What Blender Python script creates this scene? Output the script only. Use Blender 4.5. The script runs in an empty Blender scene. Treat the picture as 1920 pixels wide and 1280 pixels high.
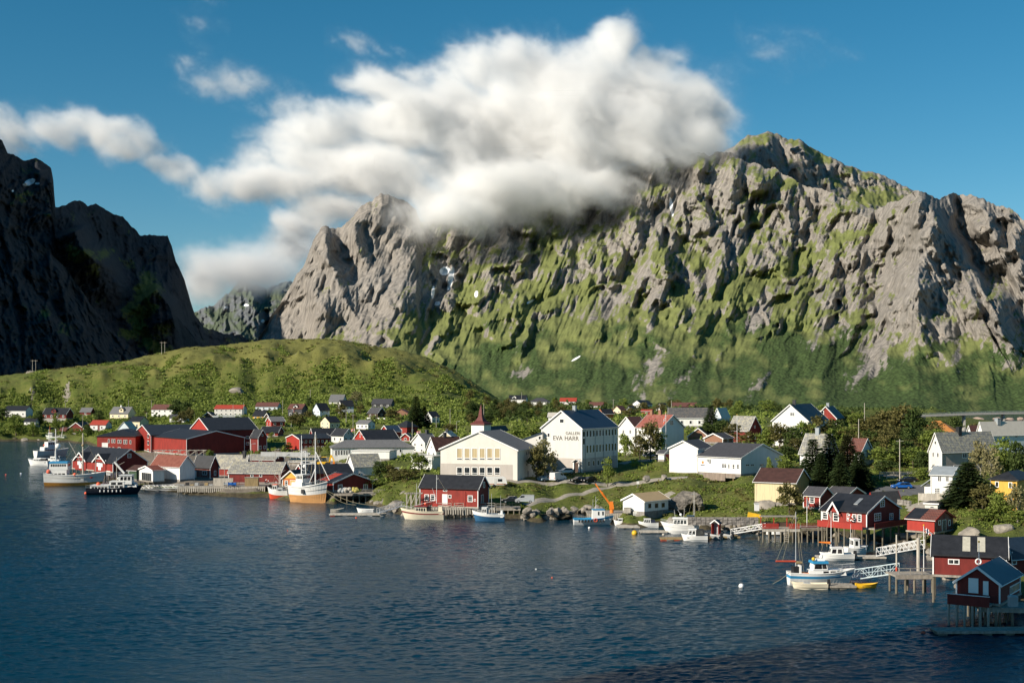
import bpy, bmesh, math, random
import numpy as np
from mathutils import Vector, Matrix
S = bpy.context.scene
R_ = math.radians
# ---------------------------------------------------------------- camera
F = 2400.0; HZ = 728.0; CH = 30.0; CX = 960.0        # focal length in photo pixels, horizon row, camera height
cam = bpy.data.cameras.new("camera"); camo = bpy.data.objects.new("camera", cam); S.collection.objects.link(camo)
cam.sensor_width = 36.0; cam.lens = 36.0*F/1920.0
camo.location = (0, 0, CH); camo.rotation_euler = (R_(90), 0, 0)
cam.shift_y = (HZ-640.0)/1920.0
cam.clip_start = 1.0; cam.clip_end = 60000.0
S.camera = camo
# ---------------------------------------------------------------- light
SUN_EL = 28.0; SUN_TRAVEL = 33.0          # light travels towards +x, turned 33 degrees away from the camera
ta = R_(SUN_TRAVEL); el = R_(SUN_EL)
to_sun = Vector((-math.cos(ta)*math.cos(el), -math.sin(ta)*math.cos(el), math.sin(el)))
sl = bpy.data.lights.new("sun", 'SUN'); sl.energy = 5.0; sl.angle = R_(0.5); sl.color = (1.0, 0.90, 0.75)
so = bpy.data.objects.new("sun", sl); S.collection.objects.link(so)
so.rotation_euler = to_sun.to_track_quat('Z', 'Y').to_euler()
so.location = (-200, -100, 300)
W = bpy.data.worlds.new("World"); S.world = W; W.use_nodes = True
wn = W.node_tree.nodes; wl = W.node_tree.links; wn.clear()
sky = wn.new('ShaderNodeTexSky'); sky.sky_type = 'NISHITA'; sky.sun_disc = False
sky.sun_elevation = el
sky.sun_rotation = math.atan2(to_sun.x, to_sun.y)
sky.air_density = 1.0; sky.dust_density = 0.1; sky.ozone_density = 4.0; sky.altitude = 600
hsv = wn.new('ShaderNodeHueSaturation'); hsv.inputs['Saturation'].default_value = 1.30; hsv.inputs['Hue'].default_value = 0.481
hsv.inputs['Value'].default_value = 1.0
bg = wn.new('ShaderNodeBackground'); bg.inputs[1].default_value = 0.062
wo = wn.new('ShaderNodeOutputWorld')
wl.new(sky.outputs[0], hsv.inputs['Color']); wl.new(hsv.outputs[0], bg.inputs[0]); wl.new(bg.outputs[0], wo.inputs[0])
S.view_settings.view_transform = 'Standard'; S.view_settings.look = 'None'
S.view_settings.exposure = 0.5; S.view_settings.gamma = 1.0; S.view_settings.use_curve_mapping = False
S.cycles.volume_bounces = 8; S.cycles.max_bounces = 8; S.cycles.diffuse_bounces = 2; S.cycles.glossy_bounces = 3
S.cycles.transparent_max_bounces = 8
S.cycles.use_denoising = True
S.cycles.volume_max_steps = 512

# ---------------------------------------------------------------- pixel <-> world
def at_z(x, y, z):
    Y = F*(CH-z)/(y-HZ); return Vector(((x-CX)*Y/F, Y, z))
def at_d(x, y, D):
    return Vector(((x-CX)*D/F, D, CH-(y-HZ)*D/F))
# ---------------------------------------------------------------- numpy noise
def _h(ix, iy, seed):
    h = (ix.astype(np.int64)*374761393 + iy.astype(np.int64)*668265263 + seed*982451653) & 0xffffffff
    h = ((h ^ (h >> 13))*1274126177) & 0xffffffff
    return (h ^ (h >> 16)) & 0xffffffff
def gnoise(x, y, seed=0):
    ix = np.floor(x); iy = np.floor(y); fx = x-ix; fy = y-iy
    ux = fx*fx*fx*(fx*(fx*6-15)+10); uy = fy*fy*fy*(fy*(fy*6-15)+10)
    def g(dx, dy):
        a = _h(ix+dx, iy+dy, seed)*(2*math.pi/4294967296.0)
        return np.cos(a)*(fx-dx)+np.sin(a)*(fy-dy)
    n0 = g(0, 0)*(1-ux)+g(1, 0)*ux; n1 = g(0, 1)*(1-ux)+g(1, 1)*ux
    return (n0*(1-uy)+n1*uy)*1.5
def fbm(x, y, oct=5, seed=0, gain=0.5):
    s = 0; a = 1.0
    for o in range(oct):
        s = s+a*gnoise(x*2**o+17.3*o, y*2**o-9.1*o, seed+o); a *= gain
    return s
def ridged(x, y, oct=4, seed=0, gain=0.5):
    s = 0; a = 1.0; t = 0
    for o in range(oct):
        n = 1-np.abs(gnoise(x*2**o+5.7*o, y*2**o+3.3*o, seed+o))*1.6
        s = s+a*n; t += a; a *= gain
    return s/t
def sstep(a, b, x):
    t = np.clip((x-a)/(b-a), 0, 1); return t*t*(3-2*t)
# ---------------------------------------------------------------- materials
MATS = {}
def nt(name):
    m = bpy.data.materials.new(name); m.use_nodes = True
    n = m.node_tree.nodes; n.clear()
    return m, n, m.node_tree.links
def mat(name, col, rough=0.7, var=0.12, scale=0.8, stretch=(1, 1, 1), bump=0.0, bscale=8.0, col2=None, metal=0.0, spec=0.4, thr=0.5, soft=0.25):
    """painted / weathered surface: object-space noise varies the colour, optional second colour in patches"""
    if name in MATS: return MATS[name]
    m, n, l = nt(name)
    o = n.new('ShaderNodeOutputMaterial'); b = n.new('ShaderNodeBsdfPrincipled'); l.new(b.outputs[0], o.inputs[0])
    b.inputs['Roughness'].default_value = rough; b.inputs['Metallic'].default_value = metal
    b.inputs['Specular IOR Level'].default_value = spec
    tc = n.new('ShaderNodeTexCoord'); mp = n.new('ShaderNodeMapping'); mp.inputs['Scale'].default_value = stretch
    l.new(tc.outputs['Object'], mp.inputs[0])
    nz = n.new('ShaderNodeTexNoise'); nz.inputs['Scale'].default_value = scale; nz.inputs['Detail'].default_value = 5
    nz.inputs['Roughness'].default_value = 0.65
    l.new(mp.outputs[0], nz.inputs['Vector'])
    r = n.new('ShaderNodeValToRGB')
    lo = [c*(1-var*1.6) for c in col]; hi = [min(1, c*(1+var)) for c in col]
    if col2:
        r.color_ramp.elements[0].position = max(0, thr-soft); r.color_ramp.elements[1].position = min(1, thr+soft)
        r.color_ramp.elements[0].color = (*col, 1); r.color_ramp.elements[1].color = (*col2, 1)
    else:
        r.color_ramp.elements[0].position = 0.3; r.color_ramp.elements[1].position = 0.68
        r.color_ramp.elements[0].color = (*lo, 1); r.color_ramp.elements[1].color = (*hi, 1)
    l.new(nz.outputs['Fac'], r.inputs[0]); l.new(r.outputs[0], b.inputs['Base Color'])
    if bump > 0:
        n2 = n.new('ShaderNodeTexNoise'); n2.inputs['Scale'].default_value = bscale; n2.inputs['Detail'].default_value = 4
        l.new(mp.outputs[0], n2.inputs['Vector'])
        bp = n.new('ShaderNodeBump'); bp.inputs['Strength'].default_value = 1.0; bp.inputs['Distance'].default_value = bump
        l.new(n2.outputs['Fac'], bp.inputs['Height']); l.new(bp.outputs[0], b.inputs['Normal'])
    MATS[name] = m; return m
def mat_tiles(name, c1, c2, c3, rough=0.75, w=0.5, h=0.35, patch=None):
    """slate / tile roof: brick pattern with per-slate colour, on object coordinates"""
    if name in MATS: return MATS[name]
    m, n, l = nt(name)
    o = n.new('ShaderNodeOutputMaterial'); b = n.new('ShaderNodeBsdfPrincipled'); l.new(b.outputs[0], o.inputs[0])
    b.inputs['Roughness'].default_value = rough
    tc = n.new('ShaderNodeTexCoord'); sp = n.new('ShaderNodeSeparateXYZ'); l.new(tc.outputs['Object'], sp.inputs[0])
    ad = n.new('ShaderNodeMath'); ad.operation = 'ADD'; l.new(sp.outputs[0], ad.inputs[0]); l.new(sp.outputs[1], ad.inputs[1])
    cb = n.new('ShaderNodeCombineXYZ'); l.new(ad.outputs[0], cb.inputs[0]); l.new(sp.outputs[2], cb.inputs[1])
    br = n.new('ShaderNodeTexBrick'); br.inputs['Scale'].default_value = 1.0
    br.inputs['Brick Width'].default_value = w; br.inputs['Row Height'].default_value = h; br.inputs['Mortar Size'].default_value = 0.03
    br.inputs['Color1'].default_value = (*c1, 1); br.inputs['Color2'].default_value = (*c2, 1); br.inputs['Mortar'].default_value = (*[x*0.45 for x in c1], 1)
    l.new(cb.outputs[0], br.inputs['Vector'])
    nz = n.new('ShaderNodeTexNoise'); nz.inputs['Scale'].default_value = 1.3; nz.inputs['Detail'].default_value = 7
    l.new(tc.outputs['Object'], nz.inputs['Vector'])
    r = n.new('ShaderNodeValToRGB'); r.color_ramp.elements[0].position = 0.48; r.color_ramp.elements[1].position = 0.66
    r.color_ramp.elements[0].color = (0, 0, 0, 1); r.color_ramp.elements[1].color = (1, 1, 1, 1)
    l.new(nz.outputs['Fac'], r.inputs[0])
    mx = n.new('ShaderNodeMix'); mx.data_type = 'RGBA'; l.new(r.outputs[0], mx.inputs['Factor'])
    l.new(br.outputs['Color'], mx.inputs[6]); mx.inputs[7].default_value = (*c3, 1)
    l.new(mx.outputs[2], b.inputs['Base Color'])
    bp = n.new('ShaderNodeBump'); bp.inputs['Distance'].default_value = 0.04; l.new(br.outputs['Fac'], bp.inputs['Height']); bp.invert = True
    l.new(bp.outputs[0], b.inputs['Normal'])
    MATS[name] = m; return m
def mat_glass():
    if 'glass' in MATS: return MATS['glass']
    m, n, l = nt('glass'); o = n.new('ShaderNodeOutputMaterial'); b = n.new('ShaderNodeBsdfPrincipled'); l.new(b.outputs[0], o.inputs[0])
    tc = n.new('ShaderNodeTexCoord'); nz = n.new('ShaderNodeTexNoise'); nz.inputs['Scale'].default_value = 1.7; nz.inputs['Detail'].default_value = 3
    l.new(tc.outputs['Object'], nz.inputs['Vector'])
    r = n.new('ShaderNodeValToRGB'); r.color_ramp.elements[0].color = (.008, .011, .015, 1); r.color_ramp.elements[1].color = (.09, .09, .085, 1)
    r.color_ramp.elements[0].position = .45; r.color_ramp.elements[1].position = .8
    l.new(nz.outputs['Fac'], r.inputs[0]); l.new(r.outputs[0], b.inputs['Base Color'])
    b.inputs['Roughness'].default_value = 0.06; b.inputs['Specular IOR Level'].default_value = 0.6
    MATS['glass'] = m; return m
# colour table (real-world albedos)
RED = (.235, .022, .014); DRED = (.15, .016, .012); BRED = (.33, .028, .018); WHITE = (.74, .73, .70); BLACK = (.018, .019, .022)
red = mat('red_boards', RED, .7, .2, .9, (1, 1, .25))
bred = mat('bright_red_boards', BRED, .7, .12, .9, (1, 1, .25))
dred = mat('dark_and_shaded_red_boards', DRED, .75, .2, .9, (1, 1, .25))  # darker red, also painted as shade on right walls
wred = mat('weathered_red_boards', (.17, .05, .04), .85, .3, 1.4, (1.5, 1.5, .2), col2=(.30, .22, .2), thr=.6, soft=.1)
white = mat('white_boards', WHITE, .6, .09, 1.1, (1.6, 1.6, .18))
trimw = mat('white_trim', (.78, .77, .75), .55, .04, 1)
cream = mat('cream_boards', (.70, .60, .40), .65, .08, .8, (1, 1, .3))
beige = mat('beige_render', (.64, .61, .555), .8, .06, .35, (1, 1, .5))
dbeige = mat('grey_render', (.43, .39, .355), .85, .07, .4, (1, 1, .5))
palegrey = mat('pale_grey_boards', (.60, .585, .55), .65, .05, .6, (1, 1, .3))
paleblue = mat('pale_blue_and_shaded_white_boards', (.55, .62, .66), .65, .05, .6, (1, 1, .3))  # also paints shade onto the right walls of white houses
yellow = mat('yellow_boards', (.68, .38, .06), .65, .08, .8, (1, 1, .3))
pyellow = mat('weathered_yellow_boards', (.63, .53, .32), .8, .2, 1.6, (1.6, 1.6, .12), col2=(.30, .25, .19), thr=.62, soft=.07)
orange = mat('orange_boards', (.48, .14, .03), .7, .1, .8, (1, 1, .3))
brick = mat('brown_brick', (.27, .14, .09), .85, .12, 2.5)
brown = mat('dark_brown_boards', (.075, .045, .032), .8, .2, 1, (1, 1, .25))
greenw = mat('green_boards', (.035, .07, .035), .75, .15, 1)
grey = mat('grey_weathered_wood', (.30, .27, .23), .9, .25, 1.5, (1.5, 1.5, .3), bump=.02, bscale=12)
lgrey = mat('pale_weathered_wood', (.45, .41, .35), .9, .22, 1.5, (1.5, 1.5, .3))
tan = mat('tan_wood', (.30, .22, .11), .85, .2, 1.5, (1.5, 1.5, .3))
pile = mat('wet_pile_wood', (.10, .085, .06), .85, .3, 1.2, (1, 1, .4), col2=(.25, .22, .17), thr=.55, soft=.2)
blackr = mat('black_roof_sheet', (.020, .021, .025), .55, .25, .9, (1, 1, 1))
dkblue = mat('dark_blue_roof_sheet', (.026, .045, .075), .5, .15, .8)
dgrey = mat('dark_grey_shingle', (.055, .055, .062), .75, .2, 1.5)
grey_sh = mat('grey_shingle', (.14, .14, .145), .8, .18, 2.0)
lightroof = mat('pale_sheet_roof', (.52, .48, .42), .6, .06, .8)
bluegrey = mat('blue_grey_roof', (.28, .31, .33), .55, .08, .8)
rust = mat('rusty_sheet_roof', (.14, .035, .022), .75, .25, .9, (1, 1, 1), col2=(.22, .075, .05), thr=.52, soft=.2)
rustb = mat('brown_rusty_roof', (.065, .028, .022), .75, .25, .9)
tanroof = mat('tan_sheet_roof', (.46, .33, .18), .65, .06, .8)
redroof = mat('red_roof_sheet', (.36, .05, .028), .65, .12, .9)
redtile = mat_tiles('red_tile_roof', (.30, .085, .06), (.37, .11, .08), (.33, .14, .11))
brtile = mat_tiles('brown_tile_roof', (.15, .05, .035), (.19, .07, .05), (.13, .06, .05))
ortile = mat_tiles('orange_tile_roof', (.48, .19, .04), (.55, .22, .05), (.46, .2, .06))
slate = mat_tiles('lichen_slate_roof', (.22, .215, .20), (.34, .33, .30), (.40, .37, .27), w=.6, h=.4)
dslate = mat_tiles('dark_slate_roof', (.075, .075, .08), (.11, .11, .11), (.15, .13, .11), w=.6, h=.4)
stone = mat('stone_base', (.24, .22, .20), .9, .25, 1.2, bump=.1, bscale=2)
concrete = mat('concrete', (.36, .34, .31), .9, .12, .8)
glass = mat_glass()
steel = mat('galvanised_steel', (.45, .46, .46), .45, .08, 1, metal=.6)
blackm = mat('black_metal', (.02, .02, .022), .5, .1, 1)
rubber = mat('rubber', (.018, .018, .018), .8, .1, 1)
gelcoat = mat('white_gelcoat', (.80, .79, .76), .3, .04, .6)
hullwhite = mat('white_hull_paint', (.70, .69, .66), .4, .09, .7, (.5, .5, 2))
hullor = mat('orange_hull_paint', (.64, .28, .05), .55, .12, .8)
hullwood = mat('varnished_hull_planks', (.60, .31, .12), .5, .16, 1.0, (.4, .4, 3))
hullred = mat('red_hull_paint', (.52, .07, .03), .5, .1, .8)
hullnavy = mat('navy_hull_paint', (.012, .016, .028), .4, .1, .8)
hullblue = mat('blue_hull_paint', (.03, .11, .22), .45, .1, .8)
stripeblue = mat('light_blue_paint', (.03, .24, .46), .45, .06, .8)
stripered = mat('dark_red_paint', (.22, .02, .02), .5, .08, .8)
creamhull = mat('cream_hull_paint', (.74, .66, .50), .45, .06, .7)
orangep = mat('orange_paint', (.75, .20, .02), .5, .06, 1)
buoyor = mat('orange_plastic', (.75, .12, .05), .5, .05, 1)
yellowp = mat('yellow_paint', (.72, .42, .02), .5, .08, 1)
bluep = mat('blue_car_paint', (.012, .10, .38), .25, .03, 1, spec=.6)
silverp = mat('silver_car_paint', (.42, .43, .43), .3, .03, 1, metal=.3)
whitep = mat('white_car_paint', (.75, .75, .74), .3, .03, 1)
blackp = mat('black_car_paint', (.012, .012, .014), .25, .03, 1, spec=.6)
redp = mat('red_car_paint', (.42, .02, .015), .3, .03, 1)
canvas = mat('black_canvas', (.02, .022, .025), .8, .1, 1)
rope = mat('pale_rope', (.42, .36, .22), .9, .1, 1)
greenhull = mat('green_hull_paint', (.02, .12, .06), .5, .08, 1)
letter = mat('dark_brown_letters', (.06, .05, .04), .7, .05, 1)
plasticg = mat('grey_plastic', (.33, .34, .34), .6, .1, 1)
curtain = mat('tan_curtain', (.44, .355, .21), .9, .25, 2.2, (4, 4, .02))
# ---------------------------------------------------------------- mesh building
class MB:
    def __init__(s): s.v = []; s.f = []; s.m = []
    def face(s, pts, mi=0):
        b = len(s.v); s.v += [tuple(p) for p in pts]; s.f.append(tuple(range(b, b+len(pts)))); s.m.append(mi)
    def hexa(s, p, mi=0):          # 8 corners: bottom 0-3 ccw, top 4-7
        b = len(s.v); s.v += [tuple(q) for q in p]
        for q in ((0, 3, 2, 1), (4, 5, 6, 7), (0, 1, 5, 4), (1, 2, 6, 5), (2, 3, 7, 6), (3, 0, 4, 7)):
            s.f.append(tuple(b+i for i in q)); s.m.append(mi)
    def box(s, x0, y0, z0, x1, y1, z1, mi=0):
        s.hexa([(x0, y0, z0), (x1, y0, z0), (x1, y1, z0), (x0, y1, z0), (x0, y0, z1), (x1, y0, z1), (x1, y1, z1), (x0, y1, z1)], mi)
    def tbox(s, c, sx, sy, z0, z1, tx=1.0, ty=1.0, mi=0, dx=0):   # tapered box
        x, y = c
        s.hexa([(x-sx/2, y-sy/2, z0), (x+sx/2, y-sy/2, z0), (x+sx/2, y+sy/2, z0), (x-sx/2, y+sy/2, z0),
                (x-sx/2*tx+dx, y-sy/2*ty, z1), (x+sx/2*tx+dx, y-sy/2*ty, z1), (x+sx/2*tx+dx, y+sy/2*ty, z1), (x-sx/2*tx+dx, y+sy/2*ty, z1)], mi)
    def tube(s, p0, p1, r0, r1=None, n=6, mi=0, caps=True):
        p0 = Vector(p0); p1 = Vector(p1); r1 = r0 if r1 is None else r1
        d = (p1-p0)
        if d.length < 1e-6: return
        d.normalize(); a = d.orthogonal().normalized(); c = d.cross(a)
        b = len(s.v)
        for p, r in ((p0, r0), (p1, r1)):
            for i in range(n):
                t = 2*math.pi*i/n; s.v.append(tuple(p+a*(r*math.cos(t))+c*(r*math.sin(t))))
        for i in range(n):
            j = (i+1) % n; s.f.append((b+i, b+j, b+n+j, b+n+i)); s.m.append(mi)
        if caps:
            s.f.append(tuple(b+i for i in reversed(range(n)))); s.m.append(mi)
            s.f.append(tuple(b+n+i for i in range(n))); s.m.append(mi)
    def path(s, pts, r, n=6, mi=0):
        for a, b in zip(pts, pts[1:]): s.tube(a, b, r, r, n, mi)
    def beam(s, p0, p1, w, h, mi=0):     # rectangular bar from p0 to p1
        p0 = Vector(p0); p1 = Vector(p1); d = (p1-p0).normalized()
        a = d.cross(Vector((0, 0, 1)))
        if a.length < 1e-3: a = Vector((1, 0, 0))
        a.normalize(); c = a.cross(d).normalized()
        q = []
        for p in (p0, p1):
            q.append([p-a*w/2-c*h/2, p+a*w/2-c*h/2, p+a*w/2+c*h/2, p-a*w/2+c*h/2])
        b = len(s.v); s.v += [tuple(x) for x in q[0]+q[1]]
        for f in ((0, 1, 2, 3), (7, 6, 5, 4), (0, 4, 5, 1), (1, 5, 6, 2), (2, 6, 7, 3), (3, 7, 4, 0)):
            s.f.append(tuple(b+i for i in f)); s.m.append(mi)
    def ball(s, c, r, n=8, mi=0, sz=1.0, sx=1.0, sy=1.0):
        b = len(s.v); m = max(4, n//2+1); x, y, z = c
        for i in range(1, m):
            t = math.pi*i/m
            for j in range(n):
                p = 2*math.pi*j/n
                s.v.append((x+r*sx*math.sin(t)*math.cos(p), y+r*sy*math.sin(t)*math.sin(p), z+r*sz*math.cos(t)))
        s.v.append((x, y, z+r*sz)); s.v.append((x, y, z-r*sz)); T = b+(m-1)*n
        for i in range(m-2):
            for j in range(n):
                k = (j+1) % n; s.f.append((b+i*n+j, b+(i+1)*n+j, b+(i+1)*n+k, b+i*n+k)); s.m.append(mi)
        for j in range(n):
            k = (j+1) % n; s.f.append((T, b+j, b+k)); s.m.append(mi)
            s.f.append((T+1, b+(m-2)*n+k, b+(m-2)*n+j)); s.m.append(mi)
    def prism(s, poly, axis, a, b, mi=0):   # poly in the two other axes, extruded along axis from a to b
        def P(u, v, w):
            return {'x': (w, u, v), 'y': (u, w, v), 'z': (u, v, w)}[axis]
        n = len(poly); k = len(s.v)
        s.v += [P(u, v, a) for u, v in poly]+[P(u, v, b) for u, v in poly]
        s.f.append(tuple(k+i for i in reversed(range(n)))); s.m.append(mi)
        s.f.append(tuple(k+n+i for i in range(n))); s.m.append(mi)
        for i in range(n):
            j = (i+1) % n; s.f.append((k+i, k+j, k+n+j, k+n+i)); s.m.append(mi)
    def build(s, name, mats, parent=None, smooth=False, fix=True):
        if not s.v: return None
        me = bpy.data.meshes.new(name); me.from_pydata(s.v, [], s.f)
        if not isinstance(mats, (list, tuple)): mats = [mats]
        for m in mats: me.materials.append(m)
        if any(s.m): me.polygons.foreach_set('material_index', s.m)
        if fix:
            bm = bmesh.new(); bm.from_mesh(me); bmesh.ops.recalc_face_normals(bm, faces=bm.faces); bm.to_mesh(me); bm.free()
        if smooth: me.polygons.foreach_set('use_smooth', [True]*len(me.polygons))
        me.update()
        o = bpy.data.objects.new(name, me); S.collection.objects.link(o)
        if parent: o.parent = parent
        return o
def tag(o, label, cat, group=None):
    o['label'] = label; o['category'] = cat
    if group: o['group'] = group
    return o
def thing(name, label, cat, loc=(0, 0, 0), rz=0.0, group=None):
    o = bpy.data.objects.new(name, None); S.collection.objects.link(o)
    o.location = loc; o.rotation_euler = (0, 0, rz); o.empty_display_size = .5
    return tag(o, label, cat, group)
def dup(root, loc, rz, label, scale=None):
    r = root.copy(); S.collection.objects.link(r); r.location = loc; r.rotation_euler = (0, 0, rz)
    if scale: r.scale = (scale, scale, scale) if isinstance(scale, (int, float)) else scale
    r['label'] = label
    for ch in list(root.children):
        c = ch.copy(); S.collection.objects.link(c); c.parent = r
        for g in ch.children:
            d = g.copy(); S.collection.objects.link(d); d.parent = c
    return r
def grid_mesh(name, P, mats, attrs=None, smooth=True, kind='structure'):
    """P: (rows, cols, 3) array -> quad sheet"""
    nr, nc, _ = P.shape
    me = bpy.data.meshes.new(name)
    idx = np.arange(nr*nc).reshape(nr, nc)
    q = np.stack([idx[:-1, :-1], idx[:-1, 1:], idx[1:, 1:], idx[1:, :-1]], -1).reshape(-1, 4)
    me.vertices.add(nr*nc); me.vertices.foreach_set('co', P.reshape(-1).astype(np.float32))
    me.loops.add(q.size); me.loops.foreach_set('vertex_index', q.reshape(-1).astype(np.int32))
    me.polygons.add(len(q)); me.polygons.foreach_set('loop_start', np.arange(0, q.size, 4, dtype=np.int32))
    me.polygons.foreach_set('use_smooth', [smooth]*len(q))
    me.update(calc_edges=True); me.validate()
    for k, a in (attrs or {}).items():
        t = me.attributes.new(k, 'FLOAT', 'POINT'); t.data.foreach_set('value', a.reshape(-1).astype(np.float32))
    for m in (mats if isinstance(mats, (list, tuple)) else [mats]): me.materials.append(m)
    o = bpy.data.objects.new(name, me); S.collection.objects.link(o)
    if kind: o['kind'] = kind
    return o
# ================================================================ table of the buildings (photo columns/rows + distance -> real sizes)
HS = []
def hs(name, label, x0, xc, x1, yb, ye, yr, D, th, gable, wall, roof, **k):
    t = R_(th); c, s = math.cos(t), math.sin(t)
    C = at_d(xc, yb, D)
    k0 = (x0-CX)/F; k1 = (x1-CX)/F
    L = k.pop('L', None) or (C.x-k0*D)/(c+k0*s)
    R = k.pop('R', None) or (k1*D-C.x)/max(.05, s-k1*c)
    he = (yb-ye)*D/F
    pY = D+(L/2*s if gable in 'L' else R/2*c)
    hr = CH-(yr-HZ)*pY/F-C.z
    HS.append(dict(name=name, label=label, C=C, L=L, R=R, he=he, hr=hr, th=t, gable=gable, wall=wall, roof=roof, **k))
# ---- far left shore
hs('house', 'white house with wide black roof above the left rocky shore', 8, 48, 50, 782, 769, 761, 800, 8, 'R', white, blackr, R=9, win=[('L', 4, 1)], trim=None)
hs('shed', 'small white hut with black roof behind the pale green tree at the left shore', 45, 66, 68, 797, 790, 784, 765, 8, 'R', white, blackr, R=6, win=[('L', 2, 1)], trim=None)
hs('house', 'long dark red house with black dormer roof above the left bay', 80, 124, 126, 785, 776, 765, 790, 8, 'R', dred, blackr, R=9, win=[('L', 4, 1)], trim=trimw, dorm=[.45])
hs('shed', 'small red shed with grey roof up among the left hill bushes', 150, 170, 172, 778, 772, 764.5, 830, 8, 'R', dred, grey_sh, R=6, win=[('L', 1, 1)])
hs('house', 'pale yellow house with grey dormer roof on the left hillside', 206, 240, 244, 785, 775, 763, 770, 20, 'R', cream, grey_sh, win=[('L', 3, 1)], dorm=[.6], R=8, chim=[(.4, .7, 1.0, trimw)])
hs('house', 'long white two storey house with brown tile roof on the left hillside', 284, 324, 327, 782, 767, 758.5, 760, 10, 'R', white, brtile, R=9, win=[('L', 4, 2)])
hs('boathouse', 'dark red boathouse with white framed gable windows on a stone quay', 128, 157, 160, 812, 803, 792, 760, 12, 'L', dred, blackr, R=11, win=[('L', 2, 1)], trim=trimw, base=4)
hs('shed', 'low brown roofed red shed behind the green trawler', 78, 122, 124, 812, 808, 801.5, 770, 6, 'R', dred, brtile, R=8)
hs('house', 'small white house with bright red roof by the left bay', 169, 198, 200, 807, 796, 788, 720, 8, 'R', white, redroof, R=8, win=[('L', 2, 1)], doors=[(183, 797, 187, 807, dred)])
hs('shed', 'pale blue gabled shed behind the long red warehouse', 221, 243, 246, 812, 804, 791, 660, 10, 'L', paleblue, lightroof, R=8)
hs('house', 'beige house with black roof above the red warehouse', 241, 262, 267, 804, 789.5, 781, 690, 15, 'R', cream, blackr, R=9, win=[('L', 2, 1)])
hs('house', 'small white house with blue grey roof beside dark garden trees', 318, 345, 348, 793, 783, 777.5, 720, 8, 'R', white, dgrey, R=7, win=[('L', 2, 1)])
hs('shed', 'small black shed with white gable edges under the hill', 381, 399, 401, 785, 780, 772.5, 740, 10, 'L', brown, blackr, R=6, trim=trimw)
hs('house', 'long pale grey terrace house with bright red roof', 402, 454, 457, 780, 766, 759.5, 750, 6, 'R', palegrey, redroof, R=9, win=[('L', 6, 2)])
hs('house', 'long pale blue house with brown roof on the hill slope', 479, 520, 523, 769, 761.5, 754.5, 800, 6, 'R', paleblue, brtile, R=9, win=[('L', 4, 1)])
hs('house', 'small yellow house with black roof below the brown roofed terrace', 474, 494, 499, 787, 779.5, 769, 700, 14, 'R', yellow, blackr, R=8, win=[('L', 2, 1)], chim=[(.6, .7, .9, trimw)])
hs('shed', 'small black roofed annexe with white gable beside the yellow house', 495, 506, 512, 786, 783, 775, 690, 25, 'L', brown, blackr, R=6, trim=trimw)
hs('house', 'red gabled house with pale grey roof on the slope', 499, 509, 534, 800, 790, 781.5, 640, 64, 'L', bred, grey_sh, win=[('L', 2, 1), ('R', 2, 1)], trim=trimw)
hs('house', 'dark red low house with black roof left of the flagpole', 488, 521, 524, 818, 810.5, 800, 580, 8, 'R', red, blackr, R=8, win=[('L', 2, 1)], trim=trimw)
hs('house', 'dark grey house with white dormer and brown roof below the hill', 540, 566, 572, 784, 766, 757.5, 720, 12, 'R', dgrey, brtile, R=9, dorm=[.5], win=[('L', 3, 1)])
hs('house', 'pale blue two storey house with cross gable on the hill slope', 586, 600, 618, 783, 769, 756, 720, 48, 'L', paleblue, blackr, win=[('L', 2, 2), ('R', 2, 2)])
hs('house', 'cream gabled house with black roof behind the red long house', 601, 618, 637, 804, 791, 781, 640, 45, 'L', cream, blackr, win=[('L', 2, 2), ('R', 2, 1)])
hs('house', 'pale house with wide grey roof highest on the slope', 617, 642, 645, 758, 752, 740, 780, 10, 'R', palegrey, grey_sh, R=9, win=[('L', 2, 1)])
hs('house', 'tall white house with black roof high on the green slope', 634, 641, 663, 776, 761, 750.5, 720, 66, 'L', white, blackr, win=[('L', 2, 2), ('R', 2, 2)])
hs('house', 'blue grey house with dark roof at the foot of the wooded hill', 697, 733, 736, 764, 757, 748, 750, 8, 'R', dgrey, dgrey, R=9, win=[('L', 3, 1)])
hs('house', 'dark brown wooden house with white fence and cross gable', 690, 708, 723, 785, 774, 764, 690, 45, 'R', brown, dgrey, win=[('L', 2, 1), ('R', 1, 2)], trim=trimw)
hs('shed', 'little brown house half hidden by trees on the slope', 738, 764, 767, 780, 774, 767, 720, 8, 'L', brick, brtile, R=8)
hs('house', 'white house with bay window and grey roof below the brown house', 668, 690, 703, 805, 794, 788, 620, 30, 'R', white, grey_sh, win=[('L', 3, 1), ('R', 2, 1)])
hs('house', 'wide red house with black hip roof in the middle of the slope', 742, 763, 783, 814, 801, 789, 580, 40, 'H', red, blackr, win=[('L', 1, 1), ('R', 1, 1)], trim=trimw)
hs('house', 'red gabled house with blue black roof in front of the hip roofed one', 714, 729, 752, 822, 809, 798, 545, 60, 'L', bred, dkblue, trim=trimw)
hs('shed', 'small bright red shed with white gable edge and window', 752, 768, 770, 827, 819, 812.5, 520, 10, 'L', bred, blackr, R=4, win=[('L', 1, 1)], trim=trimw)
hs('house', 'white gabled house with black roof at the edge of the dark wood', 796, 810, 824, 796, 781, 771.5, 680, 48, 'L', white, blackr, win=[('L', 2, 1), ('R', 2, 1)])
hs('house', 'pale grey gabled house with grey roof beside the church', 772, 797, 820, 850, 829.5, 813, 430, 50, 'L', palegrey, grey_sh, win=[('L', 2, 2), ('R', 1, 2)], chim=[(.7, .9, 1.2, dgrey)])
hs('house', 'tall white gable house with dark brown roof before the church', 800, 818, 868, 860, 845, 820, 400, 62, 'L', white, rustb, win=[('L', 2, 1)], chim=[(.5, .9, 1.4, dgrey)])
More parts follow.
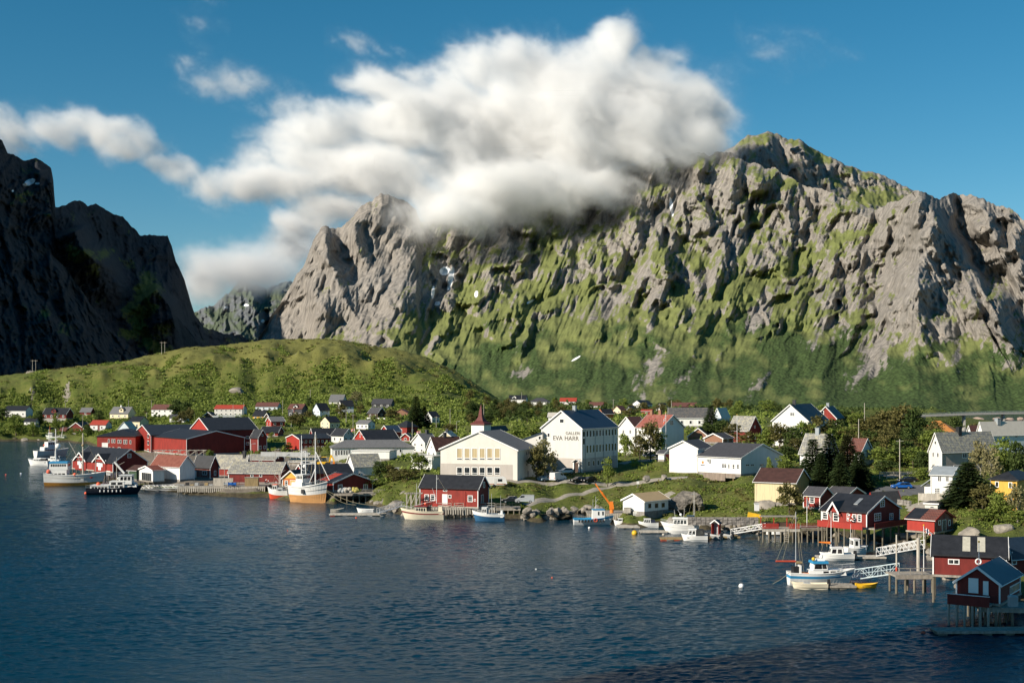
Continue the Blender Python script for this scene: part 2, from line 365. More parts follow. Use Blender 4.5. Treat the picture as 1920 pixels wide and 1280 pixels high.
hs('house', 'pale roofed house behind the dark brown roof by the church', 822, 848, 851, 826, 820, 809.5, 470, 10, 'L', cream, lightroof, R=9, chim=[(.3, .9, 1.0, dgrey)])
hs('house', 'white cluster house with black roof behind the long red hall', 622, 644, 662, 831, 816, 804, 500, 40, 'R', palegrey, blackr, win=[('L', 2, 1), ('R', 2, 1)], trim=trimw)
hs('house', 'low black roofed red hall behind the long red house', 581, 588, 642, 822, 817, 803.5, 540, 72, 'L', bred, blackr, trim=trimw)
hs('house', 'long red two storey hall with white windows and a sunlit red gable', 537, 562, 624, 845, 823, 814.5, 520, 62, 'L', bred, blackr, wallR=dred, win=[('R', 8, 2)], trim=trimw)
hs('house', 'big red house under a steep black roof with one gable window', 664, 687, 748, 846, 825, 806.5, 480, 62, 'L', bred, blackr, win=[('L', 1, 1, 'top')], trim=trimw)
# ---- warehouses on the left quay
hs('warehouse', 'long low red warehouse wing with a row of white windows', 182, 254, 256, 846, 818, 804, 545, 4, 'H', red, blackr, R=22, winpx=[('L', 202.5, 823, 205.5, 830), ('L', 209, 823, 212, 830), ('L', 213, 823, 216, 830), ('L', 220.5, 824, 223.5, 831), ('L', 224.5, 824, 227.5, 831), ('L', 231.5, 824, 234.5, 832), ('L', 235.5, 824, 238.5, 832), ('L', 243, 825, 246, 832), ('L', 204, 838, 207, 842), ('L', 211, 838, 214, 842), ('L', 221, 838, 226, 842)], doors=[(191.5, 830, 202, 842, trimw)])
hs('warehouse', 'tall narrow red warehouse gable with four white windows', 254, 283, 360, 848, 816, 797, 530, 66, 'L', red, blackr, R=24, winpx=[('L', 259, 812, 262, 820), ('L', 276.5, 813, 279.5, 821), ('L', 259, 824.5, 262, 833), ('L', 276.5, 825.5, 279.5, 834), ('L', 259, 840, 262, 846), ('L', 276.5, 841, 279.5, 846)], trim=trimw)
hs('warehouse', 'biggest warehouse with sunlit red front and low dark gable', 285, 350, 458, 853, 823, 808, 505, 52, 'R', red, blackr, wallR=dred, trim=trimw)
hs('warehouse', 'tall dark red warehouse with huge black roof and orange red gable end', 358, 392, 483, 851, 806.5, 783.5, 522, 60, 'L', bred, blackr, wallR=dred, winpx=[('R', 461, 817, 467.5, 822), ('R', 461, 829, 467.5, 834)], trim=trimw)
hs('warehouse', 'dark red gabled annexe at the end of the tall warehouse', 470, 484, 500, 851, 820, 805.5, 512, 40, 'R', dred, blackr, win=[('R', 2, 1)], trim=trimw)
hs('boathouse', 'red boathouse with black roof and two small front gables over the water', 136, 212, 276, 884, 868, 842.5, 415, 45, 'R', red, blackr, wallR=dred, winpx=[('R', 239, 850, 246, 858), ('L', 141, 861, 146, 871), ('L', 156, 861, 160, 871), ('L', 178, 862, 183, 872), ('L', 194, 862, 199, 872), ('L', 200, 882, 207, 890)], doors=[(146, 861, 156, 876, trimw), (183.5, 862, 193, 877, trimw)], dormG=[(.22, .3), (.70, .3)], trim=trimw, base=.2, piles=True)
hs('shed', 'green boathouse shed with brown roof at the water', 240, 256, 262, 900, 882, 873, 395, 30, 'R', greenw, rustb, R=6)
hs('boathouse', 'white open boat shelter with small red roof on the quay edge', 262, 287, 307, 902, 882, 874, 378, 50, 'L', white, rust, doors=[(266, 885, 284, 901, canvas)], trim=trimw, base=.2, piles=True)  # black panel stands in for the dark inside of the open front
hs('boathouse', 'white gabled boathouse with rusty red roof', 284, 337, 364, 901, 874.5, 855, 381, 36, 'R', white, rust, trim=trimw)
hs('boathouse', 'weathered red house with black roof between white boathouse and quay sheds', 363, 394, 410, 897, 875, 855.5, 390, 35, 'R', wred, blackr, wallR=dred, winpx=[('L', 379, 882, 388, 890), ('R', 401, 882, 405, 891)], doors=[(363.5, 882, 368, 895, trimw)], trim=trimw)
hs('boathouse', 'red shed with lichen grey slate roof behind the quay', 404, 461, 468, 894, 873.5, 854, 402, 22, 'R', red, slate, wallR=dred, trim=trimw, chim=[(.9, .9, 1.4, blackm)])
hs('boathouse', 'long dark red quay house with lichen grey slate roof', 429, 525, 529, 906, 887, 867, 370, 8, 'R', dred, slate, R=9, winpx=[('L', 469.5, 889, 475, 894), ('L', 486, 889, 491.5, 894)], trim=trimw)
hs('shed', 'low dark shed with grey slate roof behind the long quay house', 463, 514, 518, 869, 862, 852.5, 450, 12, 'R', dred, slate, R=9, trim=trimw, win=[('L', 1, 1)])
hs('shed', 'low grey slate roof shed beside the yellow digger', 542, 590, 600, 874, 866, 855, 425, 20, 'R', grey, slate, R=7)
hs('boathouse', 'small yellow and orange gabled house with a white window on the quay', 530, 560, 566, 912, 896.5, 882.5, 352, 16, 'L', orange, blackr, R=9, gmat=yellow, winpx=[('L', 534, 900, 540, 911)], doors=[(544.5, 900, 553.5, 911, yellow)], trim=trimw)
hs('boathouse', 'black roofed shed with red gable peak behind the quay boats', 554, 570, 660, 905, 888, 872, 362, 66, 'L', bred, blackr, trim=trimw)
hs('boathouse', 'wide dark red gabled boathouse with red patched black roof', 596, 625, 698, 921, 905, 888, 337, 50, 'R', red, blackr, wallR=dred, winpx=[('R', 633.5, 908, 642, 917), ('R', 681, 907.5, 689.5, 917)], trim=trimw, patch=True)
# ---- middle of the village
hs('house', 'long low white building with grey hip roof and balcony', 612, 622, 776, 866, 840, 826, 430, 80, 'H', white, grey_sh, winpx=[('R', 628, 843, 632, 854), ('R', 633.5, 843, 637, 853), ('R', 638.5, 843, 642, 853), ('R', 643.5, 843, 647, 853), ('R', 648.5, 843, 652, 853), ('R', 653, 842, 656.5, 850), ('R', 748.5, 841.5, 753.5, 848), ('R', 734, 841, 742, 844)], R=28, L=11)
hs('house', 'white boathouse with mottled slate roof and slanting white gable', 650, 664, 714, 893, 873.5, 852, 376, 62, 'L', white, slate, trim=trimw, winpx=[('R', 672, 886, 676, 892)])
hs('garage', 'flat roofed pale wing of the long white building', 660, 730, 742, 862, 846, 845, 405, 10, 'F', white, lightroof, R=9)
hs('garage', 'flat white garage with terrace railing beside the bush', 771, 810, 830, 882, 857, 856, 378, 25, 'F', white, lightroof, R=7)
hs('community_hall', 'big beige hall with six tan curtained windows above six dark ones', 826, 970, 1007, 903, 844, 810, 325, 20, 'L', beige, grey_sh, special='hall', trim=None)
hs('gallery', 'tall pale gallery with dark blue roof and large lettering on its gable', 1016, 1091, 1157, 885, 803, 770.6, 340, 32, 'L', palegrey, dkblue, special='gallery', trim=trimw, chim=[(.35, .9, 1.3, bluegrey)])
hs('house', 'low lean to wing on the left of the tall gallery', 982, 1017, 1021, 862, 824, 810, 345, 18, 'S', palegrey, dkblue, R=12, winpx=[('L', 1009.5, 817, 1013.5, 824)])
hs('house', 'white gabled house with dark red tile roof right of the gallery', 1160, 1190, 1214, 853, 801, 782, 400, 40, 'L', white, brtile, winpx=[('L', 1166.5, 805, 1171.5, 813), ('L', 1179.5, 805, 1184.5, 813), ('L', 1164, 822, 1169, 831), ('L', 1176, 822, 1181, 831)], trim=trimw)
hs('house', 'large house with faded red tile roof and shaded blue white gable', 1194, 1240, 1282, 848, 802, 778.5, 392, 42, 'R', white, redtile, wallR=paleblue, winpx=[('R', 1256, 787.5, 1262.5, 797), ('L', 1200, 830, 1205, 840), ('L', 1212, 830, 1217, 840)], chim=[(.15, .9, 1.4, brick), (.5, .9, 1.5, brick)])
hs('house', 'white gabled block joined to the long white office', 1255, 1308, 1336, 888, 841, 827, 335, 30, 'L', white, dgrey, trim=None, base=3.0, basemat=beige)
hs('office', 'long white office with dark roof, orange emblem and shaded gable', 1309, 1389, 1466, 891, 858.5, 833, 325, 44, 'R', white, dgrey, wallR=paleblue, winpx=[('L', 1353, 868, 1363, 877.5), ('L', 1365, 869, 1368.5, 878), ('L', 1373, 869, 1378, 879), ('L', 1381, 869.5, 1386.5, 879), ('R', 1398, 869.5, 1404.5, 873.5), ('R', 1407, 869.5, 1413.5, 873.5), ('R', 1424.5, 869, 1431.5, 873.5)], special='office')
hs('shed', 'tiny white shed with red door face left of the office block', 1234, 1245, 1256, 864, 850, 844.5, 350, 45, 'R', white, dgrey, doors=[(1247, 851, 1255, 864, bred)])
hs('house', 'brown brick house with white gable edges and round window', 1290, 1328, 1332, 826, 818, 803, 402, 14, 'L', brick, brtile, R=9, trim=trimw)
hs('house', 'low brown brick house with black roof in front of its twin', 1321, 1355, 1374, 831, 822, 813, 385, 34, 'L', brick, dgrey, trim=trimw, win=[('R', 1, 1)])
hs('barn', 'dark red barn with lichen grey slate roof and white gable edge', 1366, 1403, 1427, 831, 807, 781, 420, 40, 'R', dred, slate, trim=trimw, win=[('R', 1, 1)])
hs('house', 'long white house with patchy dark slate roof behind garden trees', 1254, 1336, 1342, 800, 783, 765, 470, 8, 'R', white, dslate, R=10, win=[('L', 5, 1)])
hs('house', 'pale blue gable behind the spruce on the ridge', 1338, 1352, 1358, 790, 781, 765.5, 480, 30, 'L', paleblue, lightroof, R=9)
hs('house', 'large white gabled house with black roof above the dark trees', 1448, 1515, 1552, 838, 789, 759, 392, 28, 'L', white, blackr, winpx=[('L', 1481, 772.5, 1490, 780), ('L', 1462, 800, 1470, 810), ('L', 1492, 800, 1500, 810)], chim=[(.2, .9, 1.4, blackm)])
hs('house', 'red gabled house with white edges and dark roof among trees', 1528, 1568, 1582, 796, 784, 762.5, 430, 26, 'L', red, blackr, winpx=[('L', 1537, 769.5, 1545, 776.5)], trim=trimw, chim=[(.3, .9, 1.2, bluegrey)])
hs('house', 'white house with grey slate roof half hidden by conifers', 1500, 1545, 1560, 882, 851, 814.5, 330, 34, 'R', white, slate, R=10, winpx=[('L', 1512, 862, 1517, 872)], chim=[(.45, 1.0, 1.6, bluegrey)])
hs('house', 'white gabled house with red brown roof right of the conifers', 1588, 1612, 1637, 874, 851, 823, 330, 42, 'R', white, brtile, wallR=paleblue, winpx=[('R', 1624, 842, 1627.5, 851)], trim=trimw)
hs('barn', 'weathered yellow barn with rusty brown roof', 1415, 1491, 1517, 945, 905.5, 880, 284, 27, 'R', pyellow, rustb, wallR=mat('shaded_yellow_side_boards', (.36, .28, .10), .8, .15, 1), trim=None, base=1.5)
hs('boathouse', 'small white boathouse with tan roof and three dark windows', 1168, 1208, 1253, 962, 940, 926.5, 282, 44, 'L', white, tanroof, winpx=[('R', 1215.5, 944, 1220.5, 952), ('R', 1228, 943.5, 1233.5, 951.5), ('R', 1240.5, 942.5, 1246, 950.5)], brownframes=True, trim=None)
hs('boathouse', 'red waterside house with black roof and white windows on a piled quay', 788, 896, 916, 950, 916, 893, 297, 20, 'R', red, blackr, wallR=dred, winpx=[('L', 796, 926, 804.5, 938), ('L', 807, 926, 816, 938), ('L', 840.5, 927, 846.5, 933.5), ('L', 877, 928, 886.5, 940.5), ('R', 905.5, 903, 909, 914), ('L', 831, 916.5, 838.5, 921)], doors=[(830, 926.5, 838.5, 944.5, trimw), (902, 928, 906, 943, blackm)], trim=trimw, base=.2, piles=True)
# ---- far centre
hs('house', 'white house with dark gables on the far ridge', 954, 986, 988, 756, 748, 741, 900, 8, 'R', white, blackr, R=9, dorm=[.3], trim=None)
hs('house', 'wide grey roofed white house on the far ridge', 994, 1028, 1031, 759, 753, 746, 880, 8, 'H', white, dgrey, R=9, win=[('L', 4, 1)])
hs('house', 'small white house with red roof on the far ridge', 1050, 1080, 1083, 758, 752, 746, 880, 8, 'R', white, redroof, R=8, win=[('L', 2, 1)])
hs('house', 'low white house with brown roof under a dark roof on the ridge', 1105, 1130, 1133, 767, 760, 754, 800, 8, 'R', white, brtile, R=8, win=[('L', 2, 1)])
hs('house', 'cream gabled house with brown roof behind the gallery', 1149, 1164, 1174, 781, 769, 761, 640, 36, 'L', cream, brtile, win=[('L', 2, 2)])
hs('house', 'pale blue gabled house beside the cream one', 1173, 1185, 1193, 777, 769, 762, 660, 36, 'L', paleblue, dgrey, win=[('L', 1, 1)])
hs('house', 'white double gabled house with black roof under the green slope', 1184, 1204, 1223, 766, 758, 750.5, 800, 40, 'L', white, blackr, win=[('L', 2, 1), ('R', 3, 1)], dorm=[])
hs('house', 'small tall white gable house with black roof under the slope', 1230, 1243, 1253, 778, 764, 756, 640, 42, 'L', white, blackr, win=[('L', 2, 2)])
hs('shed', 'little bright red cabin above the faded red roof', 1203, 1221, 1224, 778, 771, 768, 560, 10, 'R', bred, redroof, R=5, win=[('L', 1, 1)])
hs('house', 'long house with brown tile roof and white dormer under the slope', 1262, 1306, 1309, 768, 762, 755, 620, 6, 'R', brick, brtile, R=9, dorm=[.72])
hs('house', 'black roofed cabin with orange lit gable behind the gallery', 1122, 1131, 1150, 785, 775, 767.5, 480, 60, 'L', orange, blackr)  # orange wall colour stands in for warm light on the gable
hs('shed', 'small white roofed shed left of the gallery ridge', 1028, 1046, 1048, 788, 781, 774, 520, 8, 'R', white, lightroof, R=6)
# ---- right side
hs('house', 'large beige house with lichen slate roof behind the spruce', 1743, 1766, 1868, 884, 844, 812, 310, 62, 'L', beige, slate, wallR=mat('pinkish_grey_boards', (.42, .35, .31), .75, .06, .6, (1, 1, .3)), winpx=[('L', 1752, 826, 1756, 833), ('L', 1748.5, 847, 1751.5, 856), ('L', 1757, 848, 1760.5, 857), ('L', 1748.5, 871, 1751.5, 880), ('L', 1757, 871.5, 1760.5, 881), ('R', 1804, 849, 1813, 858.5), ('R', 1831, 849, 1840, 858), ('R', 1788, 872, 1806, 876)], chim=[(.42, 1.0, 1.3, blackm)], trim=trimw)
hs('house', 'narrow white two storey house with blue grey roof and pale terrace', 1746, 1785, 1800, 931, 891, 876, 275, 30, 'R', white, bluegrey, R=9, winpx=[('L', 1758.5, 892, 1761.5, 901.5), ('L', 1762, 892, 1764.5, 901.5), ('L', 1773, 893, 1775.5, 902), ('L', 1776, 893, 1778.5, 902), ('L', 1753, 914.5, 1755.5, 927), ('L', 1756, 914.5, 1758.5, 927), ('L', 1759, 914.5, 1761.5, 927), ('L', 1778, 917, 1781, 928), ('L', 1781.5, 917, 1784.5, 928)], trim=trimw, special='whitehouse')
hs('shed', 'low pale shed with flat black roof under the terrace', 1734, 1758, 1782, 956, 946, 944, 258, 30, 'F', beige, blackr, R=6, winpx=[('L', 1744, 948.5, 1751, 951.5)])
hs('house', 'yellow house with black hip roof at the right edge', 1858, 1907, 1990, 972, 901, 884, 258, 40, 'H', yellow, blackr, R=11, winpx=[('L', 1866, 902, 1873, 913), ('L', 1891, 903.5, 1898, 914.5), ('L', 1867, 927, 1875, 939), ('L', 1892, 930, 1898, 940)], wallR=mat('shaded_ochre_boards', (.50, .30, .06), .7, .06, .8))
hs('house', 'low house with broad orange tile roof behind the dark trees', 1716, 1790, 1816, 826, 812, 789.5, 430, 26, 'H', orange, ortile, R=12)
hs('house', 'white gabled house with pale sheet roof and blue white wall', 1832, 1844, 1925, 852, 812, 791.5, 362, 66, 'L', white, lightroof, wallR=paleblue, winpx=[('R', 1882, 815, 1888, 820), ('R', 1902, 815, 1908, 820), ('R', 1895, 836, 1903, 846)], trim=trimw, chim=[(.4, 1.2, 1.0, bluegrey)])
hs('shed', 'small white gable with red brown tile roof beside the pale roof', 1813, 1822, 1846, 838, 812, 798.5, 372, 62, 'L', white, brtile, trim=trimw)
hs('boathouse', 'small red cabin with white window behind the red waterside hall', 1507, 1537, 1560, 954, 930, 914.5, 279, 42, 'R', red, dgrey, wallR=dred, winpx=[('L', 1518, 930, 1527.5, 943.5)], trim=trimw)
hs('boathouse', 'red cabin with dark gable behind the red waterside hall', 1548, 1588, 1620, 950, 929, 914.5, 286, 42, 'R', red, dgrey, wallR=dred, trim=trimw)
hs('boathouse', 'red waterside hall with black roof, porch gable and white windows on stilts', 1541, 1625, 1686, 989, 961, 931, 239, 44, 'R', red, blackr, wallR=dred, winpx=[('L', 1542, 958, 1552.5, 973), ('L', 1562, 960, 1573, 977), ('L', 1588, 962, 1592.5, 976), ('L', 1598.5, 963, 1606, 977.5), ('L', 1608, 963.5, 1615.5, 978), ('R', 1650, 937, 1658.5, 950), ('R', 1639, 962, 1651.5, 976), ('R', 1667.5, 962, 1674.5, 974)], trim=trimw, porch=(.30, .17), piles=True, base=.3, skyl=True)
hs('shed', 'small red shed with black roof behind the right gable of the hall', 1628, 1640, 1688, 949, 941, 924, 278, 60, 'L', bred, dgrey, wallR=dred)
hs('boathouse', 'weathered red boat shed with brown roof and open dark doorway', 1701, 1752, 1787, 997, 975.5, 957.5, 235, 44, 'R', bred, brtile, wallR=wred, doors=[(1766.5, 975, 1773, 996, blackm)], winpx=[('R', 1759, 975, 1763.5, 984), ('R', 1778, 974, 1782, 985)], trim=None, base=.3, piles=True, blackpart=True)  # black panel painted in place of the dark beyond the open doorway
hs('boathouse', 'dark red boathouse with black roof and two pale roof panels on stilts', 1750, 1886, 1893, 1082, 1044, 1009, 176, 20, 'R', dred, blackr, R=7, winpx=[('L', 1777.5, 1047, 1799, 1057.5), ('L', 1859.5, 1047.5, 1872, 1058.5)], trim=trimw, base=.3, piles=True, panels=True)
hs('boathouse', 'red boathouse with dark blue roof, white doors and red fenced deck on stilts', 1794, 1874, 2010, 1131, 1095, 1064, 161, 34, 'L', dred, dkblue, R=11, winpx=[('R', 1893, 1099, 1913, 1110)], doors=[(1817.5, 1084, 1833, 1111, trimw), (1845, 1090, 1852, 1115, trimw)], trim=trimw, base=.3, piles=True)
hs('house', 'dark red house with dark blue roof cut by the right edge', 1888, 1897, 2060, 1076, 1033, 1010, 182, 66, 'L', dred, dkblue, R=14, winpx=[('R', 1896.5, 1037, 1906, 1058)], trim=trimw, base=.3, piles=True)
# ================================================================ mountains
def interp(pts, x):
    a = np.array(pts, float); return np.interp(x, a[:, 0], a[:, 1])
def poly_field(X, Y, pts, lw, rw, amp, taper=0.5):
    """ridge along a polyline running down the slope: broad left flank (lw), steep right flank (rw); returns metres towards viewer"""
    best = np.full(X.shape, 1e9); val = np.zeros(X.shape)
    n = len(pts)-1
    for i, ((x0, y0), (x1, y1)) in enumerate(zip(pts, pts[1:])):
        dx, dy = x1-x0, y1-y0; L = math.hypot(dx, dy)
        t = np.clip(((X-x0)*dx+(Y-y0)*dy)/(L*L), 0, 1)
        ex = X-(x0+t*dx); ey = Y-(y0+t*dy); d = np.hypot(ex, ey)
        side = np.sign(ex*dy-ey*dx)            # + : right of a downward line
        w = np.where(side > 0, rw, lw)
        u = np.clip(1-d/w, 0, 1); p = np.where(side > 0, u*u*(3-2*u), u**1.2)
        s = (i+t)/n; p = p*np.clip(np.minimum(s/0.12+.35, (1-s)/taper), 0, 1)
        m = p > val; val = np.where(m, p, val)
    return val*amp
def rock_mat(name, rock_lo, rock_hi, rock_warm, g1, g2, forest, bump_m, tex):
    m, n, l = nt(name)
    o = n.new('ShaderNodeOutputMaterial'); b = n.new('ShaderNodeBsdfPrincipled'); l.new(b.outputs[0], o.inputs[0])
    b.inputs['Roughness'].default_value = 0.92; b.inputs['Specular IOR Level'].default_value = 0.15
    tc = n.new('ShaderNodeTexCoord')
    def noise(sc, det, stretch=(1, 1, 1), rot=(0, 0, 0), rough=.6, dist=0.0):
        mp = n.new('ShaderNodeMapping'); mp.inputs['Scale'].default_value = stretch; mp.inputs['Rotation'].default_value = rot
        l.new(tc.outputs['Object'], mp.inputs[0])
        z = n.new('ShaderNodeTexNoise'); z.inputs['Scale'].default_value = sc; z.inputs['Detail'].default_value = det
        z.inputs['Roughness'].default_value = rough; z.inputs['Distortion'].default_value = dist
        l.new(mp.outputs[0], z.inputs['Vector']); return z.outputs['Fac']
    def ramp(src, stops):
        r = n.new('ShaderNodeValToRGB'); e = r.color_ramp.elements
        while len(e) < len(stops): e.new(.5)
        for k, (p, c) in enumerate(stops):
            e[k].position = p; e[k].color = (*c, 1) if len(c) == 3 else c
        l.new(src, r.inputs[0]); return r.outputs[0]
    def mix(f, a, c):
        x = n.new('ShaderNodeMix'); x.data_type = 'RGBA'; l.new(f, x.inputs['Factor']); l.new(a, x.inputs[6]); l.new(c, x.inputs[7]); return x.outputs[2]
    def attr(k):
        a = n.new('ShaderNodeAttribute'); a.attribute_name = k; return a.outputs['Fac']
    def math_(op, a, c):
        x = n.new('ShaderNodeMath'); x.operation = op
        for i, q in enumerate((a, c)):
            if isinstance(q, (int, float)): x.inputs[i].default_value = q
            else: l.new(q, x.inputs[i])
        return x.outputs[0]
    streak = noise(tex*2.2, 9, (1, 1, .12), (0, R_(24), 0), .72)
    blotch = noise(tex*.22, 6, (1, 1, .7))
    rock = mix(blotch, ramp(streak, [(.30, rock_lo), (.46, tuple(c*.85 for c in rock_hi)), (.70, tuple(c*1.4 for c in rock_hi))]), ramp(streak, [(.3, rock_lo), (.7, rock_warm)]))
    gn = noise(tex*.8, 9, rough=.78); fine = noise(tex*4.5, 5, rough=.75)
    grass = ramp(gn, [(.3, g1), (.52, g2), (.72, tuple(c*1.25 for c in g2))])
    vor = n.new('ShaderNodeTexVoronoi'); vor.inputs['Scale'].default_value = tex*5.0; l.new(tc.outputs['Object'], vor.inputs['Vector'])
    fo = ramp(vor.outputs['Distance'], [(.1, tuple(c*1.3 for c in forest)), (.65, tuple(c*.6 for c in forest))])
    veg = mix(ramp(attr('forest'), [(.35, (0, 0, 0)), (.6, (1, 1, 1))]), grass, fo)
    # ragged edge between grass and rock
    vf = math_('ADD', attr('veg'), math_('MULTIPLY', math_('SUBTRACT', math_('ADD', gn, math_('MULTIPLY', fine, .6)), .8), 1.25))
    c = mix(ramp(vf, [(.40, (0, 0, 0)), (.60, (1, 1, 1))]), rock, veg)
    sf = math_('ADD', attr('snow'), math_('MULTIPLY', math_('SUBTRACT', fine, .5), .7))
    sn = n.new('ShaderNodeRGB'); sn.outputs[0].default_value = (.82, .84, .86, 1)
    c = mix(ramp(sf, [(.48, (0, 0, 0)), (.56, (1, 1, 1))]), c, sn.outputs[0])
    l.new(c, b.inputs['Base Color'])
    h = math_('ADD', math_('MULTIPLY', streak, 1.0), math_('ADD', math_('MULTIPLY', fine, .22), math_('MULTIPLY', math_('MULTIPLY', vor.outputs['Distance'], attr('forest')), -1.5)))
    bp = n.new('ShaderNodeBump'); bp.inputs['Strength'].default_value = 1.0; bp.inputs['Distance'].default_value = bump_m
    l.new(h, bp.inputs['Height']); l.new(bp.outputs[0], b.inputs['Normal'])
    return m
def relief(name, label, u0, u1, du, crest, base_y, r_base, r_crest, relief_fn, nrows, gpow, mats, veg_fn, forest_fn=None, snow=(), back=700, crest_noise=1.0, seed=0):
    """a mountain as columns fanned out from the viewpoint: every vertex has its own real distance and height"""
    u = np.arange(u0, u1+.1, du); v = np.linspace(0, 1, nrows)
    yc = interp(crest, u) + crest_noise*(fbm(u/22.0, u*0+seed*7.7, 5, seed+50, .6)*5.0)
    yb = interp(base_y, u)
    U, V = np.meshgrid(u, v)
    Y = yb[None, :]+(yc-yb)[None, :]*V
    rb = interp(r_base, u)[None, :]; rc = interp(r_crest, u)[None, :]
    G = 1-(1-V)**gpow
    r = rb+(rc-rb)*G
    r = r-relief_fn(U, Y, V)
    X = (U-CX)/F*r; Z = CH-(Y-HZ)/F*r
    P = np.stack([X, r, Z], -1)
    # normals for the vegetation mask
    dU = np.gradient(P, axis=1); dV = np.gradient(P, axis=0)
    N = np.cross(dU, dV); N /= np.linalg.norm(N, axis=-1, keepdims=True)+1e-9
    nz = np.abs(N[..., 2])
    k = 5; ker = np.ones(k)/k
    nzs = np.apply_along_axis(lambda a: np.convolve(a, ker, 'same'), 0, nz); nzs = np.apply_along_axis(lambda a: np.convolve(a, ker, 'same'), 1, nzs)
    veg = veg_fn(U, Y, V, nzs); fo = forest_fn(U, Y, V, nzs) if forest_fn else veg*0
    sn = np.zeros_like(veg)
    for (sx, sy, a, bb, ang) in snow:
        ca, sa = math.cos(R_(ang)), math.sin(R_(ang)); ex = U-sx; ey = Y-sy
        q = np.hypot((ex*ca+ey*sa)/a, (-ex*sa+ey*ca)/bb); sn = np.maximum(sn, np.clip(1.35-.75*q, 0, 1))
    # back side so that the mountain has thickness
    rows = [P]; A = [veg], [fo], [sn]
    for i in range(1, 8):
        t = i/7.0; q = P[-1].copy(); s = (r[-1]+back*t)/r[-1]
        q[:, 0] *= s; q[:, 1] *= s; q[:, 2] = P[-1, :, 2]-(P[-1, :, 2]+30)*t**1.3-8*t
        rows.append(q[None]); 
        for a in A: a[0] = np.concatenate([a[0], a[0][-1:]], 0)
    o = grid_mesh(name, np.concatenate(rows, 0), mats, dict(veg=A[0][0], forest=A[1][0], snow=A[2][0]))
    o['label'] = label; o['category'] = 'mountain'
    return o
def aniso(U, Y, k, sx, sy, seed, oct=4, rid=True, gain=.5):
    a = (U+k*Y)/sx; b = (Y-k*U*.25)/sy
    w = fbm(U/90.0, Y/90.0, 4, seed+90)*.5
    return (ridged if rid else fbm)(a+w, b+w*.5, oct, seed, gain)
def facet(x, y, seed):
    """angular rock: nearest jittered cell, each cell a randomly tilted plane"""
    ix = np.floor(x); iy = np.floor(y); best = np.full(x.shape, 9.0); val = np.zeros(x.shape)
    for dx in (-1, 0, 1):
        for dy in (-1, 0, 1):
            cx_, cy_ = ix+dx, iy+dy; h = lambda k: _h(cx_, cy_, seed+k)/4294967296.0
            px, py = cx_+.5+(h(0)-.5)*.9, cy_+.5+(h(1)-.5)*.9; ex, ey = x-px, y-py; d = ex*ex+ey*ey; m = d < best
            v = (h(2)-.5)*.7+ex*(h(3)-.5)*2.2+ey*(h(4)-.7)*1.4
            best = np.where(m, d, best); val = np.where(m, v, val)
    return val
def facets(U, Y, k, sx, sy, seed):
    w = fbm(U/60.0, Y/60.0, 4, seed+90)*.6
    return facet((U+k*Y)/sx+w, (Y-k*U*.25)/sy+w*.6, seed)
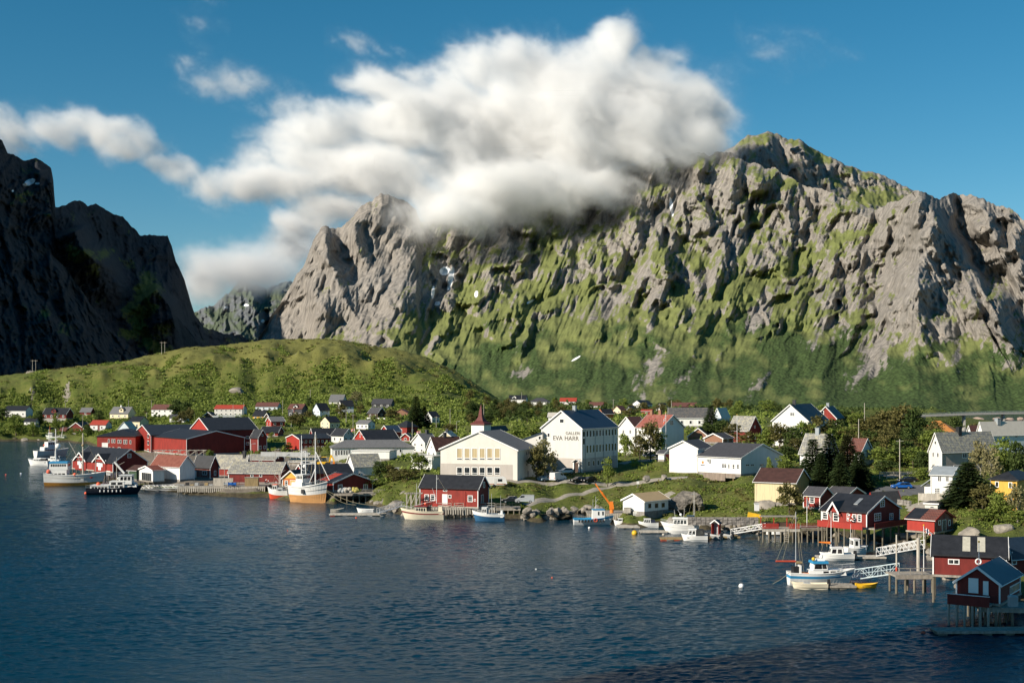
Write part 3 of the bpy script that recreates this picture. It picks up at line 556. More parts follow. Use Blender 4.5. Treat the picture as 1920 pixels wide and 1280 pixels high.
# ---- main massif
crestM = [(440, 705), (470, 660), (500, 612), (510, 590), (540, 545), (570, 492), (588, 450), (602, 426), (640, 426), (652, 415), (668, 398), (690, 378), (715, 364), (738, 368), (758, 376), (780, 395), (790, 415), (830, 410), (900, 392),
          (980, 372), (1050, 346), (1150, 318), (1250, 296), (1320, 288), (1370, 284), (1392, 300), (1430, 312), (1452, 316), (1478, 330), (1496, 340), (1520, 350), (1560, 362), (1600, 378), (1640, 392), (1662, 384),
          (1690, 368), (1706, 362), (1722, 357), (1736, 364), (1762, 376), (1780, 366), (1800, 364), (1830, 363), (1850, 374), (1875, 388), (1892, 388), (1905, 397), (1920, 412), (1950, 440), (2000, 470), (2060, 520), (2160, 600)]
FEAT = [  # polyline, left flank, right flank, metres
    ([(1722, 358), (1745, 405), (1790, 470), (1822, 540), (1836, 600), (1850, 660)], 190, 34, 165),
    ([(1824, 364), (1846, 400), (1866, 450), (1876, 500)], 70, 26, 95),
    ([(1886, 390), (1900, 430), (1908, 500), (1902, 560)], 60, 34, 85),
    ([(1853, 551), (1872, 595), (1890, 650), (1900, 720)], 75, 36, 150),
    ([(1222, 430), (1246, 470), (1252, 520), (1230, 590), (1215, 640)], 60, 12, 75),
    ([(1192, 408), (1200, 440), (1196, 480)], 30, 10, 40),
    ([(1318, 378), (1328, 420), (1322, 470)], 40, 14, 60),
    ([(1352, 438), (1360, 480), (1338, 540), (1310, 590)], 55, 14, 65),
    ([(1396, 372), (1398, 420), (1394, 450)], 45, 10, 55),
    ([(1436, 318), (1428, 350), (1405, 370), (1370, 430)], 60, 22, 80),
    ([(1492, 340), (1512, 390), (1525, 440)], 60, 12, 55),
    ([(1560, 362), (1572, 400), (1588, 430)], 40, 12, 40),
    ([(1000, 420), (990, 455), (992, 500), (975, 560)], 50, 12, 60),
    ([(948, 428), (955, 470), (946, 510)], 34, 12, 45),
    ([(1060, 470), (1066, 510)], 34, 10, 30), ([(1040, 500), (1034, 560)], 40, 10, 35),
    ([(860, 425), (852, 460), (846, 500)], 24, 10, 34), ([(905, 420), (896, 470), (880, 540)], 40, 16, 40),
    ([(1480, 480), (1462, 540), (1430, 600)], 70, 14, 40),
    ([(1620, 470), (1606, 530)], 50, 12, 36), ([(1668, 560), (1640, 620), (1600, 700)], 60, 14, 42),
    ([(1560, 640), (1530, 720)], 90, 18, 45), ([(1640, 680), (1600, 740)], 60, 14, 34), ([(1300, 650), (1240, 740)], 110, 20, 50), ([(1440, 690), (1420, 750)], 50, 14, 40),
    ([(1250, 300), (1238, 360), (1215, 400)], 50, 30, 60), ([(1390, 300), (1372, 340), (1350, 390)], 40, 30, 75), ([(1320, 290), (1300, 340)], 40, 26, 60),
    ([(715, 364), (742, 430), (770, 500), (740, 590), (690, 650)], 150, 90, 60), ([(604, 427), (606, 480), (640, 540), (645, 600)], 70, 40, 120), ([(660, 410), (672, 470), (690, 520)], 40, 26, 60),
    ([(560, 505), (590, 570), (570, 640)], 40, 40, 60), ([(800, 500), (745, 580), (700, 640)], 40, 30, 40)]
def relM(U, Y, V):
    bl = sstep(1690, 1790, U+.25*(Y-450))
    def two(sx, sy, seed, oct, kk=1.0):
        return aniso(U, Y, .42*kk, sx, sy, seed, oct)*(1-bl)+aniso(U, Y, -.5*kk, sx, sy, seed+1, oct)*bl
    cliff = np.interp(V, [0, .12, .3, .5, 1], [.25, .45, .7, 1.0, .9])*np.interp(U, [440, 620, 760, 830], [.7, .55, .6, 1])
    e = np.clip((1-V)/.05, 0, 1)
    f = np.zeros(U.shape)
    wx = U+fbm(U/90, Y/110, 3, 401)*6; wy = Y+fbm(U/90, Y/90, 2, 405)*6
    for pts, lw, rw, a in FEAT: f += poly_field(wx, wy, pts, lw, rw, a)
    fc = lambda sx, sy, sd: facets(U, Y, .42, sx, sy, sd)*(1-bl)+facets(U, Y, -.5, sx, sy, sd+1)*bl
    def bil(sx, sy, sd):       # broad slabs parted by sharp, long creases
        a = lambda k, s_: np.abs(gnoise((U+k*Y)/sx+fbm(U/80.0, Y/120.0, 3, s_+90)*.28, (Y-k*U*.25)/(sy*1.5)+.3*fbm(U/50., Y/50., 2, s_+95), s_))
        return np.minimum(a(.42, sd)*(1-bl)+a(-.5, sd+1)*bl, .42)/.42-.6
    n = (two(130, 420, 3, 2)-.55)*95+bil(70, 520, 731)*36+bil(26, 300, 741)*12+bil(11, 120, 751)*7.5+bil(5.2, 55, 761)*4.5+bil(2.8, 18, 771)*2.2+fc(20, 110, 711)*3
    gg = sstep(.50, .12, V+fbm(U/160., Y/120., 2, 791)*.12)*sstep(680, 800, U); n = n*(1-.6*gg)
    n += fbm(U/6.0, Y/9.0, 3, 31)*1.0+fbm(U/130., Y/100., 3, 37)*50
    # grass ramp and ledges
    led = fbm((U*.45+Y*1.0)/40.0, U/300.0, 2, 41)*5
    return (n*cliff+led+f*(1-.45*gg))*(.25+.75*e)
def band(U, Y, pts, w):
    d = np.full(U.shape, 1e9)
    for (x0, y0), (x1, y1) in zip(pts, pts[1:]):
        dx, dy = x1-x0, y1-y0; t = np.clip(((U-x0)*dx+(Y-y0)*dy)/(dx*dx+dy*dy), 0, 1)
        d = np.minimum(d, np.hypot(U-x0-t*dx, Y-y0-t*dy))
    return np.clip(1-d/w, 0, 1)
def vegM(U, Y, V, nz):
    lown = fbm(U/70., Y/46., 4, 61); a = fbm((U+.5*Y)/34., (Y-.3*U)/60., 4, 66)
    g = .21+np.interp(V, [0, .1, .3, .48, .7, 1], [.62, .58, .42, .14, -.03, -.08])+(nz-.42)*.9+lown*.26+a*.18+(aniso(U, Y, .42, 13, 46, 171, 4)-.55)*.85*np.interp(V, [0, .15, .35, 1], [.45, .7, 1, 1])+fbm(U/9., Y/9., 3, 175)*.12
    g += .55*band(U, Y, [(1725, 388), (1640, 425), (1540, 475), (1440, 520), (1360, 560), (1290, 575)], 26)
    g += .5*band(U, Y, [(1040, 400), (1000, 440), (1030, 470), (1010, 560)], 34)+.4*band(U, Y, [(870, 560), (790, 620), (760, 650)], 40)
    g += .45*band(U, Y, [(1100, 540), (1000, 570), (900, 620), (800, 660)], 26)+.3*band(U, Y, [(1260, 590), (1150, 620), (1000, 640)], 30)
    g += .4*band(U, Y, [(610, 540), (640, 535)], 20)+.3*band(U, Y, [(520, 600), (560, 615)], 25)
    g -= .75*band(U, Y, [(760, 500), (700, 560), (680, 620), (720, 640)], 62)*np.clip(1-(U-740)/80, 0, 1)     # bare pale slabs
    g -= .6*band(U, Y, [(850, 520), (830, 570)], 28)+.55*band(U, Y, [(1160, 560), (1120, 600)], 34)+.6*band(U, Y, [(1230, 560), (1215, 620)], 22)+.5*band(U, Y, [(1330, 520), (1290, 590)], 26)
    for pts, w in (([(1240, 660), (1200, 730)], 42), ([(1300, 690), (1250, 740)], 30), ([(1560, 610), (1520, 640)], 34), ([(1650, 650), (1600, 720)], 40), ([(1425, 590), (1410, 610)], 24), ([(1440, 700), (1400, 740)], 26), ([(1010, 690), (970, 700)], 20), ([(820, 640), (800, 660)], 16)):
        g -= .75*band(U, Y, pts, w)
    g -= .35*np.clip((U-1560)/120, 0, 1)*np.interp(V, [0, .2, .35, 1], [0, .2, 1, 1]) + .45*np.clip((640-U)/80, 0, 1)*np.interp(V, [0, .3, .5, 1], [0, .3, 1, 1])+.35*np.clip((790-U)/60, 0, 1)*np.interp(V, [.4, .6], [0, 1])
    return np.clip(g, 0, 1.2)
def forM(U, Y, V, nz):
    n = fbm(U/60., Y/40., 4, 71)
    f = np.interp(Y, [560, 600, 660, 720, 760], [0, .25, .5, .62, .7])+n*.35-np.interp(U, [700, 900], [.4, 0])
    f += .4*band(U, Y, [(1380, 580), (1470, 620), (1560, 690), (1640, 745)], 50)
    return np.clip(f, 0, 1)
snowM = [(834, 508, 9, 7, -20), (845, 522, 4.5, 20, 12), (812, 548, 2.5, 11, 5), (820, 569, 5, 3.5, -20), (893, 551, 3, 6, 10), (995, 565, 8, 2, -28), (1080, 672, 9, 1.6, -30), (1259, 388, 3, 17, -8)]
mtM = rock_mat('massif_rock', (.08, .077, .073), (.25, .236, .22), (.33, .29, .245), (.09, .10, .036), (.148, .168, .058), (.058, .092, .03), 1.3, .035)
relief('mountain', 'broad rocky mountain with green slopes under the white cloud', 440, 2160, 1.6, crestM, [(440, 790), (2160, 776)], [(440, 2150), (600, 2100), (800, 1900), (1000, 1750), (1300, 1650), (1700, 1600), (1900, 1650), (2160, 1500)],
       [(440, 2760), (720, 2900), (850, 3000), (1000, 3050), (1400, 3000), (1640, 2750), (1722, 2450), (1800, 2600), (1920, 2450), (2160, 2200)], relM, 400, 1.55, mtM, vegM, forM, snowM, seed=1)
# ---- back summit behind the right crest
def relB(U, Y, V):
    e = np.clip((1-V)/.08, 0, 1)
    f = poly_field(U, Y, [(1440, 252), (1452, 290), (1470, 340)], 90, 16, 90)+poly_field(U, Y, [(1498, 262), (1530, 310), (1545, 350)], 50, 18, 90)+poly_field(U, Y, [(1570, 298), (1600, 340)], 40, 16, 50)
    return (facets(U, Y, -.4, 26, 80, 141)*9+facets(U, Y, -.4, 9, 26, 145)*4+(aniso(U, Y, -.4, 60, 140, 103, 4)-.5)*70+(aniso(U, Y, -.4, 20, 50, 113, 4)-.5)*28+fbm(U/6., Y/6., 3, 131)*4+f)*(.3+.7*e)
relief('mountain', 'grassy summit rising behind the crest on the right', 1290, 1860, 2, [(1290, 350), (1330, 310), (1362, 282), (1385, 265), (1405, 254), (1438, 249), (1462, 253), (1478, 262), (1498, 261), (1512, 270), (1532, 284), (1560, 296), (1590, 311), (1622, 322), (1646, 324), (1668, 334), (1700, 352), (1740, 366), (1790, 400), (1860, 450)],
       [(1290, 480), (1860, 480)], [(1290, 2950), (1860, 2950)], [(1290, 3400), (1440, 3450), (1860, 3500)], relB, 90, 1.1, mtM, lambda U, Y, V, nz: np.clip(.22+(nz-.4)*.8+fbm(U/40., Y/30., 4, 161)*.4+fbm(U/9., Y/9., 3, 165)*.2+.4*band(U, Y, [(1600, 372), (1690, 378)], 18), 0, 1), seed=4, crest_noise=.6)
# ---- far valley mountain in the gap
mtF = rock_mat('haze_tinted_rock', (.06, .07, .08), (.13, .14, .15), (.14, .145, .15), (.06, .078, .055), (.085, .105, .068), (.05, .07, .05), 4.0, .02)  # blue-grey rock and dulled greens put haze into the colours
def relF(U, Y, V):
    e = np.clip((1-V)/.08, 0, 1)
    return ((aniso(U, Y, .3, 50, 90, 203, 5)-.5)*220+fbm(U/8., Y/8., 3, 231)*16+poly_field(U, Y, [(458, 527), (470, 560), (500, 600)], 60, 60, 120))*(.3+.7*e)
relief('mountain', 'small hazy mountain in the gap of the valley under the cloud', 330, 640, 1.5, [(330, 610), (360, 590), (375, 582), (400, 574), (420, 555), (440, 533), (452, 526), (468, 529), (500, 540), (522, 531), (545, 528), (570, 560), (600, 600), (640, 640)],
       [(330, 690), (640, 690)], [(330, 4300), (640, 4300)], [(330, 5400), (640, 5600)], relF, 110, 1.2, mtF, lambda U, Y, V, nz: np.clip(.33+(nz-.45)*.8+fbm(U/30., Y/20., 4, 261)*.4, 0, 1),
       snow=[(425, 576, 4, 2, 0), (461, 572, 5, 2, 0), (493, 602, 3, 3, 0)], seed=5)
# ---- left range (faces away from the sun; rock colour also darkened as shade)
mtL = rock_mat('shade_darkened_rock', (.012, .015, .020), (.036, .041, .050), (.048, .050, .054), (.05, .062, .016), (.10, .12, .03), (.03, .05, .015), 3.0, .035)
def relL2(U, Y, V):
    e = np.clip((1-V)/.06, 0, 1)
    f = poly_field(U, Y, [(136, 425), (150, 465), (190, 500), (200, 540)], 80, 40, 340)+poly_field(U, Y, [(285, 533), (318, 575), (330, 620), (335, 680)], 95, 22, 440)+poly_field(U, Y, [(88, 310), (98, 350), (90, 400)], 90, 20, 90)
    f += poly_field(U, Y, [(190, 475), (215, 530), (225, 600)], 60, 30, 90)
    return (facets(U, Y, .1, 34, 120, 341)*13+facets(U, Y, .1, 12, 40, 345)*6+(aniso(U, Y, .1, 70, 190, 303, 4)-.5)*80+(aniso(U, Y, .15, 22, 90, 313, 4)-.5)*28+fbm(U/6., Y/7., 3, 331)*5)*(.2+.8*e)+f*(.1+.9*e)
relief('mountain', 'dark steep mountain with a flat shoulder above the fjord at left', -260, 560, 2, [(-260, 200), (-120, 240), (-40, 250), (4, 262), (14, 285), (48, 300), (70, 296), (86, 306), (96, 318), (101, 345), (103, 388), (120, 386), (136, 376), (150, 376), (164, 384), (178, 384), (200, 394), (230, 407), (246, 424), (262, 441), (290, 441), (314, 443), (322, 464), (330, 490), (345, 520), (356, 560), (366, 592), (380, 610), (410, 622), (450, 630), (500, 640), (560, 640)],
       [(-260, 760), (560, 760)], [(-260, 1500), (0, 1900), (300, 2650), (560, 3300)], [(-260, 2100), (0, 2550), (100, 2800), (320, 3650), (400, 3900), (560, 4300)], relL2, 260, 1.3, mtL,
       lambda U, Y, V, nz: np.clip(.05+(nz-.35)*.7+fbm(U/40., Y/30., 4, 361)*.3+.5*band(U, Y, [(130, 470), (190, 485)], 22)+.55*band(U, Y, [(280, 545), (250, 620), (320, 660)], 42)+.4*band(U, Y, [(20, 370), (50, 365)], 25), 0, 1), None,
       [(55, 342, 11, 5, -25), (70, 344, 4, 2, 0), (24, 358, 2, 2, 0)], seed=6, crest_noise=.7)
def relL1(U, Y, V):
    e = np.clip((1-V)/.06, 0, 1)
    f = poly_field(U, Y, [(80, 590), (105, 640), (115, 690)], 60, 40, 70)
    return (facets(U, Y, -.2, 34, 120, 541)*12+facets(U, Y, -.2, 12, 40, 545)*6+(aniso(U, Y, -.2, 60, 180, 503, 4)-.5)*60+(aniso(U, Y, -.2, 20, 60, 513, 4)-.5)*30+fbm(U/6., Y/7., 3, 531)*4)*(.2+.8*e)+f*e
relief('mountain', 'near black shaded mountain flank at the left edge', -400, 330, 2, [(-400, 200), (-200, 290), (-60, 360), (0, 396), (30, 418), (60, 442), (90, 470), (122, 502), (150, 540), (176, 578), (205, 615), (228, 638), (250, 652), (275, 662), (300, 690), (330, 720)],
       [(-400, 765), (330, 765)], [(-400, 1000), (0, 1500), (330, 2150)], [(-400, 1500), (0, 1950), (150, 2150), (330, 2500)], relL1, 200, 1.2, mtL,
       lambda U, Y, V, nz: np.clip(.0+(nz-.35)*.6+fbm(U/40., Y/30., 4, 561)*.3+.25*band(U, Y, [(90, 600), (130, 630)], 30), 0, 1), seed=7, crest_noise=.6)
# ================================================================ clouds: a voxel volume, density made by geometry nodes
# blobs: photo column, row, distance, half width, half height (pixels at that distance), half depth (m), strength
BLOBS = [(1145, 85, 2750, 62, 60, 110, 1.05), (1060, 165, 2750, 150, 95, 170, 1.15), (1215, 185, 2750, 120, 80, 170, 1.1), (1300, 200, 2800, 95, 85, 170, 1.0), (960, 120, 2750, 80, 60, 100, .85), (820, 190, 2700, 150, 70, 140, .95), (890, 125, 2720, 90, 55, 100, .85), (1020, 115, 2750, 75, 55, 120, .95), (1235, 125, 2760, 75, 50, 120, .9), (1340, 225, 2800, 60, 60, 120, .85), (590, 290, 2620, 150, 55, 120, .9), (500, 300, 2620, 90, 40, 100, .75),
         (1100, 260, 2700, 260, 105, 230, 1.25), (1290, 270, 2700, 110, 70, 200, 1.1), (930, 250, 2700, 190, 110, 200, 1.15), (760, 235, 2650, 130, 60, 140, .95), (720, 160, 2650, 90, 40, 90, .62), (610, 245, 2650, 140, 50, 120, .95),
         (900, 365, 2550, 160, 80, 210, .95), (1050, 345, 2600, 150, 65, 200, .92), (830, 395, 2450, 70, 50, 150, .75), (680, 320, 2600, 150, 70, 150, 1.0), (560, 330, 2600, 120, 55, 120, .92), (620, 385, 2600, 90, 45, 110, .8),
         (470, 350, 2600, 90, 45, 100, .75), (560, 420, 2900, 70, 60, 120, .8), (480, 500, 3900, 100, 60, 200, .9), (390, 520, 3900, 60, 60, 170, .95), (560, 470, 3600, 60, 50, 150, .8),
         (405, 335, 2600, 95, 42, 80, .80), (320, 310, 2600, 80, 34, 80, .82), (250, 278, 2600, 85, 38, 90, .84), (180, 250, 2600, 90, 40, 90, .80), (90, 240, 2600, 95, 40, 100, .76), (20, 265, 2500, 60, 40, 120, .85), (-60, 250, 2500, 90, 50, 120, .9),
         (530, 195, 2650, 70, 22, 60, .36), (430, 155, 2650, 70, 18, 60, .33), (365, 120, 2650, 30, 22, 60, .40), (690, 80, 2650, 70, 22, 60, .36), (800, 120, 2650, 70, 26, 60, .55), (395, 45, 2650, 26, 22, 50, .16), (1450, 85, 2750, 60, 26, 60, .12), (745, 395, 2480, 36, 34, 60, .5)]
BLOBS = [(a, b, D+(320 if D < 3200 else 0), c, d, e*(.62 if D < 3200 else 1), f) for a, b, D, c, d, e, f in BLOBS]
def cloud_volume(name, label, x0, x1, y0, y1, D0, D1, blobs, vox, dens, seed):
    Dm = (D0+D1)/2
    mn = Vector((min((x0-CX)/F*D0, (x0-CX)/F*D1), D0, CH-(y1-HZ)/F*D0 if y1 > HZ else CH-(y1-HZ)/F*D0))
    mx = Vector((max((x1-CX)/F*D1, (x1-CX)/F*D0), D1, CH-(y0-HZ)/F*D1))
    ng = bpy.data.node_groups.new(name, 'GeometryNodeTree')
    ng.interface.new_socket('Geometry', in_out='INPUT', socket_type='NodeSocketGeometry')
    ng.interface.new_socket('Geometry', in_out='OUTPUT', socket_type='NodeSocketGeometry')
    n = ng.nodes; l = ng.links
    out = n.new('NodeGroupOutput'); vc = n.new('GeometryNodeVolumeCube'); sm = n.new('GeometryNodeSetMaterial')
    vc.inputs['Min'].default_value = mn; vc.inputs['Max'].default_value = mx
    for k, ax in zip(('Resolution X', 'Resolution Y', 'Resolution Z'), range(3)): vc.inputs[k].default_value = int((mx[ax]-mn[ax])/vox)
    pos = n.new('GeometryNodeInputPosition')
    def vm(op, a, b=None):
        x = n.new('ShaderNodeVectorMath'); x.operation = op
        for i, q in enumerate((a, b)):
            if q is None: continue
            if isinstance(q, (tuple, Vector)): x.inputs[i].default_value = q
            else: l.new(q, x.inputs[i])
        return x
    def mm(op, a, b=None, clamp=False):
        x = n.new('ShaderNodeMath'); x.operation = op; x.use_clamp = clamp
        for i, q in enumerate((a, b)):
            if q is None: continue
            if isinstance(q, (int, float)): x.inputs[i].default_value = q
            else: l.new(q, x.inputs[i])
        return x.outputs[0]
    def noise(vec, sc, det, rough):
        z = n.new('ShaderNodeTexNoise'); z.inputs['Scale'].default_value = sc; z.inputs['Detail'].default_value = det; z.inputs['Roughness'].default_value = rough
        l.new(vec, z.inputs['Vector']); return z
    off = vm('ADD', pos.outputs[0], (seed*911.0, 0, 0)).outputs[0]
    wz = noise(off, 1/170.0, 3, .55)
    wv = vm('SUBTRACT', wz.outputs['Color'], (.5, .5, .5)).outputs[0]
    sc = n.new('ShaderNodeVectorMath'); sc.operation = 'SCALE'; sc.inputs['Scale'].default_value = 150.0; l.new(wv, sc.inputs[0])
    p = vm('ADD', pos.outputs[0], sc.outputs[0]).outputs[0]
    acc = None
    for (bx, by, D, hw, hh, hd, st) in blobs:
        c = at_d(bx, by, D); q = D/F
        d = vm('SUBTRACT', p, tuple(c)).outputs[0]
        d = vm('MULTIPLY', d, (1/(hw*q*1.15), 1/(hd*1.2), 1/(hh*q*1.15))).outputs[0]
        ln = n.new('ShaderNodeVectorMath'); ln.operation = 'LENGTH'; l.new(d, ln.inputs[0])
        f = mm('SUBTRACT', st, mm('MULTIPLY', ln.outputs['Value'], st))
        if acc is None: acc = f
        else:
            s = n.new('ShaderNodeMath'); s.operation = 'SMOOTH_MAX'; s.inputs[2].default_value = .18
            l.new(acc, s.inputs[0]); l.new(f, s.inputs[1]); acc = s.outputs[0]
    tl = n.new('ShaderNodeVectorRotate'); tl.rotation_type = 'Y_AXIS'; tl.inputs['Angle'].default_value = R_(-28); l.new(p, tl.inputs['Vector'])
    ov = vm('MULTIPLY', vm('ADD', tl.outputs[0], (seed*911.0, 0, 0)).outputs[0], (.42, .8, 1.15)).outputs[0]
    nz = noise(ov, 1/110.0, 10, .74)
    e = mm('SUBTRACT', mm('ADD', acc, mm('MULTIPLY', mm('SUBTRACT', nz.outputs['Fac'], .5), 2.3)), .17)
    e = mm('MULTIPLY', e, 1.6, True)
    e = mm('MULTIPLY', mm('POWER', e, 1.35), dens)
    ve = mm('SUBTRACT', mm('ADD', acc, mm('MULTIPLY', mm('SUBTRACT', nz.outputs['Fac'], .5), 2.6)), -.10)
    e = mm('ADD', e, mm('MULTIPLY', mm('POWER', mm('MULTIPLY', ve, .9, True), 2.0), dens*.18))
    l.new(e, vc.inputs['Density'])
    m = bpy.data.materials.new(name+'_vapour'); m.use_nodes = True; mn_ = m.node_tree.nodes; mn_.clear()
    o = mn_.new('ShaderNodeOutputMaterial'); pv = mn_.new('ShaderNodeVolumePrincipled'); m.node_tree.links.new(pv.outputs[0], o.inputs['Volume'])
    pv.inputs['Color'].default_value = (0.995, .995, .995, 1); pv.inputs['Density'].default_value = 1.0; pv.inputs['Anisotropy'].default_value = 0.0
    sm.inputs['Material'].default_value = m
    l.new(vc.outputs[0], sm.inputs[0]); l.new(sm.outputs[0], out.inputs[0])
    vd = bpy.data.volumes.new(name); vo = bpy.data.objects.new(name, vd); S.collection.objects.link(vo)
    vd.materials.append(m)
    md = vo.modifiers.new('density', 'NODES'); md.node_group = ng
    vo['kind'] = 'stuff'; vo['label'] = label; vo['category'] = 'cloud'
    return vo
near_b = [b for b in BLOBS if b[2] < 3400]; far_b = [b for b in BLOBS if b[2] >= 3400]
cloud_volume('cloud', 'large white cloud bank resting on the mountain crest', -180, 1560, -10, 500, 2680, 3330, near_b, 5.5, .050, 0)
cloud_volume('cloud', 'bright low cloud behind the gap between the mountains', 260, 680, 400, 660, 3450, 4250, far_b, 12.0, .020, 3)
# ================================================================ terrain: one sheet through the bases of the buildings and the shore
CT = []       # (column, distance, height)
def cz(x, y, z): CT.append((x, F*(CH-z)/(y-HZ), z))
def cd(x, D, z): CT.append((x, D, z))
for h in HS:
    if h.get('piles'): continue
    c, s = math.cos(h['th']), math.sin(h['th']); C = h['C']
    for p in (C, C+Vector((-h['L']*c, h['L']*s, 0)), C+Vector((h['R']*s, h['R']*c, 0)), C+Vector((h['R']*s-h['L']*c, h['R']*c+h['L']*s, 0))):
        CT.append((CX+F*p.x/p.y, p.y, p.z))
shore = [(-300, 830), (-150, 828), (0, 826), (40, 826), (75, 827), (100, 828), (130, 828), (165, 830), (182, 848), (160, 872), (190, 900), (230, 905), (280, 912), (340, 920), (420, 922), (500, 924), (560, 930), (610, 930), (650, 930), (690, 938), (712, 950), (735, 958), (765, 966), (800, 962), (850, 964), (900, 966), (950, 972), (985, 973), (1020, 972), (1060, 972), (1090, 968), (1130, 966), (1160, 974), (1200, 976), (1240, 972), (1280, 974), (1320, 985), (1350, 992), (1390, 994), (1425, 1000), (1460, 1002), (1500, 1004), (1560, 1006), (1620, 1010), (1680, 1022), (1730, 1034), (1752, 1055), (1768, 1080), (1800, 1105), (1860, 1125), (1930, 1145), (2040, 1170), (2250, 1210)]
for x, y in shore:
    D = F*CH/(y-HZ); CT.append((x, D, 0.0)); CT.append((x, D*.93, -2.5)); CT.append((x, D*.8, -5))
for x in range(-300, 2300, 150):
    cd(x, 140, -6)
    if x < 1500: cd(x, 190, -6)
    if x < 500: cd(x, 280, -6)
    if x < 150: cd(x, 400, -6)
for x, y, D in [(-300, 735, 980), (-100, 716, 980), (0, 708, 970), (60, 698, 970), (130, 689, 980), (190, 684, 990), (240, 677, 1000), (290, 665, 1000), (345, 652, 1010), (400, 649, 1010), (450, 645, 1010), (500, 639, 1020), (560, 634, 1020), (600, 636, 1020), (650, 640, 1010), (700, 648, 1000), (740, 655, 1000), (800, 671, 990), (850, 694, 970), (900, 726, 950), (925, 744, 930), (950, 762, 900), (985, 772, 860)]:
    z = CH-(y-HZ)*D/F; cd(x, D, z); cd(x, D*1.2, z*.75); cd(x, D*1.48, -6)
    if x < 900: cd(x, D*.9, CH-(y+22-HZ)*D*.9/F if x > 100 else CH-(y+20-HZ)*D*.9/F)
for x, y, D in [(0, 770, 860), (60, 768, 860), (120, 762, 870), (200, 752, 860), (300, 745, 850), (400, 738, 860), (480, 735, 870), (560, 730, 870), (640, 725, 870), (700, 728, 860), (760, 738, 840), (820, 750, 800), (880, 765, 780), (930, 790, 720), (300, 700, 930), (450, 690, 940), (560, 680, 950), (700, 690, 930), (800, 712, 900), (860, 735, 860)]:
    cd(x, D, CH-(y-HZ)*D/F)
for x, y, z in [(0, 806, 6), (20, 815, 2.5), (70, 812, 3), (110, 818, 2.5), (150, 822, 2.2), (210, 812, 6), (270, 812, 6), (300, 862, 3), (340, 870, 3), (420, 862, 3), (480, 858, 3.2), (540, 860, 4), (520, 880, 3), (560, 880, 4), (600, 880, 4.6), (350, 907, 2.2), (420, 911, 2.2), (480, 912, 2.2), (520, 911, 2.4), (640, 925, 1.5), (700, 922, 2.6), (720, 930, 2.6), (735, 905, 4.5), (700, 905, 4), (760, 890, 6), (780, 905, 5.5), (790, 885, 6.2), (745, 945, .9), (760, 950, 1.5), (780, 935, 3.0), (820, 900, 6), (920, 945, 2.4), (940, 945, 2.4), (990, 944, 2.3), (1040, 934, 2.8), (1090, 925, 3.6), (1140, 914, 4.6), (1180, 907, 5.4), (940, 915, 5.6), (1000, 910, 5.9), (1060, 905, 6), (1110, 903, 6), (1160, 901, 6.1), (1220, 900, 6.4), (1010, 960, 1.8), (1060, 958, 1.8), (1120, 950, 2.4), (1150, 950, 2.5), (1180, 966, 2.2), (1260, 966, 2), (1265, 955, 2.4), (1320, 972, 1.8), (1400, 972, 2), (1450, 975, 2.4),
               (1240, 935, 3.6), (1256, 922, 5), (1275, 910, 6.3), (1300, 902, 7), (1290, 955, 2.5), (1340, 955, 2.5), (1360, 930, 4.5), (1400, 935, 4.5), (1390, 910, 6.5), (1430, 955, 3.2), (1470, 965, 3), (1520, 965, 3.2), (1200, 885, 7.5), (1230, 870, 8.6), (1180, 868, 8.8), (1220, 860, 9.2), (1140, 880, 7.8),
               (1560, 915, 7), (1600, 912, 7), (1640, 912, 6.9), (1690, 922, 6.3), (1740, 925, 6), (1700, 945, 5), (1650, 925, 6.4), (1720, 960, 4.2), (1740, 980, 3), (1800, 990, 4.2), (1830, 975, 5.2), (1850, 1000, 3.4), (1900, 985, 5), (1960, 985, 5.5), (1770, 1010, 1.8), (1800, 1012, 2.5), (1860, 1015, 2.8), (1920, 1015, 3), (2020, 1010, 4), (1650, 893, 8.4), (1700, 890, 8.4), (1740, 888, 8.8), (1850, 930, 7.5), (1840, 900, 9), (1600, 860, 11), (1680, 840, 12.5), (1640, 810, 15), (1700, 805, 14), (1560, 820, 14), (1480, 850, 11.5), (1430, 850, 11.5), (1100, 800, 14)]:
    cz(x, y, z)
cd(1335, 319, 5.6); cd(1352, 318.5, 5.2); cd(1374, 318.5, 5.3)
for x in range(950, 1760, 80): cd(x, 1000, 14); cd(x, 1180, 6); cd(x, 1400, -5)
for x in (1000, 1100, 1300, 1400, 1500, 1600): cd(x, 700, 17)
for x in (1700, 1780, 1860, 1950, 2100, 2250): cd(x, 470, 11); cd(x, 570, 1); cd(x, 640, -4); cd(x, 900, -6); cd(x, 1400, -6)
CT = np.array(CT)
def cto(x, D): return np.stack([np.asarray(x)/100.0, 7.0*np.log(np.asarray(D))], -1)
_q = cto(CT[:, 0], CT[:, 1])
# merge near duplicates
_keep = []
for i in range(len(_q)):
    if all(np.hypot(*(_q[i]-_q[j])) > .035 for j in _keep): _keep.append(i)
_q = _q[_keep]; _z = CT[_keep, 2]
_K = np.hypot(_q[:, None, 0]-_q[None, :, 0], _q[:, None, 1]-_q[None, :, 1])
_w = np.linalg.solve(np.block([[_K-np.eye(len(_q))*.02, np.ones((len(_q), 1))], [np.ones((1, len(_q))), np.zeros((1, 1))]]), np.append(_z, 0))
def tz_arr(x, D):
    p = cto(x, D).reshape(-1, 2); out = np.empty(len(p))
    for i in range(0, len(p), 20000):
        q = p[i:i+20000]; out[i:i+20000] = np.hypot(q[:, None, 0]-_q[None, :, 0], q[:, None, 1]-_q[None, :, 1])@_w[:-1]+_w[-1]
    return out.reshape(np.shape(x))
def tz(X, Y): return float(tz_arr(np.array([CX+F*X/Y]), np.array([Y]))[0])
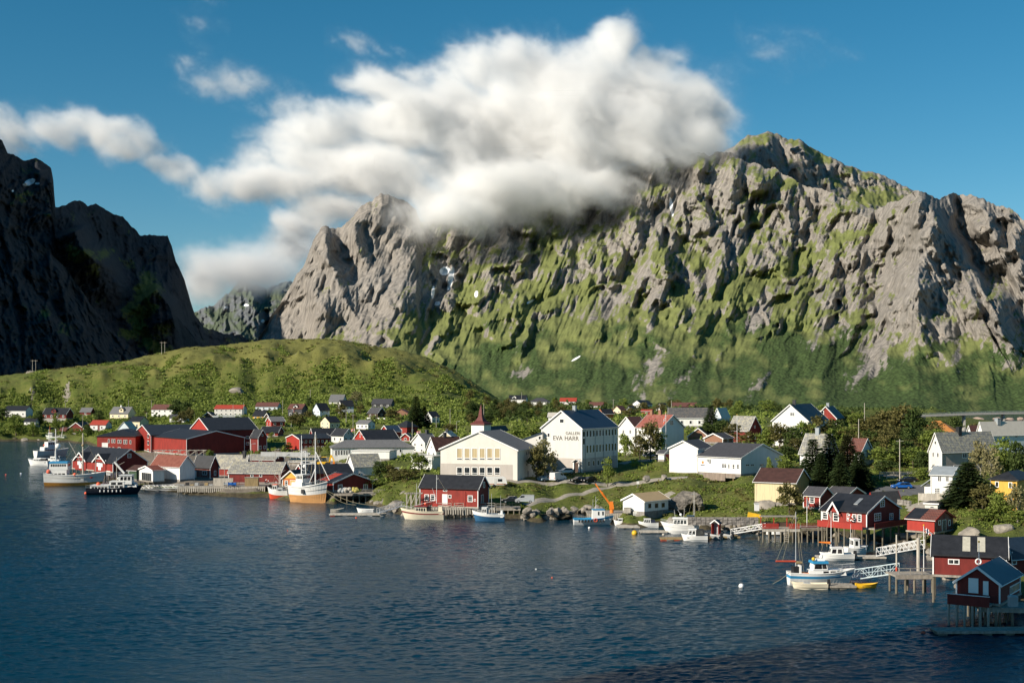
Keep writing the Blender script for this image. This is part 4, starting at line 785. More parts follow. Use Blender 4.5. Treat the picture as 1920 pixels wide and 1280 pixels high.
def on_ground(x, D):
    z = tz_arr(np.array([float(x)]), np.array([float(D)]))[0]; return Vector(((x-CX)*D/F, D, float(z)))
def hit(x, y, z0=3.0, lo=150, hi=1200):
    """first point where the sight line through photo pixel (x, y) meets the ground"""
    Ds = np.exp(np.linspace(math.log(lo), math.log(hi), 420)); g = tz_arr(np.full(Ds.shape, float(x)), Ds); s = CH-(y-HZ)*Ds/F
    k = np.where(s <= g)[0]
    D = Ds[k[0]] if len(k) else F*(CH-z0)/(y-HZ)
    return on_ground(x, D)
tx = np.arange(-300, 2255, 2.5); tD = np.exp(np.linspace(math.log(140), math.log(1480), 430))
TX, TD = np.meshgrid(tx, tD)
TZ = tz_arr(TX, TD); XW = (TX-CX)*TD/F
hillm = sstep(690, 900, TD)*sstep(1000, 880, TX)
rough = np.clip((TZ-1.2)/4, .12, 1)
TZn = TZ+fbm(XW/9., TD/9., 4, 601)*(.28*rough+.7*hillm)+hillm*(fbm(XW/45., TD/60., 3, 611)*1.5+(ridged((XW+TD*.6)/20., TD/30., 3, 615)-.55)*1.5)
TZn = np.where(TZ < .6, TZ+fbm(XW/3., TD/3., 3, 621)*.35, TZn)
P = np.stack([XW, TD, TZn], -1)
gx = np.gradient(TZn, axis=1)/np.maximum(1e-3, np.gradient(XW, axis=1)); gy = np.gradient(TZn, axis=0)/np.gradient(TD, axis=0)
slope = np.hypot(gx, gy)
rk = np.clip((slope-.75)*1.2+fbm(XW/12., TD/12., 4, 631)*.55-.1, 0, 1)
dirt = np.clip(sstep(690, 640, TX)*sstep(560, 520, TD)*sstep(.6, 1.2, TZ)*1.0+fbm(XW/15., TD/15., 3, 641)*.5-.1, 0, 1)*sstep(7, 4.5, TZ)
dry = np.clip(hillm*sstep(20, 62, TZ)+fbm(XW/40., TD/40., 4, 651)*.4, 0, 1)
wet = sstep(1.3, .3, TZn)
def ground_mat():
    m, n, l = nt('ground_cover')
    o = n.new('ShaderNodeOutputMaterial'); b = n.new('ShaderNodeBsdfPrincipled'); l.new(b.outputs[0], o.inputs[0]); b.inputs['Roughness'].default_value = .95; b.inputs['Specular IOR Level'].default_value = .15
    tc = n.new('ShaderNodeTexCoord')
    def noise(sc, det, rough=.65):
        z = n.new('ShaderNodeTexNoise'); z.inputs['Scale'].default_value = sc; z.inputs['Detail'].default_value = det; z.inputs['Roughness'].default_value = rough
        l.new(tc.outputs['Object'], z.inputs['Vector']); return z.outputs['Fac']
    def ramp(s, st):
        r = n.new('ShaderNodeValToRGB'); e = r.color_ramp.elements
        while len(e) < len(st): e.new(.5)
        for k, (p, c) in enumerate(st): e[k].position = p; e[k].color = (*c, 1)
        l.new(s, r.inputs[0]); return r.outputs[0]
    def mix(f, a, c):
        x = n.new('ShaderNodeMix'); x.data_type = 'RGBA'; l.new(f, x.inputs['Factor']); l.new(a, x.inputs[6]); l.new(c, x.inputs[7]); return x.outputs[2]
    def attr(k):
        a = n.new('ShaderNodeAttribute'); a.attribute_name = k; return a.outputs['Fac']
    def edge(k, nz, lo=.4, hi=.62):
        x = n.new('ShaderNodeMath'); x.operation = 'MULTIPLY_ADD'; l.new(nz, x.inputs[0]); x.inputs[1].default_value = .8; l.new(attr(k), x.inputs[2])
        y = n.new('ShaderNodeMath'); y.operation = 'SUBTRACT'; l.new(x.outputs[0], y.inputs[0]); y.inputs[1].default_value = .4
        return ramp(y.outputs[0], [(lo, (0, 0, 0)), (hi, (1, 1, 1))])
    n1 = noise(.12, 8, .7); n2 = noise(1.1, 6, .7); n3 = noise(.35, 6)
    grass = mix(ramp(n1, [(.35, (0, 0, 0)), (.65, (1, 1, 1))]), ramp(n2, [(.3, (.045, .065, .014)), (.7, (.12, .155, .03))]), ramp(n2, [(.3, (.075, .085, .022)), (.7, (.19, .19, .05))]))
    dryg = ramp(n2, [(.3, (.075, .08, .02)), (.5, (.15, .15, .04)), (.7, (.20, .185, .065))])
    c = mix(edge('dry', n3), grass, dryg)
    c = mix(edge('dirt', n3), c, ramp(n2, [(.3, (.12, .10, .08)), (.7, (.27, .235, .19))]))
    c = mix(edge('rock', n3), c, ramp(n2, [(.3, (.09, .085, .075)), (.7, (.30, .27, .23))]))
    c = mix(edge('wet', n3), c, ramp(n2, [(.3, (.03, .027, .018)), (.7, (.13, .105, .06))]))
    l.new(c, b.inputs['Base Color'])
    bp = n.new('ShaderNodeBump'); bp.inputs['Distance'].default_value = .5; l.new(n2, bp.inputs['Height']); l.new(bp.outputs[0], b.inputs['Normal'])
    return m
to = grid_mesh('ground', P, ground_mat(), dict(dry=dry, dirt=dirt, rock=rk, wet=wet))
# ================================================================ water
m, n, l = nt('fjord_water')
o = n.new('ShaderNodeOutputMaterial'); b = n.new('ShaderNodeBsdfPrincipled'); l.new(b.outputs[0], o.inputs[0])
b.inputs['Base Color'].default_value = (.002, .026, .047, 1); b.inputs['Roughness'].default_value = .12; b.inputs['IOR'].default_value = 1.33; b.inputs['Specular IOR Level'].default_value = .30
tc = n.new('ShaderNodeTexCoord')
def wn_(sc, det, st=(1, 1, 1), rot=0, rough=.55):
    mp = n.new('ShaderNodeMapping'); mp.inputs['Scale'].default_value = st; mp.inputs['Rotation'].default_value = (0, 0, R_(rot)); l.new(tc.outputs['Object'], mp.inputs[0])
    z = n.new('ShaderNodeTexNoise'); z.inputs['Scale'].default_value = sc; z.inputs['Detail'].default_value = det; z.inputs['Roughness'].default_value = rough
    l.new(mp.outputs[0], z.inputs['Vector']); return z.outputs['Fac']
def mo(op, a, c):
    x = n.new('ShaderNodeMath'); x.operation = op
    for i, q in enumerate((a, c)):
        if isinstance(q, (int, float)): x.inputs[i].default_value = q
        else: l.new(q, x.inputs[i])
    return x.outputs[0]
w1 = wn_(.55, 7, (.55, 1.15, 1), 12, .66); w2 = wn_(.09, 3, (.5, 1.2, 1), -8); gust = wn_(.012, 3, (.6, 1.4, 1), 5)
h = mo('ADD', mo('MULTIPLY', w1, mo('ADD', mo('MULTIPLY', gust, 1.0), .35)), mo('MULTIPLY', w2, .55))
bp = n.new('ShaderNodeBump'); bp.inputs['Distance'].default_value = .35; bp.inputs['Strength'].default_value = 1.0; l.new(h, bp.inputs['Height']); l.new(bp.outputs[0], b.inputs['Normal'])
wm = MB(); wm.face([(-9000, -3000, 0), (9000, -3000, 0), (9000, 9000, 0), (-9000, 9000, 0)])
wo_ = wm.build('water', m, fix=False); wo_['kind'] = 'structure'
# ---- near water: real wave relief
def waves():
    y = np.linspace(1296, 792, 1080); x = np.arange(-160, 2090, 1.7)
    D = F*CH/(y-HZ); Xp, Dp = np.meshgrid(x, D); X = (Xp-CX)*Dp/F; Y = Dp
    step = np.gradient(D)[:, None]*-1.0; step = np.abs(np.gradient(D))[:, None]
    gust = np.clip(.75+.75*fbm(X/60., Y/95., 4, 905), .18, 1.6)
    h = np.zeros_like(X)
    for k, (lam, sl_) in enumerate(((8, .004), (4.4, .010), (2.6, .022), (1.5, .046), (.95, .070))):
        a = R_(8+14*math.sin(k*2.1)); u = (X*math.cos(a)+Y*math.sin(a))/(lam*2.1); v = (-X*math.sin(a)+Y*math.cos(a))/lam
        n_ = gnoise(u*1.3+k*7, v*1.3, 910+k)+.55*gnoise(u*2.3-k*3, v*2.1+k, 920+k)
        h += n_*lam*sl_*1.9*.62*gust*np.clip((lam/(step*2.2)-.6)/.8, 0, 1)
    lee = sstep(0, 26, F*CH/(np.interp(Xp, [p[0] for p in shore], [p[1] for p in shore])-HZ)-Y)     # calmer close to the shore
    h *= .35+.65*lee
    P = np.stack([X, Y, h], -1)
    o = grid_mesh('water', P[::-1], m); return o
waves(); wo_.location.z = -.45
# ---- added shadow caster left of the viewpoint, unseen, shaped to shade the lowest boathouse
def shadow_caster():
    u = np.linspace(-1, 1, 90); v = np.linspace(-1, 1, 90); A, Bv = np.meshgrid(u, v)
    lx, ly = math.cos(ta), math.sin(ta)
    along = -170+70*A; per = 84+28*Bv
    hgt = 192*np.clip(1-np.abs(A)**1.3, 0, 1)*sstep(-1, -.7, Bv)*sstep(1.0, .8, Bv)+fbm(A*4, Bv*5, 4, 9)*6*(1-np.abs(A))
    P = np.stack([along*lx-per*ly, along*ly+per*lx, hgt-6], -1)
    o = grid_mesh('mountain', P, mtL, dict(veg=np.full(A.shape, .5), forest=A*0, snow=A*0)); o['label'] = 'added unseen shadow caster left of the viewpoint'; o['category'] = 'mountain'
shadow_caster()
# ================================================================ building builder
rng = random.Random(5)
def build_house(h):
    C, L, R, he, hr, th = h['C'], h['L'], h['R'], h['he'], h['hr'], h['th']
    c, s = math.cos(th), math.sin(th); g = h['gable']; tm = h.get('trim')
    cat = h['name'].replace('_', ' ')
    root = thing(h['name'], h['label'], cat, C, -th)
    big = C.y < 620
    def loc(px, py, face):
        d = Vector(((px-CX)/F, 1, (HZ-py)/F)); o = Vector((0, 0, CH))-C
        ol = Vector((c*o.x-s*o.y, s*o.x+c*o.y, o.z)); dl = Vector((c*d.x-s*d.y, s*d.x+c*d.y, d.z))
        t = (-ol.y/dl.y) if face == 'L' else (-ol.x/dl.x)
        p = ol+dl*t
        return (p.x if face == 'L' else p.y), p.z
    def fb(mb, face, a0, a1, z0, z1, d0, d1, mi=0):     # box lying on a facade
        if face == 'L': mb.box(min(a0, a1), -d1, z0, max(a0, a1), -d0, z1, mi)
        else: mb.box(d0, min(a0, a1), z0, d1, max(a0, a1), z1, mi)
    # ---- walls
    zb = 0.0; bh = h.get('base', .5)
    gl = g
    W_ = MB(); wr = 1 if h.get('wallR') else 0; gm = 2 if h.get('gmat') else 0  # wallR recolours the right wall, mostly painting shade into it
    def quad(a, b, z0, z1, mi): W_.face([(a[0], a[1], z0), (b[0], b[1], z0), (b[0], b[1], z1), (a[0], a[1], z1)], mi)
    cs = [(-L, 0), (0, 0), (0, R), (-L, R)]
    top = {'F': he, 'S': he}.get(g, he)
    for i in range(4):
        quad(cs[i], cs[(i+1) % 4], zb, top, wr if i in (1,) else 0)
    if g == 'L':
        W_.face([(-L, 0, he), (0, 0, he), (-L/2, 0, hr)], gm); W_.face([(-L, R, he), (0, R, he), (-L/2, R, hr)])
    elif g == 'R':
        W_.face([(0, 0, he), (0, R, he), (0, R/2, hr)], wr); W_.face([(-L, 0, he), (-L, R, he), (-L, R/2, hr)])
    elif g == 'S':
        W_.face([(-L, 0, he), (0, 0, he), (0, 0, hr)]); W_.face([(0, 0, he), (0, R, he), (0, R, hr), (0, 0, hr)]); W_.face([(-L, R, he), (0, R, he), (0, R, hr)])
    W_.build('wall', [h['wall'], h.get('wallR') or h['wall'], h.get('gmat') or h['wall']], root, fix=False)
    if not h.get('piles'):
        B = MB(); B.box(-L-.04, -.04, -2.2, .04, R+.04, (.35 if not h.get('basemat') else bh) if bh < 2 else .3)
        if h.get('base', 0) > 3.5: B = MB(); B.box(-L-.5, -.8, -6, .5, R+.5, .15)
        B.build('foundation', h.get('basemat') or (stone if C.y < 500 else concrete), root)
    # ---- roof
    oh = .35 if big else .4; t = .22; Rf = MB(); og = .35
    if g in 'LR':
        W2 = (L if g == 'L' else R)/2; sl_ = (hr-he)/W2; ln = (R if g == 'L' else L); z = .012
        for sg in (-1, 1):
            pr = [(0, hr+z), (sg*(W2+oh), he-oh*sl_+z), (sg*(W2+oh), he-oh*sl_+z+t), (0, hr+z+t)]
            if g == 'L': Rf.prism([(u-L/2, v) for u, v in pr], 'y', -og, ln+og)
            else: Rf.prism([(u+R/2, v) for u, v in pr], 'x', -ln-og, og)
        ridge_cap = MB()
        rf = Rf.build('roof', h['roof'], root)
        # barge boards and gutter boards
        if tm or big:
            bd = .28 if big else .35
            for (a, b) in ((-og-.07, -og-.002), (ln+og+.002, ln+og+.07)) if g == 'L' else ((og+.002, og+.07), (-ln-og-.07, -ln-og-.002)):
              T = MB()
              for sg in (-1, 1):
                pr = [(0, hr+z-bd+.18), (sg*(W2+oh+.02), he-oh*sl_+z-bd+.18), (sg*(W2+oh+.02), he-oh*sl_+z+t+.03), (0, hr+z+t+.03)]
                if g == 'L': T.prism([(u-L/2, v) for u, v in pr], 'y', a, b)
                else: T.prism([(u+R/2, v) for u, v in pr], 'x', a, b)
              T.build('barge_board', tm or (trimw if h['wall'] in (white, palegrey, paleblue, beige, cream, pyellow) else h['wall']), root)
            if big:
                zz = he-oh*sl_+z
                for sg in (-1, 1):
                    G = MB(); e = sg*(W2+oh+.06)
                    if g == 'L': G.tube((e-L/2, -og, zz+.08), (e-L/2, ln+og, zz+.08), .07)
                    else: G.tube((-ln-og, e+R/2, zz+.08), (og, e+R/2, zz+.08), .07)
                    G.build('gutter', trimw if tm is None else (blackm if h['roof'] is blackr else trimw), root)
    elif g == 'H':
        z = .012; e0 = -L-.5; e1 = .5; f0 = -.5; f1 = R+.5
        if R <= L: a = (e0+(f1-f0)/2*.9, (f0+f1)/2); b = (e1-(f1-f0)/2*.9, (f0+f1)/2)
        else: a = ((e0+e1)/2, f0+(e1-e0)/2*.9); b = ((e0+e1)/2, f1-(e1-e0)/2*.9)
        for dz, nm in ((0, 0), (.16, 0)):
            P4 = [(e0, f0, he+z+dz), (e1, f0, he+z+dz), (e1, f1, he+z+dz), (e0, f1, he+z+dz)]
            if dz:
                A_, B_ = (a[0], a[1], hr+dz), (b[0], b[1], hr+dz)
                if R <= L: fs = [(P4[0], P4[1], B_, A_), (P4[2], P4[3], A_, B_), (P4[1], P4[2], B_), (P4[3], P4[0], A_)]
                else: fs = [(P4[0], P4[1], A_), (P4[1], P4[2], B_, A_), (P4[2], P4[3], B_), (P4[3], P4[0], A_, B_)]
                for f in fs: Rf.face(f)
            else: Rf.face(P4)
        for i in range(4):
            p, q = [((e0, f0), (e1, f0)), ((e1, f0), (e1, f1)), ((e1, f1), (e0, f1)), ((e0, f1), (e0, f0))][i]
            Rf.face([(*p, he+z), (*q, he+z), (*q, he+z+.16), (*p, he+z+.16)])
        rf = Rf.build('roof', h['roof'], root)
    elif g == 'F':
        Rf.box(-L-.25, -.25, he+.01, .25, R+.25, he+.28); rf = Rf.build('roof', h['roof'], root)
        T = MB(); T.box(-L-.3, -.31, he+.05, .3, -.25, he+.32); T.build('fascia', trimw, root)
    elif g == 'S':
        Rf.prism([(-L-.4, he-.4*(hr-he)/L+.01), (0, hr+.01), (0, hr+.25), (-L-.4, he-.4*(hr-he)/L+.25)], 'y', -.4, R+.4); rf = Rf.build('roof', h['roof'], root)
    # ---- corner boards
    if tm and big and C.y < 560:
        for (x, y) in cs:
            T = MB(); sx = -1 if x < -.1 else 1; sy = -1 if y < .1 else 1
            T.box(x-.09+.03*sx, y-.09+.03*sy, 0, x+.09+.03*sx, y+.09+.03*sy, he-.05)
            T.build('corner_board', tm, root)
    # ---- windows and doors
    fm = brown if h.get('brownframes') else trimw
    def window(face, a0, a1, z0, z1, bars=True):
        if a1 < a0: a0, a1 = a1, a0
        w, hh = a1-a0, z1-z0
        b = min(.16, w*.16, hh*.16); m = MB()
        fb(m, face, a0, a1, z0, z0+b, .002, .075); fb(m, face, a0, a1, z1-b, z1, .002, .075)
        fb(m, face, a0, a0+b, z0+b, z1-b, .002, .075); fb(m, face, a1-b, a1, z0+b, z1-b, .002, .075)
        if bars and C.y < 420:
            n = max(1, round((w-2*b)/.75)); k = .055
            for i in range(1, n): fb(m, face, a0+b+(w-2*b)*i/n-k, a0+b+(w-2*b)*i/n+k, z0+b, z1-b, .002, .06)
            if hh > 1.2 and h['wall'] in (red, dred, bred, white, orange, yellow): 
                for q in (.36, .68): fb(m, face, a0+b, a1-b, z0+hh*q-.035, z0+hh*q+.035, .002, .055)
        f = m.build('window', fm, root)
        p = MB(); fb(p, face, a0+b*.8, a1-b*.8, z0+b*.8, z1-b*.8, .004, .03); p.build('pane', glass, f)
    for spec in h.get('win', []):
        face, nc, nr = spec[:3]; ln = L if face == 'L' else R
        hz = he if not (len(spec) > 3) else hr
        for r in range(nr):
            for q in range(nc):
                u = (q+.5)/nc*ln; w = min(1.1, ln/nc*.5); st = he/nr; z0 = r*st+st*.30; hh = min(1.35, st*.48)
                if len(spec) > 3: z0 = he+(hr-he)*.25; w = .9
                a = -ln+u if face == 'L' else u
                window(face, a-w/2, a+w/2, z0, z0+hh, False)
        if face == g and nr == 1 and C.y < 700 and len(spec) < 4 and hr-he > 1.8:    # attic window in the gable
            a = -L/2 if g == 'L' else R/2; window(face, a-.4, a+.4, he+(hr-he)*.15, he+(hr-he)*.15+.9, False)
    for (face, xa, ya, xb, yb) in h.get('winpx', []):
        a0, z1 = loc(xa, ya, face); a1, _ = loc(xb, ya, face); _, z0 = loc((xa+xb)/2, yb, face)
        window(face, a0, a1, z0, z1)
    for dd in h.get('doors', []):
        xa, ya, xb, yb, dm = dd; face = 'L'
        xc = CX+F*C.x/C.y
        if (xa+xb)/2 > xc: face = 'R'
        a0, z1 = loc(xa, ya, face); a1, _ = loc(xb, ya, face); _, z0 = loc((xa+xb)/2, yb, face); z0 = max(z0, .02)
        a0, a1 = min(a0, a1), max(a0, a1)
        m = MB(); fb(m, face, a0, a1, z0, z1, .003, .05); d = m.build('door', dm, root)
        f = MB(); fb(f, face, a0-.1, a0, z0, z1+.1, .002, .08); fb(f, face, a1, a1+.1, z0, z1+.1, .002, .08); fb(f, face, a0, a1, z1, z1+.1, .002, .08)
        for i in range(1, 5): fb(f, face, a0+(a1-a0)*i/5-.012, a0+(a1-a0)*i/5+.012, z0+.02, z1-.02, .05, .058)
        f.build('door_frame', tm or trimw, d)
    for (fr, w, hh, cm) in h.get('chim', []):
        m = MB()
        px, py = (-L/2, R*fr) if g in 'L' else (-L*(1-fr), R/2)
        m.box(px-w/2, py-w/2, hr-.8, px+w/2, py+w/2, hr+hh); m.box(px-w/2-.08, py-w/2-.08, hr+hh, px+w/2+.08, py+w/2+.08, hr+hh+.14)
        m.build('chimney', cm, rf)
    # ---- dormers on the L-facing slope
    if 'dorm' in h:
        for fr in h['dorm']:
            cx = -L*(1-fr); w = min(3.0, L*.3); zt = hr-.25; z0 = he-.3; d0 = R*.10 if g == 'R' else R*.1
            m = MB(); m.box(cx-w/2, d0-.3, z0, cx+w/2, R/2, zt-w*.32); m.face([(cx-w/2, d0-.3, zt-w*.32), (cx+w/2, d0-.3, zt-w*.32), (cx, d0-.3, zt)])
            dr = m.build('dormer', h['wall'] if h['wall'] is not dgrey else white, root)
            r2 = MB()
            for sg in (-1, 1): r2.prism([(cx, zt+.02), (cx+sg*(w/2+.3), zt-w*.32-.2), (cx+sg*(w/2+.3), zt-w*.32), (cx, zt+.22)], 'y', d0-.65, R/2)
            r2.build('dormer_roof', h['roof'], dr)
            p = MB(); p.box(cx-.6, d0-.36, zt-w*.32-1.0, cx+.6, d0-.305, zt-w*.32-.05); p.build('dormer_window', glass, dr)
    for (fr, wf) in h.get('dormG', []):      # boathouse front gables with white fretwork
        cx = -L*(1-fr); w = L*wf; zt = he+(hr-he)*.62; z0 = he
        m = MB(); m.box(cx-w/2+.3, -.25, z0-3.2, cx+w/2-.3, R*.3, z0); m.face([(cx-w/2+.3, -.25, z0), (cx+w/2-.3, -.25, z0), (cx, -.25, zt)])
        dr = m.build('front_gable', red, root); r2 = MB(); tr = MB()
        for sg in (-1, 1):
            r2.prism([(cx, zt+.02), (cx+sg*(w/2+.2), z0-.2), (cx+sg*(w/2+.2), z0), (cx, zt+.22)], 'y', -.75, R*.42)
            tr.prism([(cx, zt-.18), (cx+sg*(w/2+.24), z0-.42), (cx+sg*(w/2+.24), z0+.03), (cx, zt+.26)], 'y', -.84, -.752)
        r2.build('front_gable_roof', h['roof'], dr); tr.box(cx-w*.26, -.84, z0+(zt-z0)*.42, cx+w*.26, -.76, z0+(zt-z0)*.42+.15); tr.build('fretwork', trimw, dr)
        dm = MB(); dm.box(cx-.9, -.33, z0-2.6, cx+.9, -.27, z0-.25); dm.build('hatch', trimw, dr)
        for sg in (-1, 1):
            q = MB(); q.box(cx+sg*1.5-.45, -.33, z0-1.5, cx+sg*1.5+.45, -.27, z0-.1); f = q.build('window', trimw, dr)
    if 'porch' in h:
        fr, wf = h['porch']; cx = -L*(1-fr); w = L*wf*1.35; z0 = he-.25; zt = he+1.55; m = MB(); tr = MB(); r2 = MB()
        m.face([(cx-w/2, -.5, z0), (cx+w/2, -.5, z0), (cx, -.5, zt)]); m.box(cx-w/2, -.48, z0-.01, cx+w/2, .6, z0+.02)
        dr = m.build('porch_gable', red, root)
        for sg in (-1, 1):
            r2.prism([(cx, zt+.02), (cx+sg*(w/2+.2), z0-.2), (cx+sg*(w/2+.2), z0), (cx, zt+.22)], 'y', -.95, R*.3)
            tr.prism([(cx, zt-.25), (cx+sg*(w/2+.26), z0-.52), (cx+sg*(w/2+.26), z0+.03), (cx, zt+.26)], 'y', -1.03, -.952)
            tr.beam((cx+sg*w*.42, -.9, z0-.1), (cx+sg*w*.42, -.05, z0-1.1), .14, .14)
        r2.build('porch_roof', h['roof'], dr); tr.build('barge_board', trimw, dr)
    if h.get('skyl'):
        sl_ = (hr-he)/(R/2); y0, y1 = R*.18, R*.36; x0 = -L*.42
        m = MB(); m.hexa([(x0, y0, he+sl_*y0+.24), (x0+.8, y0, he+sl_*y0+.24), (x0+.8, y1, he+sl_*y1+.24), (x0, y1, he+sl_*y1+.24), (x0, y0, he+sl_*y0+.36), (x0+.8, y0, he+sl_*y0+.36), (x0+.8, y1, he+sl_*y1+.36), (x0, y1, he+sl_*y1+.36)])
        m.build('skylight', steel, rf)
    if h.get('panels'):
        sl_ = (hr-he)/(R/2)
        for fr in (.405, .612):
            x0 = -L+L*fr; w = L*.108; y0, y1 = R*.07, R*.46; m = MB(); a, b = he+sl_*y0+.235, he+sl_*y1+.235
            m.hexa([(x0, y0, a), (x0+w, y0, a), (x0+w, y1, b), (x0, y1, b), (x0, y0, a+.03), (x0+w, y0, a+.03), (x0+w, y1, b+.03), (x0, y1, b+.03)]); m.build('roof_panel', mat('ribbed_pale_panel', (.42, .40, .33), .7, .1, 2), rf)
    if h.get('patch'):
        sl_ = (hr-he)/(R/2); x0, x1 = -L*.95, -L*.45; y0, y1 = R*.02, R*.42; m = MB(); a, b = he+sl_*y0+.238, he+sl_*y1+.238
        m.hexa([(x0, y0, a), (x1, y0, a), (x1, y1, b), (x0, y1, b), (x0, y0, a+.02), (x1, y0, a+.02), (x1, y1, b+.02), (x0, y1, b+.02)]); m.build('roof_patch', redroof, rf)
    if h.get('blackpart'):
        sl_ = (hr-he)/(R/2); x0, x1 = -L-.33, -L*.52; m = MB()
        for y0, y1 in ((-.33, R/2-.02),):
            a, b = he+sl_*y0+.238, he+sl_*y1+.238
            m.hexa([(x0, y0, a), (x1, y0, a), (x1, y1, b), (x0, y1, b), (x0, y0, a+.02), (x1, y0, a+.02), (x1, y1, b+.02), (x0, y1, b+.02)])
        m.build('felt_roofing', blackr, rf)
    if h.get('piles'):
        m = MB(); m.box(-L-.2, -.2, -.32, .2, R+.2, -.02); m.build('floor_frame', lgrey if h['wall'] in (red,) else grey, root)
        nx = max(3, int(L/2.6)); ny = 3
        for j in range(ny):
            for i in range(nx+1):
                x = -L+L*i/nx; y = .1+(R-.2)*j/(ny-1); w = Vector((C.x+c*x+s*y, C.y-s*x+c*y, 0)); gz = min(tz(w.x, w.y), C.z-.4)
                p = MB(); p.tube((x, y, -.33), (x, y, max(gz, -2.5)-C.z-.4), .15, .17, 7); p.build('pile', pile, root)
    sp = h.get('special')
    if sp == 'hall':
        # windows: six tall curtained above, six dark below, two wall tones, right corner undercut
        B = MB(); a0, zt = loc(826, 868, 'L'); m = MB()
        m.box(-L-.012, -.012, -.1, -.9, R*.98, zt); 
        lw = MB(); lw.box(-L-.03, -.03, .36, -1.25, R-.5, zt); lw.build('lower_storey', dbeige, root)
        for i in range(6):
            xa = 856.3+14.15*i
            a0, z1 = loc(xa, 839.5, 'L'); a1, _ = loc(xa+11, 839.5, 'L'); _, z0 = loc(xa, 861.5, 'L')
            f = MB(); b = .14
            fb(f, 'L', a0, a1, z0, z0+.55, .002, .09); fb(f, 'L', a0, a1, z1-b, z1, .002, .09); fb(f, 'L', a0, a0+b, z0+.55, z1-b, .002, .09); fb(f, 'L', a1-b, a1, z0+.55, z1-b, .002, .09); wo = f.build('window', trimw, root)
            p = MB(); fb(p, 'L', a0+b, a1-b, z0+.55, z1-b, .004, .03); p.build('curtain', curtain, wo)
            p = MB(); fb(p, 'L', a0+b, a1-b, z0+.1, z0+.38, .091, .096); p.build('pane', glass, wo)
            a0, z1 = loc(xa, 875, 'L'); a1, _ = loc(xa+11, 875, 'L'); _, z0 = loc(xa, 890, 'L')
            f = MB(); fb(f, 'L', a0, a1, z0, z0+b, .035, .10); fb(f, 'L', a0, a1, z1-b, z1, .035, .10); fb(f, 'L', a0, a0+b, z0+b, z1-b, .035, .10); fb(f, 'L', a1-b, a1, z0+b, z1-b, .035, .10); fb(f, 'L', a0+b, a1-b, z0+(z1-z0)*.25-.05, z0+(z1-z0)*.25+.05, .035, .09); wo = f.build('window', trimw, root)
            p = MB(); fb(p, 'L', a0+b, a1-b, z0+b, z1-b, .036, .06); p.build('pane', glass, wo)
        for i in range(4):
            m = MB(); y = R*(.45+.11*i); m.box(.002, y, he-1.4, .05, y+.5, he-.7); m.build('vent', blackm, root)
        m = MB(); m.box(-1.2, -.02, .1, -1.0, -.018, .2)
        d = MB(); d.box(.045, R*.5, .0, .08, R*.5+1, 2.3); d.build('door', dbeige, root)
    if sp == 'gallery':
        for (xa, ya, xb, yb) in ((1049, 784.5, 1058, 793), (1026, 811, 1031.5, 819.5)):
            a0, z1 = loc(xa, ya, 'L'); a1, _ = loc(xb, ya, 'L'); _, z0 = loc(xa, yb, 'L'); window('L', a0, a1, z0, z1, False)
        _, zl = loc(1060, 858.5, 'L'); lw = MB(); lw.box(-L-.03, -.03, .3, .03, R+.03, zl); lw.build('lower_storey', dbeige, root)
        def row(ya, yb, n, u0, u1):
            for i in range(n):
                u = R*(u0+(u1-u0)*(i+.5)/n); w = R*(u1-u0)/n*.66
                window('R', u-w/2, u+w/2, ya, yb, False)
        zz = lambda y: loc(1095, y, 'R')[1]
        row(zz(820), zz(806.5), 10, .10, .99); row(zz(850), zz(834), 10, .10, .99)
        for i in range(6):
            u = R*(.12+.88*(i+.5)/6.8); m = MB(); m.box(.032, u-.5, zl-2.3, .09, u+.5, zl-.7); f = m.build('window', trimw, root); m = MB(); m.box(.091, u-.38, zl-2.15, .096, u+.38, zl-.85); m.build('pane', glass, f)
        for ya, yb in ((820, 807), (834, 820.5)):
            window('R', R*.015, R*.085, zz(ya), zz(yb), True)
        for u in (.09, .36, .60, .88):
            m = MB(); m.tube((.1, R*u, .4), (.1, R*u, he-.1), .06); m.build('downpipe', bluegrey, root)
        # door with small gabled hood
        a0, z1 = loc(1078, 867, 'L'); a1, _ = loc(1086, 867, 'L'); m = MB(); m.box(a0, -.10, .05, a1, -.035, z1); d = m.build('door', brown, root)
        f = MB(); 
        for a in (a0-.35, a1+.02): f.box(a, -.5, 0, a+.3, -.036, z1+.1)
        f.build('door_frame', white, d); r2 = MB()
        for sg in (-1, 1): r2.prism([((a0+a1)/2, z1+.9), ((a0+a1)/2+sg*1.3, z1+.1), ((a0+a1)/2+sg*1.3, z1+.25), ((a0+a1)/2, z1+1.05)], 'y', -.8, -.036)
        r2.build('door_hood', white, d)
        for word, xa, xb, yt, yb in (('GALLERI', 1061, 1087.5, 808.8, 814.3), ('EVA HARR', 1037.5, 1085.5, 816.5, 824.5)):
            a0, zt = loc(xa, yt, 'L'); a1, _ = loc(xb, yt, 'L'); _, zb_ = loc(xa, yb, 'L')
            cu = bpy.data.curves.new('lettering', 'FONT'); cu.body = word; cu.size = 1; cu.extrude = .02; cu.space_word = 1.2
            to_ = bpy.data.objects.new('lettering', cu); S.collection.objects.link(to_)
            bpy.context.view_layer.update()
            dg = bpy.context.evaluated_depsgraph_get(); me = bpy.data.meshes.new_from_object(to_.evaluated_get(dg)); bpy.data.objects.remove(to_)
            co = np.array([v.co[:] for v in me.vertices]); mn, mx = co.min(0), co.max(0)
            sx = (a1-a0)/(mx[0]-mn[0]); sz = (zt-zb_)/(mx[1]-mn[1])
            for v in me.vertices: v.co = (a0+(v.co.x-mn[0])*sx, -.045-v.co.z, zb_+(v.co.y-mn[1])*sz)
